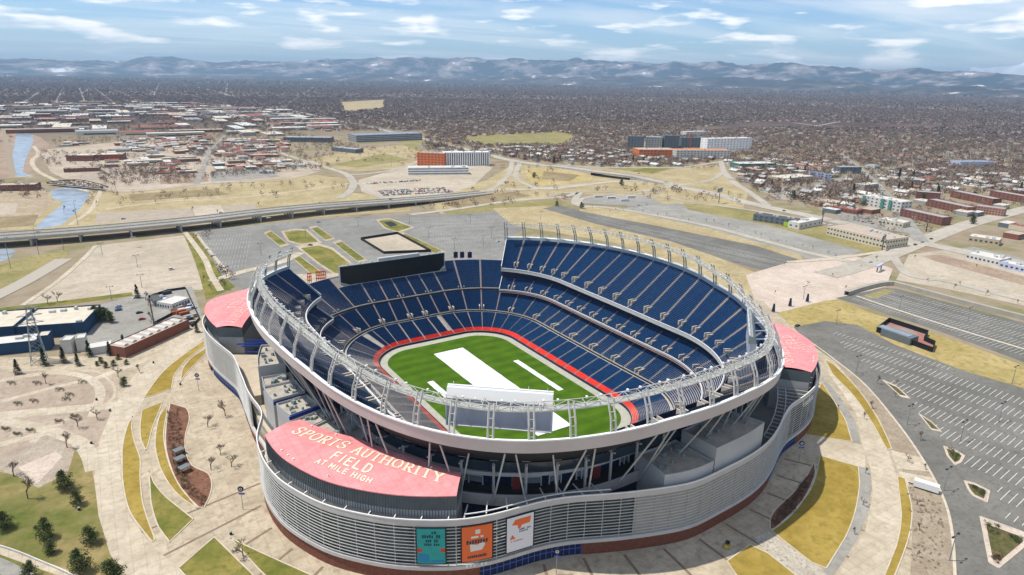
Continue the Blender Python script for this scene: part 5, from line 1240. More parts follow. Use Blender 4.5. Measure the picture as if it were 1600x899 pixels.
# retaining wall
rw = [W(*k) for k in ((1322,462),(1350,453),(1376,447),(1392,446),(1408,449),(1500,474),(1600,500),(1700,526),(1800,552))]
rw = smooth_line(rw, 4); mb = MB(); c, d = offs(rw, 1.7), offs(rw, -1.7)
for i in range(len(rw)-1):
    mb.quad((*c[i], 0), (*c[i+1], 0), (*c[i+1], 3.4), (*c[i], 3.4)); mb.quad((*d[i], 0), (*d[i+1], 0), (*d[i+1], 3.4), (*d[i], 3.4)); mb.quad((*d[i], 3.4), (*d[i+1], 3.4), (*c[i+1], 3.4), (*c[i], 3.4))
tag(mb.build('retaining_wall', mat('wall_concrete', (.36,.33,.27), noise=.1, scale=.2)), 'thick curved concrete retaining wall round the far car park', 'wall')
# fenced court behind the scoreboard
q = [W(*k) for k in ((564,375),(621,366),(673,394),(600,397))]; mb = MB()
for i in range(4): mb.beam((*q[i], 1.3), (*q[(i+1) % 4], 1.3), .5, 2.6)
tag(mb.build('court_fence', mat('fence_black', (.02,.02,.02))), 'black fence round a bare court behind the scoreboard', 'fence')
# river-side fence rails at lower left
mb = MB(); pl = smooth_line([W(*k) for k in ((-20,850),(20,862),(60,878),(110,900),(150,925))], 3)
for i in range(len(pl)-1): mb.beam((*pl[i], 1.1), (*pl[i+1], 1.1), .18); mb.beam((*pl[i], .6), (*pl[i+1], .6), .12); mb.beam((*pl[i], 0), (*pl[i], 1.15), .15)
tag(mb.build('railing', M['white']), 'white railing beside the path at the lower left corner', 'railing')

# ================================================================== POLES, SIGNS, VEHICLES
def light_pole(px, py, h, label, group, heads=2):
    o = empty('light_pole', (*W(px, py), 0)); tag(o, label, 'light pole', group)
    mb = MB(); mb.tube((0, 0, 0), (0, 0, h), .26, .13, 6); mb.build('pole', M['steel_grey'], o)
    for s in ((1, -1) if heads == 2 else (1,)):
        mb = MB(); mb.beam((0, 0, h-.3), (s*1.5, 0, h-.1), .12); mb.box(s*1.9, 0, h-.35, 1.1, .6, .35); mb.build('lamp_head', M['dark'], o)
    return o
for i, (x, y) in enumerate([(1417,664),(1474,767),(1337,583),(1500,690),(1306,508),(1581,600),(1560,660),(1405,485),(1512,503),(1483,877),(1255,468)]):
    light_pole(x, y, 11, 'slim double-headed light pole in the car parks', 'light poles in the right-hand car parks')
for x, y in [(215,418),(222,450),(175,470),(100,392),(160,398),(478,372),(408,398),(670,372),(710,390),(755,385),(768,372),(735,350),(560,355),(640,350),(845,345)]:
    light_pole(x, y, 11, 'slim double-headed light pole in the lots', 'light poles behind the stadium')
for (x, y), l in zip([(61,399),(122,352),(183,307),(17,420)], ['tallest dark mast rising in front of the viaduct', 'tall dark mast beside the river beyond the viaduct', 'tall mast on the straw field beyond the viaduct', 'short mast at the left edge by the viaduct']):
    o = light_pole(x, y, 27, l, None, 1)
for x, y in [(305,268),(393,268),(433,272),(360,262),(612,262),(130,300),(540,230),(610,236)]:
    light_pole(x, y, 22, 'tall thin utility mast beyond the viaduct', 'utility masts beyond the viaduct', 1)
# lattice pylon over the blue hall
py_ = empty('lattice_pylon', (*W(62,566), 0)); tag(py_, 'grey lattice power pylon standing before the blue hall', 'pylon')
mb = MB(); H = 34
def leg(s, z): w = 3.0*(1-z/H)+.9; return (s[0]*w, s[1]*w, z)
zs = [0, 5, 10, 15, 20, 24, 28, 31, 34]
for s in ((1, 1), (1, -1), (-1, -1), (-1, 1)):
    for i in range(len(zs)-1): mb.beam(leg(s, zs[i]), leg(s, zs[i+1]), .28)
for a, b in (((1, 1), (1, -1)), ((1, -1), (-1, -1)), ((-1, -1), (-1, 1)), ((-1, 1), (1, 1))):
    for i in range(len(zs)-1): mb.beam(leg(a, zs[i]), leg(b, zs[i+1]), .16); mb.beam(leg(b, zs[i]), leg(a, zs[i+1]), .16)
mb.build('lattice', M['steel_grey'], py_)
for z in (24, 28.5, 33):
    mb = MB(); mb.beam((-6, 0, z), (6, 0, z), .35); mb.beam((-6, 0, z), (0, 0, z+2), .2); mb.beam((6, 0, z), (0, 0, z+2), .2); mb.build('cross_arm', M['steel_grey'], py_)
# round plaza signs
def round_sign(px, py, label, h=8.5):
    o = empty('plaza_sign', (*W(px, py), 0), YAW*-1); tag(o, label, 'sign', 'round signs on the plaza')
    mb = MB(); mb.tube((0, 0, 0), (0, 0, h), .14, .1, 6); mb.build('pole', M['steel_grey'], o)
    mb = MB(); mb.tube((0, -.12, h+.9), (0, .12, h+.9), 1.15, 1.15, 20); mb.f.append(tuple(range(19, -1, -1))); mb.mi.append(0); mb.build('disc', M['navy_wall'], o)
    mb = MB()
    for i in range(18):
        a, b = 2*math.pi*i/18, 2*math.pi*(i+1)/18; mb.quad((.6*math.cos(a), -.15, h+.9+.6*math.sin(a)), (.6*math.cos(b), -.15, h+.9+.6*math.sin(b)), (.34*math.cos(b), -.15, h+.9+.34*math.sin(b)), (.34*math.cos(a), -.15, h+.9+.34*math.sin(a)))
    mb.build('ring_mark', M['white'], o)
    mb = MB(); mb.box(.2, 0, h-1.6, 2.3, .12, .75); mb.build('name_plate', mat('violet_plate', (.13, .12, .35)), o); return o
round_sign(311, 612, 'round sign on the plaza by the striped lawns near the second roof'); round_sign(380, 797, 'round sign on the plaza left of the brick base'); round_sign(1248, 722, 'round sign on the plaza right of the stadium near the curved lawn'); round_sign(869, 898, 'round sign before the blue entrance doors at the bottom edge')
for (x, y), l in zip([(1208,488),(1234,479),(1261,472)], ['dark pillar on the pale plaza, nearest the stadium of three', 'dark pillar on the pale plaza between two others', 'dark pillar on the pale plaza, farthest right of three']):
    o = empty('dark_pillar', (*W(x, y), 0)); tag(o, l, 'pillar', 'dark pillars on the pale plaza')
    mb = MB(); n_ = len(mb.v); mb.v += [(s*.9, t*.9, .5) for s, t in ((-1,-1),(1,-1),(1,1),(-1,1))]+[(s*.45, t*.45, 6.5) for s, t in ((-1,-1),(1,-1),(1,1),(-1,1))]
    mb.f += [(0,1,5,4),(1,2,6,5),(2,3,7,6),(3,0,4,7),(4,5,6,7)]; mb.mi += [0]*5; mb.build('shaft', M['navy_wall'], o); mb = MB(); mb.box(0, 0, 0, 2.4, 2.4, .5); mb.build('plinth', M['concrete'], o)  # backlit shade of the pillar is put into the shaft's near-black navy
def billboard(px, py, h, w, bh, label, face, ang=0.3):
    o = empty('billboard', (*W(px, py), 0), ang); tag(o, label, 'billboard'); mb = MB(); mb.tube((0, 0, 0), (0, 0, h), .5, .45, 8); mb.build('post', M['dark'], o)
    mb = MB(); mb.box(0, 0, h-.3, w, .8, bh); mb.build('panel', face, o); mb = MB(); mb.box(0, -.45, h, w-.8, .08, bh-.7); mb.build('face', M['steel_grey'], o); return o
billboard(1378,391, 11, 13, 4.2, 'dark billboard on a post at the crossroads', M['dark']); billboard(1123,318, 16, 15, 5, 'dark billboard on a post by the interchange', M['dark']); billboard(1284,350, 12, 8, 4.5, 'blue pole sign beside the white building', WL['blue'])
billboard(1447,362, 9, 5, 4, 'small pole sign among the shops by the brick flats', WL['slate'])
# gate arch at the plaza entrance
o = empty('gate_arch', (*W(1373,424), 0), .2); tag(o, 'white and violet gate arch at the far entrance of the plaza', 'gate')
mb = MB()
for x in (-5, 5): mb.box(x, 0, 0, .8, .8, 4.6)
mb.build('post', WL['slate'], o); mb = MB(); mb.box(0, 0, 4.6, 14, 2.2, 1.6); mb.build('lintel', WL['lilac'], o)
# tower crane
o = empty('tower_crane', (*W(1077,238), 0), .6); tag(o, 'red tower crane over the apartment site', 'crane'); RED = mat('crane_red', (.55, .06, .05)); mb = MB()
for s in ((1,1),(1,-1),(-1,-1),(-1,1)): mb.beam((*s, 0), (*s, 38), .5)
for z in range(0, 38, 4): mb.beam((1,1,z), (-1,1,z+4), .3); mb.beam((-1,-1,z), (1,-1,z+4), .3)
mb.build('mast', RED, o); mb = MB(); mb.beam((-12,0,38), (34,0,38), 1.2); mb.beam((0,0,38), (0,0,44), .8); mb.beam((0,0,44), (30,0,38.5), .3); mb.build('jib', RED, o)
# orange gate letters-like frames behind the far seats and three hanging banners
for (x, y), l in zip([(484,441),(502,438)], ['narrow orange frame standing behind the far left seats', 'wide orange frame standing behind the far left seats']):
    k = x == 484; o = empty('orange_frame', (*W(x, y, 20), 0), -.3); tag(o, l, 'frame'); mb = MB(); w = 2.4 if k else 6.5
    for z in (21, 23.5, 26): mb.box(0, 0, z, w, .5, .7)
    for t in (np.linspace(-w/2, w/2, 3 if k else 6)): mb.box(float(t), 0, 0, .5, .55, 26.7)
    mb.build('frame', M['orange'], o)
for x, l in zip((712, 722, 734), ('dark banner mast behind the south seats, nearest the scoreboard', 'dark banner mast between two others behind the south seats', 'dark banner mast nearest the tall deck behind the south seats')):
    g = W(x, 398, 34); o = empty('banner_mast', (*g, 0), -.4); tag(o, l, 'banner', 'banner masts behind the south seats'); mb = MB(); mb.tube((0, 0, 0), (0, 0, 37), .2, .15); mb.build('pole', M['dark'], o); mb = MB(); mb.box(0, -.2, 31.5, 3.2, .15, 4.6); mb.build('banner', M['navy_wall'], o)
# vehicles -----------------------------------------------------------
CP = [mat('car_white', (.75,.75,.74), rough=.25, spec=.5), mat('car_silver', (.38,.39,.40), rough=.25, spec=.5), mat('car_black', (.02,.02,.022), rough=.25, spec=.5), mat('car_red', (.36,.03,.03), rough=.3, spec=.5), mat('car_blue', (.04,.08,.20), rough=.3, spec=.5), mat('car_tan', (.42,.36,.27), rough=.3, spec=.5)]
TY = mat('tyre', (.02,.02,.02))
def car_proto(k, van=False):
    o = empty('parked_car'); prof = [(-2.2,.35),(-2.25,.75),(-1.9,.95),(-1.3,1.0),(1.0,1.0),(2.0,.86),(2.22,.6),(2.2,.35)]; mb = MB()
    for s in (-.88, .88): mb.poly([(x, s, z) for x, z in (prof if s < 0 else prof[::-1])])
    for i in range(len(prof)):
        (a, b), (c, d) = prof[i], prof[(i+1) % len(prof)]; mb.quad((a, -.88, b), (c, -.88, d), (c, .88, d), (a, .88, b))
    mb.build('body', CP[k], o)
    top = 1.9 if van else 1.45; cab = [(-1.75 if not van else -2.15, 1.0), (-1.25 if not van else -2.1, top), (.3, top), (1.05, 1.0)]; mb = MB()
    for s in (-.8, .8): mb.poly([(x, s*(.86 if z > 1.2 else 1), z) for x, z in (cab if s < 0 else cab[::-1])])
    for i in range(3):
        (a, b), (c, d) = cab[i], cab[i+1]; mb.cur = 1 if i == 1 else 0; wa, wb = (.8*(.86 if b > 1.2 else 1)), (.8*(.86 if d > 1.2 else 1)); mb.quad((a, -wa, b), (c, -wb, d), (c, wb, d), (a, wa, b))
    mb.build('cabin', [WINM, CP[k]], o)
    for x in (-1.4, 1.4):
        for y in (-.82, .82): mb = MB(); mb.tube((x, y-.1, .33), (x, y+.1, .33), .33, .33, 8); mb.build('wheel', TY, o)
    return o
protos = [car_proto(k) for k in range(6)]+[car_proto(0, True), car_proto(1, True)]
km = kidmap(); used = set()
def place_car(x, y, rz, k, label, group, z=0.0, name=None):
    if k not in used: o = protos[k]; used.add(k)
    else: o = copy_tree(protos[k], km)
    if name: o.name = name
    o.location = (x, y, z); o.rotation_euler = (0, 0, rz); tag(o, label, 'car', group); return o
CN = ['white', 'silver', 'black', 'red', 'blue', 'tan', 'white', 'silver']
rc_ = random.Random(11)
def car_rows(p0, p1, n, rows, gap, fill, place, bay=3.0):
    a, b = np.array(W(*p0)), np.array(W(*p1)); t = (b-a)/np.linalg.norm(b-a); nn_ = np.array((-t[1], t[0]))
    if nn_@(a-np.array(CAM[:2])) < 0: nn_ = -nn_
    an = math.atan2(nn_[1], nn_[0])
    for r in range(rows):
        for i in range(n):
            if rc_.random() < fill:
                k = rc_.randrange(8); p = a+t*bay*i+nn_*(gap*(r//2)+(5.6 if r % 2 else 0)); v = 'van' if k > 5 else 'car'
                place_car(p[0]+rc_.uniform(-.3,.3), p[1]+rc_.uniform(-.4,.4), an, k, 'parked %s %s' % (CN[k], v), 'parked %s %ss %s' % (CN[k], v, place), .1)
car_rows((600,306), (700,301), 34, 6, 17, .72, 'in the lot before the orange and white buildings')
car_rows((575,288), (690,281), 30, 2, 17, .6, 'in the lot before the orange and white buildings')
car_rows((185,486), (186,468), 4, 1, 17, .9, 'by the pines in the yard left of the stadium'); car_rows((272,472), (298,492), 9, 2, 12, .85, 'in the crowded yard beside the second roof')
car_rows((1385,366), (1420,372), 7, 2, 14, .7, 'among the shops by the crossroads'); car_rows((1330,344), (1366,351), 10, 1, 14, .6, 'among the shops by the crossroads')
car_rows((1175,285), (1225,290), 12, 2, 14, .6, 'in front of the low green-glass building')
for (x, y), k, l in [((324,391),0,'white car alone at the edge of the grey lot behind the verge'), ((332,401),1,'silver car alone at the corner of the grey lot'), ((268,422),6,'white van alone in the wide pale lot'), ((212,466),0,'white car by a dark conifer at the pale lot edge'), ((222,500),3,'red car in the yard left of the brick building'), ((218,490),2,'black car beside the red one in the yard'), ((778,378),0,'white car behind the tall stand in the grey lot'), ((998,322),6,'white van, left of two in the far lot'), ((1010,320),0,'white car, right of two in the far lot'), ((485,384),2,'dark car on the paved cross-path behind the scoreboard'), ((1246,510),2,'black car beside the lawn next to the right-hand roof'), ((498,348),1,'silver car in the shade below the viaduct'), ((432,309),0,'white vehicle in the yard behind the viaduct')]:
    gx, gy = W(x, y); place_car(gx, gy, rc_.uniform(-.6, .6), k, l, None, .12)
for i, (x, y, k) in enumerate([(60,364,2),(208,372,1),(193,343,2),(420,341,0),(345,333,1),(520,327,0),(610,309,2),(500,317,1)]):
    gx, gy = W(x, y, 9.2); bi = min(range(1, len(vp)-1), key=lambda j: math.hypot(vp[j][0]-gx, vp[j][1]-gy)); dx, dy = vp[bi+1][0]-vp[bi-1][0], vp[bi+1][1]-vp[bi-1][1]
    place_car(gx, gy, math.atan2(dy, dx), k, '%s car driving along the viaduct' % CN[k], '%s cars on the viaduct' % CN[k], vp[bi][2]+.05, 'car')
for i, (x, y, k) in enumerate([(998,277,2),(1040,285,1),(960,272,0),(760,240,0),(560,196,0),(1430,383,2),(1455,374,2),(1441,379,1),(1360,410,0),(880,264,0),(1100,300,1),(1225,330,2),(1150,312,0)]):
    gx, gy = W(x, y, .4); place_car(gx, gy, rc_.uniform(-.5, 0), k, '%s car driving on the roads beyond the car parks' % CN[k], '%s cars on the far roads' % CN[k], .45 if not 920 < x < 1020 else 6.3, 'car')
for p in range(8):
    if p not in used:
        for c in km.get(protos[p].name, []): bpy.data.objects.remove(c)
        bpy.data.objects.remove(protos[p])
# buses, trailer, cart
def coach(px, py, rz, label, c):
    o = empty('coach', (*W(px, py), .1), rz); tag(o, label, 'coach', 'coaches by the interchange'); mb = MB(); mb.box(0, 0, .5, 12, 2.6, 2.7); mb.build('body', c, o); mb = MB(); mb.box(0, 0, 1.7, 11.4, 2.66, .9); mb.build('window_band', WINM, o)
    for x in (-4, 4):
        for y in (-1.2, 1.2): mb = MB(); mb.tube((x, y-.15, .5), (x, y+.15, .5), .5, .5, 10); mb.build('wheel', TY, o)
for (x, y), l in zip([(935,309),(955,311),(976,315),(986,310)], ['white coach parked by the interchange, farthest left', 'white coach second from the left by the interchange', 'white coach nearest the camera by the interchange', 'white coach farthest right by the interchange']): coach(x, y, -.35, l, CP[0])
o = empty('box_trailer', (*W(1446,766), .35), math.atan2(W(1464,768)[1]-W(1432,758)[1], W(1464,768)[0]-W(1432,758)[0])); tag(o, 'white box trailer on the paving by the car-park road', 'trailer')
mb = MB(); mb.box(0, 0, .6, 9, 2.8, 2.7); mb.build('box', CP[0], o); mb = MB(); mb.box(-5.4, 0, .5, 2.0, .5, .3); mb.build('hitch', M['dark'], o)
for x in (.5, 2.0):
    for y in (-1.2, 1.2): mb = MB(); mb.tube((x, y-.15, .45), (x, y+.15, .45), .45, .45, 10); mb.build('wheel', TY, o)
o = empty('utility_cart', (*W(1136,855), .05), .5); tag(o, 'small yellow utility cart on the plaza below the brick wall', 'cart'); mb = MB(); mb.box(0, 0, .4, 2.9, 1.5, .6); mb.box(-.6, 0, 1.0, 1.5, 1.4, .4); mb.build('body', mat('cart_yellow', (.60,.42,.03)), o)
mb = MB(); mb.box(0, 0, 2.0, 2.0, 1.5, .1)
for x in (-.9, .9):
    for y in (-.65, .65): mb.beam((x, y, .9), (x, y, 2.0), .08)
mb.build('canopy', M['dark'], o)
for x in (-1, 1):
    for y in (-.7, .7): mb = MB(); mb.tube((x, y-.1, .32), (x, y+.1, .32), .32, .32, 8); mb.build('wheel', TY, o)
for (x, y), l in zip([(151,626),(172,643),(240,568),(143,694),(361,836),(282,602),(124,798)], ['at the end of the park path loop', 'where the park paths meet the promenade', 'beside the promenade near the brick building', 'at the path junction above the lawn', 'at the tip of the lower lawn by the plaza', 'at the tip of the upper striped lawn', 'on the grass between two pines']):
    o = empty('litter_bin', (*W(x, y), .1)); tag(o, 'small dark litter bin '+l, 'bin'); mb = MB(); mb.tube((0, 0, 0), (0, 0, 1.3), .45, .5, 8); mb.build('drum', M['dark'], o); mb = MB(); mb.tube((0, 0, 1.3), (0, 0, 1.45), .55, .3, 8); mb.build('lid', M['steel_grey'], o)
# shade canopies in the mulch bed
for (x, y), l in zip([(280,711),(282,724),(289,738)], ['grey square shade canopy in the planting bed, uppermost of three', 'grey square shade canopy in the planting bed, middle one', 'grey square shade canopy in the planting bed, lowest']):
    o = empty('shade_canopy', (*W(x, y), .1), .4); tag(o, l, 'canopy', 'shade canopies in the planting bed'); mb = MB(); mb.box(0, 0, 2.6, 4.2, 3.2, .2); mb.build('roof', mat('canopy_grey', (.16,.18,.19)), o); mb = MB()
    for a in (-2, 2):
        mb.beam((a, -1.6, 0), (a, -1.6, 2.6), .15); mb.beam((a, 1.6, 0), (a, 1.6, 2.6), .15)
    mb.build('post', M['dark'], o)

# storage yard clutter: containers, one thing each
CC = [('white', CP[0]), ('dark blue', CP[4]), ('rust red', mat('rust_red', (.32, .09, .04))), ('grey', WL['grey']), ('tan', CP[5]), ('black', CP[2])]
rg = random.Random(8)
for i in range(22):
    f = i/22; x, y = 256+f*46+rg.uniform(-3, 3), 462+f*44+rg.uniform(-7, 7); cn, cm = CC[rg.randrange(6)]
    o = empty('storage_container', (*W(x, y), .12), rg.choice((.3, 1.87))+rg.uniform(-.1, .1)); tag(o, cn+' container or trailer in the crowded yard', 'container', cn+' containers in the yard')
    l = rg.uniform(4, 9); mb = MB(); mb.box(0, 0, .25, l, 2.4, rg.uniform(1.6, 2.7)); mb.build('box', cm, o); mb = MB(); mb.box(l/2+.03, 0, .4, .06, 1.9, 1.3); mb.build('door', M['steel_grey'], o)
yf = [W(*k) for k in ((232,466),(262,456),(290,452),(312,500),(300,512),(278,488),(240,508))]; mb = MB()
for i in range(len(yf)): mb.beam((*yf[i], 1.0), (*yf[(i+1) % len(yf)], 1.0), .12, 2.0)
tag(mb.build('yard_fence', M['dark']), 'dark mesh fence round the crowded storage yard', 'fence')

# ================================================================== TREES
M['bark'] = mat('bark', (.14,.10,.075)); M['twigs'] = mat('bare_twigs', (.20,.145,.11), noise=.2, scale=.4); M['twigs_pink'] = mat('reddish_twigs', (.26,.15,.10))
M['needle'] = mat('dark_needles', (.065,.085,.022), noise=.45, scale=.9); M['needle2'] = mat('conifer_green', (.018,.038,.014), noise=.4, scale=.8)
def limb(mb, p, d, l, r, rg, depth, tw):
    q = (p[0]+d[0]*l, p[1]+d[1]*l, p[2]+d[2]*l); mb.tube(p, q, r, r*.62, 5 if depth > 2 else 3)
    if depth == 0:
        return
    n = rg.choice((3, 4)) if depth > 1 else 4
    for k in range(n):
        a = rg.uniform(0, 2*math.pi); s = rg.uniform(.35, .85); v = Vector(d)+Vector((math.cos(a)*s, math.sin(a)*s, rg.uniform(0, .35))); v.normalize()
        f = rg.uniform(.45, 1.0); st = (p[0]+(q[0]-p[0])*f, p[1]+(q[1]-p[1])*f, p[2]+(q[2]-p[2])*f)
        limb(tw if depth <= 2 else mb, st, tuple(v), l*rg.uniform(.58, .8), max(r*.5, .045), rg, depth-1, tw)
def bare_proto(seed, h=8, m=None, depth=4):
    rg = random.Random(seed); o = empty('bare_tree'); a, b = MB(), MB(); limb(a, (0, 0, 0), (0, 0, 1), h*.32, h*.022, rg, depth, b)
    a.build('trunk', M['bark'], o); b.build('crown', m or M['twigs'], o); return o
def leafy(mb, c, r, rz, n, rg, size, shape='round'):
    for _ in range(n):
        while True:
            v = (rg.uniform(-1, 1), rg.uniform(-1, 1), rg.uniform(-1, 1)); l = math.sqrt(v[0]**2+v[1]**2+v[2]**2)
            if .3 < l < 1: break
        x, y, z = c[0]+v[0]*r, c[1]+v[1]*r, c[2]+v[2]*rz; s = size*rg.uniform(.6, 1.3)
        e1 = Vector((rg.uniform(-1, 1), rg.uniform(-1, 1), rg.uniform(-.5, .5))).normalized()*s; e2 = Vector((rg.uniform(-1, 1), rg.uniform(-1, 1), rg.uniform(-.5, .8))).normalized()*s
        mb.v += [(x, y, z), (x+e1.x, y+e1.y, z+e1.z), (x+e2.x, y+e2.y, z+e2.z)]; k = len(mb.v); mb.f.append((k-3, k-2, k-1)); mb.mi.append(0)
def pine_proto(seed, h=8.0):
    rg = random.Random(seed); o = empty('pine_tree'); mb = MB(); mb.tube((0, 0, 0), (0, 0, h*.85), .22, .06, 6); mb.build('trunk', M['bark'], o); mb = MB()
    for k in range(30):
        z = h*(.12+.82*k/30); R = h*.42*(1-((z/h-.32)/.72)**2 if z/h > .32 else .75+.78*(z/h))*rg.uniform(.65, 1.1); a = rg.uniform(0, 6.28); R = max(R, .35)
        leafy(mb, (math.cos(a)*R*.6, math.sin(a)*R*.6, z), R*.55+.25, .7, 85, rg, .42)
    mb.build('crown', M['needle'], o); return o
def spruce_proto(seed, h=11):
    rg = random.Random(seed); o = empty('conifer_tree'); mb = MB(); mb.tube((0, 0, 0), (0, 0, h*.9), .2, .05, 5); mb.build('trunk', M['bark'], o); mb = MB()
    for k in range(22):
        z = h*(.1+.88*k/22); R = h*.22*(1-z/h)+.25
        for j in range(5): a = rg.uniform(0, 6.28); leafy(mb, (math.cos(a)*R*.6, math.sin(a)*R*.6, z-R*.15), R*.5, .45, 14, rg, .5)
    mb.build('crown', M['needle2'], o); return o
TR = {'bare': [bare_proto(s, h) for s, h in ((1, 8), (2, 9), (3, 7.5))], 'red': [bare_proto(9, 5, M['twigs_pink'], 3)], 'pine': [pine_proto(s) for s in (4, 5, 6)], 'spruce': [spruce_proto(s) for s in (7, 8)]}
km2 = kidmap(); tused = set()
def tree(kind, x, y, s, label, group=None, world=False, z=0.1):
    k = rc_.randrange(len(TR[kind])); p = TR[kind][k]
    if (kind, k) not in tused: o = p; tused.add((kind, k))
    else: o = copy_tree(p, km2)
    g = (x, y) if world else W(x, y); o.location = (*g, z); o.rotation_euler = (0, 0, rc_.uniform(0, 6.28)); o.scale = (s, s, s*rc_.uniform(.9, 1.12)); tag(o, label, 'tree', group); return o
for (x, y, s), l in zip([(103,766,1.15),(121,790,.8),(8,828,.95),(71,842,1.0),(142,850,.95),(82,864,.75),(128,893,1.15),(178,912,1.15),(48,905,.8)],
    ['big dark pine at the corner of the sand court', 'small round pine right of the sand court pine', 'dark pine at the left edge of the lawn', 'dark pine in the middle of the lawn', 'round dark pine nearest the promenade', 'sparser pine just below the middle one', 'tall dark pine near the bottom of the lawn', 'dark pine at the bottom edge by the promenade', 'small pine near the lower path at the bottom left']):
    tree('pine', x, y, s, l)
tree('pine', 195, 604, .7, 'small dark pine inside the bend of the park path'); 
for (x, y, s) in [(150,500,1.2),(158,503,1.3),(166,500,1.1),(172,505,1.0)]: tree('pine', x, y, s, 'green pine in the tight yard clump', 'green pines clumped in the yard left of the stadium')
tree('spruce', 215, 466, 1.0, 'dark conifer by the white car at the edge of the pale lot'); tree('spruce', 194, 545, .8, 'dark conifer at the left end of the brick building')
for (x, y, s), l in zip([(28,585,.9),(70,572,1.0),(100,568,1.0),(122,572,.8),(140,558,.9),(172,556,.8),(308,520,.8)], ['dark conifer before the blue annex, farthest left', 'tall dark conifer before the stair tower', 'dark conifer between the two white stair towers', 'small conifer right of the white stair towers', 'conifer at the corner of the low white wing', 'conifer before the low white wing', 'dark conifer between the brick building and the stadium']): tree('spruce', x, y, s, l)
for x, y, s in [(158,568,.5),(178,572,.5),(185,562,.5),(198,570,.45),(166,575,.45),(152,572,.4)]: tree('pine', x, y, s, 'low dark shrub-like pine on the green strip', 'small pines on the green strip')
for x, y in [(22,745),(44,780),(218,582),(152,655),(122,668),(105,700),(330,735),(345,712),(362,730),(325,668),(352,650),(185,590),(72,600),(380,870)]: tree('bare', x, y, rc_.uniform(1.0, 1.4), 'leafless tree on the plaza left of the stadium', 'leafless trees left of the stadium')
for x, y in [(1425,640),(1398,620),(1370,600),(1340,572),(1352,740),(1348,790),(1335,835),(1432,790),(1436,830),(1432,870),(1362,640),(1350,655),(1418,722),(1446,735),(1400,600),(1310,640),(1438,690)]: tree('bare', x, y, rc_.uniform(.45, .75), 'slender leafless tree by the right-hand promenade', 'slender leafless trees beside the right-hand promenade')
for i in range(34):
    f = i/34; tree('red' if i % 3 == 0 else 'bare', 900+f*430+rc_.uniform(-3, 3), 325+f*88-18*math.sin(math.pi*f)+rc_.uniform(-3, 3), rc_.uniform(.45, .7), 'small leafless street tree behind the tall stand', 'leafless street trees behind the tall stand')
for x, y in [(1225,415),(1262,445),(1300,432),(1345,418),(1370,408),(1390,436),(1450,440),(1490,452),(1540,462),(1345,470),(1320,452),(1500,445),(1590,475),(1428,405),(1526,418),(1210,460)]: tree('red' if x % 2 else 'bare', x, y, rc_.uniform(.6, .8), 'leafless tree near the pale plaza', 'leafless trees round the pale plaza')
for x, y in [(228,470),(232,478),(237,500),(240,512),(330,452),(345,445),(318,440),(352,452),(75,475),(90,472),(160,300),(150,320),(118,335),(100,330),(205,278),(220,276),(232,279),(245,277),(190,276),(258,278),(176,280),(268,275),(340,335),(300,330),(405,322)]: tree('bare', x, y, rc_.uniform(.8, 1.5), 'leafless tree by the left-hand yards', 'leafless trees near the yards and river')
for x, y, s, l in [(1239,312,1.5,'lone dark conifer on the bare ground before the lilac townhouses'),(1518,350,1.4,'dark evergreen before the brick flats near the road'),(1442,314,1.3,'dark evergreen left of the brick flats'),(1521,312,1.5,'dark evergreen between two brick flats'),(835,278,1.2,'lone dark shrub-like conifer in the interchange grass'),(971,290,1.3,'dark conifer below the short overpass'),(909,326,1.1,'dark bushy conifer at the lot corner behind the tall stand'),(870,322,.8,'small conifer on the verge left of the lot corner')]: tree('pine', x, y, s, l)
# shrubs in beds: dense little plants, stuff
def shrubs(name, poly, n, m, label, hh=.9, zz=.35):
    P_ = [W(*q) for q in poly]; xs = [p[0] for p in P_]; ys = [p[1] for p in P_]; rg = random.Random(len(poly)*n); mb = MB(); k = 0
    while k < n:
        x, y = rg.uniform(min(xs), max(xs)), rg.uniform(min(ys), max(ys))
        if inpoly((x, y), P_): leafy(mb, (x, y, zz+hh*.4), hh*rg.uniform(.5, 1), hh*.6, 18, rg, .34); k += 1
    tag(mb.build(name, m), label, None, None, 'stuff')
DRY = mat('dry_shrub', (.095,.06,.035), noise=.4, scale=2.0); GRN = mat('green_shrub', (.045,.06,.018), noise=.4, scale=1.5)
shrubs('bed_shrubs', [(262,640),(280,640),(285,690),(300,760),(325,780),(316,792),(285,764),(262,690)], 260, DRY, 'dry brown shrubs in the planting bed')
shrubs('bed_shrubs', [(1262,744),(1238,774),(1205,815),(1212,824),(1242,800),(1270,745)], 150, DRY, 'dry brown shrubs in the right planting bed')
shrubs('bed_shrubs', [(268,700),(290,700),(300,775),(320,786),(300,780),(276,745)], 60, GRN, 'dark shrubs in the planting bed')
for q in ([(1480,700),(1500,712),(1492,722)], [(1512,757),(1540,770),(1538,780)], [(1537,815),(1565,825),(1558,838),(1543,835)], [(1575,838),(1598,842),(1590,852)], [(1545,870),(1565,870),(1560,884)]): shrubs('island_shrubs', q, 26, GRN if q[0][0] != 1545 else DRY, 'shrubs on a traffic island', .8, .6)
shrubs('bank_scrub', [(1416,760),(1470,780),(1480,890),(1425,890)], 90, mat('grey_scrub', (.30,.25,.18)), 'grey scrub on the bare bed', .5)
for q in [(20,600),(60,600),(95,610),(110,618),(30,632),(55,628),(105,625),(50,674),(95,660),(120,652),(130,598),(12,672),(30,680)]:
    shrubs('park_shrubs', [(q[0]-9, q[1]-2), (q[0]+9, q[1]-3), (q[0]+8, q[1]+3), (q[0]-8, q[1]+3)], 16, DRY if q[0] % 2 else GRN, 'low shrubs in the park beds', .8)

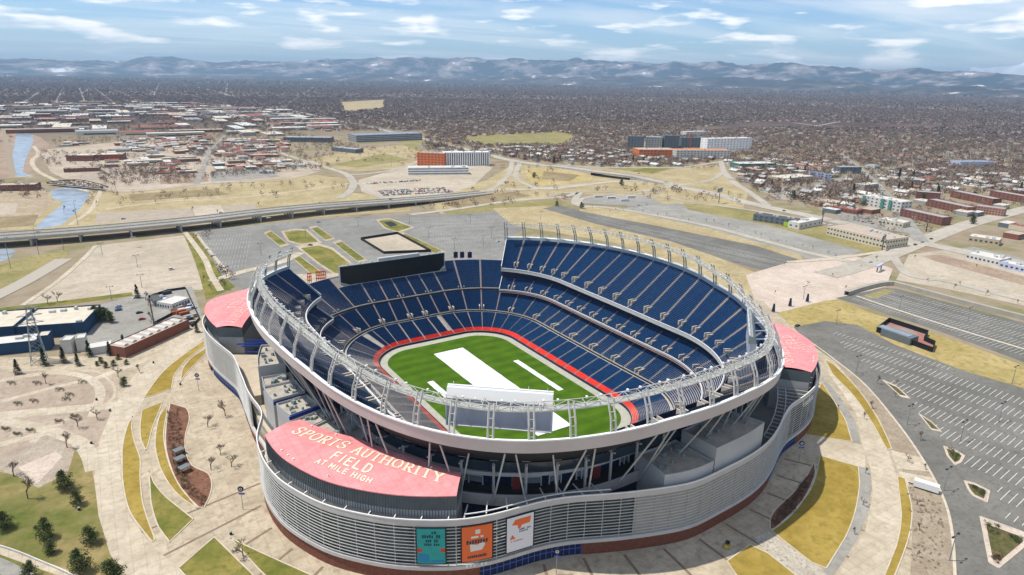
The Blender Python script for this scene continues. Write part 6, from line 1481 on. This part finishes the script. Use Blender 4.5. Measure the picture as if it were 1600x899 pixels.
# ================================================================== SUBURBS
def fastmesh(name, verts, tris, m, mi=None):
    me = bpy.data.meshes.new(name); me.vertices.add(len(verts)); me.vertices.foreach_set('co', verts.astype(np.float32).ravel())
    nf = len(tris); k = tris.shape[1]; me.loops.add(nf*k); me.loops.foreach_set('vertex_index', tris.astype(np.int32).ravel()); me.polygons.add(nf); me.polygons.foreach_set('loop_start', np.arange(0, nf*k, k, dtype=np.int32))
    try: me.polygons.foreach_set('loop_total', np.full(nf, k, dtype=np.int32))
    except Exception: pass
    for q in (m if isinstance(m, list) else [m]): me.materials.append(q)
    if mi is not None: me.polygons.foreach_set('material_index', mi.astype(np.int32))
    me.update(); me.validate(); o = bpy.data.objects.new(name, me); C.objects.link(o); return o
FW = np.array([math.sin(YAW), math.cos(YAW)]); RW = np.array([math.cos(YAW), -math.sin(YAW)])
def sample_sector(n, d0, d1, gamma=0.0, half=.86):
    d = np.sqrt(rng.uniform(d0*d0, d1*d1, n)) if gamma == 0 else d0*(d1/d0)**rng.uniform(0, 1, n)
    a = rng.uniform(-half, half, n); return np.array(CAM[:2])+d[:, None]*(np.cos(a)[:, None]*FW+np.sin(a)[:, None]*RW)
def vin(pts, poly):
    x, y = pts[:, 0], pts[:, 1]; c = np.zeros(len(pts), bool); j = len(poly)-1
    for i in range(len(poly)):
        xi, yi = poly[i]; xj, yj = poly[j]; t = ((yi > y) != (yj > y)) & (x < (xj-xi)*(y-yi)/((yj-yi) if yj != yi else 1e-9)+xi); c ^= t; j = i
    return c
wp = lambda q: [W(a, b) for a, b in q]
KEEPOUT = [wp(q) for q in ([(-400,300),(0,200),(300,215),(430,215),(520,205),(640,206),(665,235),(790,250),(930,262),(1062,262),(1130,250),(1180,300),(1300,330),(1500,300),(2200,330),(2200,1500),(-900,1500),(-900,330)],)]
RIGHT = wp([(1135,248),(1225,262),(1300,268),(1330,300),(1430,300),(1600,300),(1760,296),(1760,212),(1180,205)])
GREEN_OPEN = [wp(q) for q in ([(725,214),(880,207),(900,215),(880,228),(760,228),(730,222)], [(530,158),(600,155),(600,170),(540,176)], [(1080,200),(1200,190),(1470,195),(1480,201),(1200,200),(1090,206)], [(990,240),(1170,240),(1170,226),(990,224)], [(430,226),(665,226),(665,205),(430,206)])]
INDUST = wp([(-60,236),(-60,162),(120,158),(300,160),(440,172),(530,190),(560,212),(430,222),(300,222),(80,214)])
def roadmask(pts, marg=3):
    ok = np.ones(len(pts), bool)
    for rp, w in ROADS:
        r = np.array(rp)[:, :2]
        if np.abs(r).max() > 60000: continue
        for i in range(0, len(r)-1):
            a, b = r[i], r[i+1]; ab = b-a; L2 = ab@ab
            if L2 < 1: continue
            bb = (pts[:, 0] > min(a[0], b[0])-w-9) & (pts[:, 0] < max(a[0], b[0])+w+9) & (pts[:, 1] > min(a[1], b[1])-w-9) & (pts[:, 1] < max(a[1], b[1])+w+9) & ok
            ix = np.nonzero(bb)[0]
            if len(ix) == 0: continue
            t = np.clip(((pts[ix]-a)@ab)/L2, 0, 1); d = np.hypot(*(pts[ix]-a-t[:, None]*ab).T); ok[ix[d < w/2+marg]] = False
    return ok
def suburb_ok(pts):
    ok = ~vin(pts, KEEPOUT[0]) | vin(pts, RIGHT)
    for g in GREEN_OPEN: ok &= ~vin(pts, g)
    return ok
# ---- individual houses, nearest first, on a street grid aligned with the town
HB = []
def house_proto(wall, roof, w, d, h):
    o = empty('house'); mb = MB(); mb.box(0, 0, 0, w, d, h); mb.build('wall', WL[wall], o); mb = MB(); e = .5; rh = d*.28; n_ = 0
    mb.v += [(-w/2-e, -d/2-e, h), (w/2+e, -d/2-e, h), (w/2+e, d/2+e, h), (-w/2-e, d/2+e, h), (-w/2-e, 0, h+rh), (w/2+e, 0, h+rh)]; mb.f += [(0,1,5,4), (2,3,4,5), (1,2,5), (3,0,4), (3,2,1,0)]; mb.mi += [0]*5
    r = mb.build('roof', RF[roof], o); mb = MB(); mb.box(w*.2, d*.15, h+rh*.3, .9, .9, rh*.9); mb.build('chimney', WL['brick'], r)
    for x in (-w*.28, w*.1): mb = MB(); mb.box(x, -d/2-.03, h*.35, 1.6, .12, 1.3); mb.build('window', WINM, o)
    mb = MB(); mb.box(w*.34, -d/2-.03, 0, 1.1, .14, 2.1); mb.build('door', WL['slate'], o); return o
HP = [('white','grey',13,9,3.6,'white house with a grey gabled roof'), ('palebrick','brown',14,9,3.4,'pale brick house with a brown gabled roof'), ('tan','dark',12,9,3.8,'tan house with a dark gabled roof'), ('cream','tan',15,10,3.4,'cream house with a tan gabled roof'), ('grey','white',16,11,3.6,'grey house with a whitish gabled roof'), ('brick','grey',13,10,5.2,'tall brick house with a grey gabled roof'), ('white','brown',12,8,3.6,'white house with a brown gabled roof')]
hprot = [house_proto(*q[:5]) for q in HP]; km3 = kidmap(); hused = set(); rg = random.Random(21)
cand = []
for bx in np.arange(300, 3600, 72):
    for by in np.arange(-500, 3600, 22):
        for s in (0, 34):
            cand.append((bx+s+rg.uniform(-3, 3), by+rg.uniform(-4, 4), s))
cand = np.array(cand); pp_ = cand[:, :2]; okk = suburb_ok(pp_) & roadmask(pp_, 9); rel = pp_-np.array(CAM[:2]); dist = np.hypot(*rel.T); ang = np.arctan2(rel@RW, rel@FW)
okk &= (np.abs(ang) < .72); ii = np.nonzero(okk)[0]; ii = ii[np.argsort(dist[ii])]; ii = [i for i in ii if rg.random() < .8]
OCC = []
for i in ii[:285]:
    k = rg.randrange(len(HP)); o = hprot[k]
    if k in hused: o = copy_tree(hprot[k], km3)
    hused.add(k); x, y, s = cand[i]; o.location = (x, y, 0); o.rotation_euler = (0, 0, (math.pi/2 if s else -math.pi/2)+rg.uniform(-.05, .05)); f = rg.uniform(.85, 1.25); o.scale = (f, f*rg.uniform(.9, 1.15), 1)
    tag(o, HP[k][5], 'house', HP[k][5].replace('house', 'houses', 1)+', in the suburb'); OCC.append((x, y))
OCC = np.array(OCC); dmax = dist[ii[284]]
# ---- further houses: one mass
rest = np.array([cand[i][:3] for i in ii[285:]]); gx, gy = np.meshgrid(np.arange(-4200, 5200, 76), np.arange(500, 6800, 24)); far = np.stack([gx.ravel(), gy.ravel()], -1)+rng.uniform(-6, 6, (gx.size, 2)); rel = far-np.array(CAM[:2]); dd = np.hypot(*rel.T); an_ = np.arctan2(rel@RW, rel@FW)
far = far[suburb_ok(far) & (np.abs(an_) < .8) & (dd < 6500) & ~vin(far, INDUST) & ~((far[:, 0] > 290) & (far[:, 0] < 3600) & (far[:, 1] < 3600)) & roadmask(far, 8)]
allh = np.vstack([rest[:, :2], far]); allh = allh[rng.uniform(0, 1, len(allh)) < .7]; nH = len(allh)
w_ = rng.uniform(5, 9, nH); d_ = rng.uniform(4, 6.5, nH); h_ = rng.uniform(3, 4.6, nH); rr_ = h_+d_*.5; sw = rng.uniform(0, 1, nH) < .5; w2 = np.where(sw, w_, d_); d2 = np.where(sw, d_, w_)
X, Y = allh[:, 0], allh[:, 1]; vs = np.zeros((nH, 10, 3))
for k, (a, b) in enumerate(((-1,-1),(1,-1),(1,1),(-1,1))):
    vs[:, k] = np.stack([X+a*w2, Y+b*d2, np.zeros(nH)], -1); vs[:, k+4] = np.stack([X+a*w2, Y+b*d2, h_], -1)
vs[:, 8] = np.where(sw[:, None], np.stack([X-w2, Y, rr_], -1), np.stack([X, Y-d2, rr_], -1)); vs[:, 9] = np.where(sw[:, None], np.stack([X+w2, Y, rr_], -1), np.stack([X, Y+d2, rr_], -1))
qa = np.array([(0,1,5,4),(1,2,6,5),(2,3,7,6),(3,0,4,7),(4,5,9,8),(6,7,8,9)]); qb = np.array([(0,1,5,4),(1,2,6,5),(2,3,7,6),(3,0,4,7),(5,6,9,8),(7,4,8,9)])
Q = np.where(sw[:, None, None], qa[None], qb[None])+10*np.arange(nH)[:, None, None]; mi = np.tile(np.array([0,0,0,0,5,5]), (nH, 1)); rk_ = rng.integers(0, 5, nH); mi[:, :4] = rng.integers(0, 4, nH)[:, None]; mi[:, 4:] = 4+rk_[:, None]
o = fastmesh('distant_houses', vs.reshape(-1, 3), Q.reshape(-1, 4), [mat('wall_dull', (.36,.33,.29)), WL['palebrick'], WL['tan'], WL['brick'], mat('roof_mid', (.22,.205,.19)), RF['brown'], RF['dark'], mat('roof_dull', (.30,.27,.24)), mat('roof_dull_tan', (.26,.20,.155))], mi.ravel()); tag(o, 'mass of small distant houses among the bare trees', None, None, 'stuff')
for k in range(len(hprot)):
    if k not in hused: pass
# ---- warehouses and sheds on the industrial flats, each its own thing
WHS = [('tan','white','white-roofed'), ('grey','cream','cream-roofed'), ('brick','tan','tan-roofed brick'), ('white','grey','grey-roofed white'), ('slate','white','white-roofed dark'), ('cream','red','red-roofed cream')]
wproto = []
for wl_, rf_, t in WHS:
    o = empty('warehouse'); mb = MB(); mb.box(0, 0, 0, 2, 2, 1); mb.build('wall', WL[wl_], o); mb = MB(); mb.box(0, 0, 1.005, 2.02, 2.02, .04); mb.build('roof', RF[rf_], o); mb = MB(); mb.box(-.3, .2, 1.05, .12, .18, .14); mb.build('roof_plant', M['steel'], o)
    mb = MB(); mb.box(.1, -1.0, .12, 1.5, .03, .35); mb.build('window_band', WINM, o); wproto.append(o)
km4 = kidmap(); wused = set(); rg = random.Random(5); placed = []
zones = [([(-60,222),(-60,164),(120,160),(300,162),(440,174),(530,192),(540,206),(430,214),(300,214),(80,208)], 170, 1.0, 'on the industrial flats at the left', (22, 85, 10, 30, 5, 10)), ([(170,262),(440,250),(450,220),(280,214),(180,220)], 115, .8, 'between the bare yard and the warehouses', (9, 20, 6, 10, 4, 6)), ([(780,245),(970,256),(970,236),(800,232)], 14, .7, 'among trees by the interchange', (10, 24, 6, 10, 4, 7)), ([(1160,272),(1215,290),(1420,296),(1600,300),(1600,280),(1300,258),(1170,250)], 22, .8, 'among the houses right of the interchange', (9, 22, 7, 11, 4, 7)), ([(1290,345),(1360,352),(1480,345),(1600,385),(1600,330),(1450,298),(1290,305)], 9, .8, 'by the crossroads', (8, 14, 5, 9, 4, 6)), ([(230,275),(480,262),(470,250),(240,258)], 26, .7, 'in the bare yards beyond the viaduct', (8, 18, 5, 9, 3, 5)), ([(60,232),(110,230),(150,222),(80,220)], 6, .7, 'by the river', (8, 18, 5, 9, 3, 5)), ([(1440,440),(1470,420),(1600,440),(1600,400),(1480,395)], 0, 1, '', (8, 9, 5, 6, 4, 5))]
existing = [(o.location.x, o.location.y, 26) for o in bpy.data.objects if o.get('category') == 'building' or o.get('category') == 'house']
for poly, n, _, where, (l0, l1, w0, w1, h0, h1) in zones:
    P_ = wp(poly); xs = [p[0] for p in P_]; ys = [p[1] for p in P_]; k = 0; tries = 0
    while k < n and tries < n*60:
        tries += 1; x, y = rg.uniform(min(xs), max(xs)), rg.uniform(min(ys), max(ys)); L1, W1 = rg.uniform(l0, l1), rg.uniform(w0, w1)
        if not inpoly((x, y), P_): continue
        if any(abs(x-a)+abs(y-b) < (L1+r)*.8 for a, b, r in existing+placed): continue
        if not roadmask(np.array([(x, y)]), W1+3)[0]: continue
        j = rg.choice((0, 0, 1, 1, 3, 2, 4, 5) if l1 > 50 else (0, 1, 2, 2, 3, 4, 5, 5)); o = wproto[j]
        if j in wused: o = copy_tree(wproto[j], km4)
        wused.add(j); o.location = (x, y, 0); o.scale = (L1, W1, rg.uniform(h0, h1)); o.rotation_euler = (0, 0, rg.choice((0, math.pi/2))+rg.uniform(-.04, .04)); k += 1; placed.append((x, y, L1))
        tag(o, WHS[j][2]+' flat shed', 'warehouse', WHS[j][2]+' flat sheds '+where)
# ---- trees of the suburb: the nearest one by one, the rest as one mass
pts = sample_sector(9000, 700, 2600); rel = pts-np.array(CAM[:2]); pts = pts[suburb_ok(pts) & ~vin(pts, INDUST) & roadmask(pts, 1) & (np.abs(np.arctan2(rel@RW, rel@FW)) < .7)]
dn = np.min(np.hypot(pts[:, None, 0]-OCC[None, :, 0], pts[:, None, 1]-OCC[None, :, 1]), 1); pts = pts[dn > 8]; pts = pts[np.argsort(np.hypot(*(pts-np.array(CAM[:2])).T))][:190]
for q in pts:
    if rg.random() < .1: tree('spruce', q[0], q[1], rg.uniform(1.0, 1.5), 'dark conifer among the houses', 'dark conifers among the houses', True)
    else: tree('bare', q[0], q[1], rg.uniform(1.1, 1.7), 'leafless tree among the houses', 'leafless trees among the houses', True)
tail = np.hypot(*(pts[-1]-np.array(CAM[:2])))
def crowns(name, P_, rad, hgt, ntri, m, label, squash=.75, lift=.55, tri=.55):
    n = len(P_); r = rad*rng.uniform(.7, 1.25, n); h = hgt*rng.uniform(.75, 1.2, n)
    v = rng.normal(size=(n, ntri, 3)); v /= np.linalg.norm(v, axis=-1, keepdims=True); v *= rng.uniform(.35, 1.0, (n, ntri, 1)); c = np.empty((n, ntri, 3)); c[..., 0] = P_[:, None, 0]+v[..., 0]*r[:, None]; c[..., 1] = P_[:, None, 1]+v[..., 1]*r[:, None]; c[..., 2] = np.maximum(.5, h[:, None]*lift+v[..., 2]*h[:, None]*(1-lift))
    e1 = rng.normal(size=(n, ntri, 3)); e1 /= np.linalg.norm(e1, axis=-1, keepdims=True); e2 = rng.normal(size=(n, ntri, 3)); e2 /= np.linalg.norm(e2, axis=-1, keepdims=True); s = (r*tri)[:, None, None]
    V = np.stack([c-e1*s*.5, c+e1*s*.6+e2*s*.2, c+e2*s], 2).reshape(-1, 3); V[:, 2] = np.maximum(V[:, 2], .05)
    o = fastmesh(name, V, np.arange(len(V)).reshape(-1, 3), m); return tag(o, label, None, None, 'stuff')
def wood_ok(pts): return suburb_ok(pts) & roadmask(pts, 0) & (((pts[:, 0]+20) % 128 > 15) | (pts[:, 1] > 7500)) & (((pts[:, 1]+9) % 260 > 11) | (pts[:, 1] > 5200))
sg = MB(); z = .42
for gx_ in np.arange(-4000-20, 5200, 128):
    ys_ = np.arange(300, 7500, 90); pt_ = np.stack([np.full(len(ys_), gx_+7.5-gx_ % 128+108), ys_+45], -1); rel = pt_-np.array(CAM[:2]); okk = suburb_ok(pt_) & (np.abs(np.arctan2(rel@RW, rel@FW)) < .82) & (np.hypot(*rel.T) > 900) & ~vin(pt_, INDUST)
    for (x, y), k in zip(pt_, okk):
        if k: sg.quad((x-4, y-45, z), (x+4, y-45, z), (x+4, y+45, z), (x-4, y+45, z))
tag(sg.build('street_grid', mat('suburban_street', (.27,.245,.215), noise=.2, scale=.01)), kind='structure')
TW = [mat('twig_mass_a', (.215,.158,.118), noise=.3, scale=.02), mat('twig_mass_b', (.185,.138,.118), noise=.3, scale=.012)]
a = sample_sector(46000, 700, 2700); a = a[wood_ok(a)]; ind = vin(a, INDUST); a = a[~ind | (rng.uniform(0, 1, len(a)) < .30)]; a = a[np.hypot(*(a-np.array(CAM[:2])).T) > 900]
keep = np.hypot(*(a-np.array(CAM[:2])).T); crowns('bare_wood', a, 5.2, 9.5, 24, TW[0], 'leafless trees massed over the near suburb', tri=.42)
a = sample_sector(95000, 2600, 5200); a = a[wood_ok(a)]; ind = vin(a, INDUST); a = a[~ind | (rng.uniform(0, 1, len(a)) < .3)]; crowns('bare_wood', a, 6.5, 10, 8, TW[1], 'leafless trees massed over the middle suburb', tri=.7)
a = sample_sector(60000, 5200, 11500); a = a[wood_ok(a)]; crowns('bare_wood', a, 13, 10, 5, TW[1], 'leafless trees massed over the far plain', tri=.8)
a = sample_sector(34000, 11500, 20500); crowns('bare_wood', a, 34, 16, 4, TW[1], 'leafless trees massed at the far edge of the plain', tri=.9)
a = sample_sector(1500, 900, 2700); a = a[wood_ok(a)]; crowns('evergreen_wood', a, 3.6, 11, 26, M['needle2'], 'dark evergreens dotted through the near suburb', tri=.45)
a = sample_sector(2600, 2700, 8000); a = a[wood_ok(a)]; crowns('evergreen_wood', a, 6, 13, 10, M['needle2'], 'dark evergreens dotted through the far suburb', tri=.7)
# roadside scrub in the middle distance
sc = []
for q, n in (([(780,236),(975,256),(985,232),(800,226)], 330), ([(480,250),(520,255),(520,225),(440,222)], 60), ([(1145,285),(1215,302),(1225,272),(1155,258)], 160), ([(150,262),(290,256),(300,288),(160,292)], 330), ([(430,212),(560,240),(560,228),(440,205)], 160), ([(290,262),(500,256),(440,226),(300,228)], 420), ([(60,240),(180,236),(150,262),(70,262)], 90), ([(300,285),(520,262),(500,254),(290,276)], 150), ([(1060,262),(1150,256),(1160,262),(1070,268)], 20), ([(0,225),(20,225),(20,190),(-20,190)], 40), ([(660,236),(790,250),(800,240),(690,226)], 110), ([(170,325),(540,300),(530,284),(170,300)], 45), ([(700,330),(900,305),(880,262),(780,262)], 40), ([(900,300),(1160,325),(1165,300),(1000,290)], 60), ([(440,250),(640,262),(680,235),(540,230)], 60), ([(330,360),(345,430),(370,445),(300,370)], 18), ([(1290,345),(1420,372),(1500,350),(1440,335)], 60), ([(-40,300),(150,330),(150,302),(0,285)], 60), ([(1160,310),(1290,330),(1600,300),(1600,270),(1200,262)], 260), ([(640,330),(900,318),(900,308),(700,318)], 30), ([(200,250),(430,240),(430,214),(180,216)], 420), ([(90,232),(210,222),(210,214),(80,218)], 60), ([(1280,300),(1340,300),(1340,318),(1300,322)], 30), ([(1400,358),(1500,340),(1600,325),(1600,300),(1440,300)], 90), ([(1290,258),(1600,290),(1600,262),(1300,240)], 500), ([(890,240),(1000,262),(1000,256),(900,232)], 50)):
    P_ = wp(q); xs = [p[0] for p in P_]; ys = [p[1] for p in P_]; k = 0
    while k < n:
        x, y = rg.uniform(min(xs), max(xs)), rg.uniform(min(ys), max(ys))
        if inpoly((x, y), P_): sc.append((x, y)); k += 1
sc = np.array(sc); sc = sc[roadmask(sc, 1)]; sc = sc[~vin(sc, wp([(72,292),(146,286),(146,300),(142,314),(124,334),(98,358),(50,364),(50,350),(84,326),(96,318),(72,306)]))]; crowns('bare_scrub', sc, 4.0, 8, 26, mat('scrub_twigs', (.21,.145,.11), noise=.3, scale=.05), 'leafless scrub along the roads and yards', tri=.38)
for k_, lst in TR.items():
    for j, p in enumerate(lst):
        if (k_, j) not in tused:
            for c in km2.get(p.name, []): bpy.data.objects.remove(c)
            bpy.data.objects.remove(p)

# ================================================================== MOUNTAINS
SIL = [(-300,96),(0,95),(100,93),(150,95),(235,97),(285,89),(340,93),(380,98),(430,96),(500,95),(553,91),(607,90.5),(699,89.5),(766,91),(854,93),(884,92),(935,96),(969,94.5),(1002,98),(1023,93),(1056,99.5),(1073,97),(1127,100.6),(1192,96),(1229,103),(1289,108),(1337,108),(1367,103),(1397,108.7),(1465,111),(1516,116),(1600,118),(1900,122)]
def ray_xy(px, dist):
    a = math.atan2((px-800)/FPX, math.cos(PITCH)); return (CAM[0]+dist*(math.sin(YAW)*math.cos(a)+math.cos(YAW)*math.sin(a)), CAM[1]+dist*(math.cos(YAW)*math.cos(a)-math.sin(YAW)*math.sin(a)))
def hz(px): # horizon row
    return 449.5+FPX*(F_[2]+(px-800)/FPX*RR[2])/UU[2]
def nz(x, y, o=6, seed=0):
    from mathutils import noise
    return noise.fractal(Vector((x, y, seed)), .9, 2.1, o)
def rangeof(name, dist_of, top_of, depth, m, label, rows=26, seed=0, rough=.3, x0=-320, x1=1920, step=5):
    xs = np.arange(x0, x1, step); V = []; 
    for i, px in enumerate(xs):
        D = dist_of(px); H = top_of(px, D)
        for j in range(rows):
            t = j/(rows-1); d = D-depth*.55+depth*t; x, y = ray_xy(px, d)
            prof = math.sin(math.pi*min(1, t/.55)*.5)**1.2 if t < .55 else max(0, 1-((t-.55)/.45)**1.5)
            nn = nz(x/1500, y/1500, 7, seed); r2 = 1-abs(nz(x/900, y/900, 6, seed+9))*1.6
            z = H*prof*(1+rough*(nn*.6+(r2-.5)*.7)*(1-abs(prof-1)*.2 if prof > .97 else 1)*(0.25 if prof > .985 else 1)); V.append((x, y, max(-5, z) if 0 < j < rows-1 else -20))
    V = np.array(V); n = len(xs); F4 = []
    for i in range(n-1):
        for j in range(rows-1): F4.append((i*rows+j, (i+1)*rows+j, (i+1)*rows+j+1, i*rows+j+1))
    o = fastmesh(name, V, np.array(F4), m); o.data.polygons.foreach_set('use_smooth', [True]*len(F4)); return tag(o, kind='structure')
def mountain_mat(name, base, rock, snow, s):
    m = bpy.data.materials.new(name); m.use_nodes = True; t = m.node_tree; p = t.nodes['Principled BSDF']; p.inputs['Roughness'].default_value = 1; p.inputs['Specular IOR Level'].default_value = 0
    tc = t.nodes.new('ShaderNodeTexCoord'); n = t.nodes.new('ShaderNodeTexNoise'); n.inputs['Scale'].default_value = s; n.inputs['Detail'].default_value = 10; n.inputs['Roughness'].default_value = .68; t.links.new(tc.outputs['Object'], n.inputs[0])
    r = t.nodes.new('ShaderNodeValToRGB'); e = r.color_ramp.elements; e[0].position = .46; e[0].color = (*base, 1); e[1].position = .58; e[1].color = (*rock, 1)
    if snow: k = e.new(.615); k.color = (*rock, 1); k = e.new(.665); k.color = (.9, .88, .86, 1)
    t.links.new(n.outputs[0], r.inputs[0]); t.links.new(r.outputs[0], p.inputs['Base Color']); return m
dist_back = lambda px: 27000-7000*max(0, min(1, (px-300)/1300))
def top_back(px, D):
    y = np.interp(px, [a for a, b in SIL], [b for a, b in SIL]); return CAM[2]+(hz(px)-y)/FPX*D*.84*math.cos(math.atan((px-800)/FPX))
rangeof('mountains', dist_back, top_back, 6000, mountain_mat('mountain_forest', (.015,.03,.045), (.26,.22,.21), True, .0013), '', seed=3, rough=.22)
dist_front = lambda px: 21000-8000*max(0, min(1, (px-300)/1300))
def top_front(px, D): return (0.26+.14*nz(px/130, 0, 4, 5))*(top_back(px, dist_back(px))) * (.5+.5*max(0, min(1, (px-100)/900)))
rangeof('foothills', dist_front, top_front, 4200, mountain_mat('foothill_scrub', (.035,.04,.045), (.12,.10,.095), True, .0016), '', seed=12, rough=.5)
# snow peaks far behind on the right
def top_snow(px, D): return CAM[2]+(hz(px)-(108-7*math.exp(-((px-1560)/60)**2)+3*nz(px/25, 3, 4, 2)))/FPX*D*math.cos(math.atan((px-800)/FPX))
SN = mat('snow_rock', (.80,.81,.84), noise=.25, scale=.0006)
rangeof('snow_peaks', lambda px: 42000, top_snow, 6000, SN, '', x0=1440, x1=1900, step=4, seed=30, rough=.2)

# ================================================================== NAMING OF LOOK-ALIKES
LM = {'the scoreboard': (610,420), 'the blue halls': (80,530), 'the brick vent building': (240,540), 'the orange block': (670,258), 'the red crane': (1077,236), 'the lilac townhouses': (1275,280), 'the crossroads billboard': (1378,391), 'the brick flats': (1470,330), 'the mural wall': (1235,355), 'the short overpass': (955,275), 'the river bridge': (120,295), 'the gate arch': (1373,424), 'the fenced compound': (1412,528), 'the box trailer': (1446,766), 'the sand court': (60,730), 'the long grey office': (608,220), 'the barrel-roofed hall': (1525,262), 'the paired brick warehouses': (148,252), 'the yellow cart': (1136,855), 'the white flats': (1138,235), 'the meadow': (800,215), 'the yard sheds': (440,262), 'the wavy river bend': (38,230), 'the far left warehouses': (120,190), 'the highway verge': (540,285), 'the green-glass building': (1182,262), 'the drive-in canopy': (1530,410), 'the low cream shop': (1250,286), 'the motel-like building': (1340,375), 'the right picture edge': (1600,300), 'the evergreen by the flats': (1518,350), 'the white slab building': (1140,237)}
LMP = {k: W(*v) for k, v in LM.items()}
ORD = ['first','second','third','fourth','fifth','sixth','seventh','eighth','ninth','tenth','eleventh','twelfth','thirteenth','fourteenth','fifteenth','sixteenth','seventeenth','eighteenth','nineteenth','twentieth']
for t_ in ('twenty','thirty','forty','fifty','sixty','seventy','eighty','ninety'): ORD += [t_+'-'+q for q in ORD[:9]]
bl = {}
for o in list(C.objects):
    if o.parent is None and o.get('category') and o.get('label'): bl.setdefault(o['label'], []).append(o)
for lab, os_ in bl.items():
    if len(os_) < 2: continue
    by = {}
    for o in os_:
        x, y = o.location.x, o.location.y; k = min(LMP, key=lambda n: (LMP[n][0]-x)**2+(LMP[n][1]-y)**2); by.setdefault(k, []).append(((LMP[k][0]-x)**2+(LMP[k][1]-y)**2, o.name, o))
    for k, l in by.items():
        l.sort(key=lambda q: q[:2])
        for i, (d, n_, o) in enumerate(l):
            o['label'] = lab+(', closest to ' if i == 0 else ', %s closest to ' % ORD[min(i, len(ORD)-1)])+k
# ================================================================== HAZE
hz_m = bpy.data.materials.new('haze'); hz_m.use_nodes = True; t = hz_m.node_tree; t.nodes.clear(); ou = t.nodes.new('ShaderNodeOutputMaterial'); pv = t.nodes.new('ShaderNodeVolumePrincipled')
pv.inputs['Color'].default_value = (.56, .78, 1.0, 1); pv.inputs['Density'].default_value = 4.2e-5; pv.inputs['Anisotropy'].default_value = .1; t.links.new(pv.outputs[0], ou.inputs['Volume'])
mb = MB(); mb.prism([(-47000, -30000), (47000, -30000), (47000, 47000), (-47000, 47000)], -60, 1050, True, True); o = mb.build('haze', hz_m); tag(o, 'pale blue air over the far plain and mountains', None, None, 'stuff')
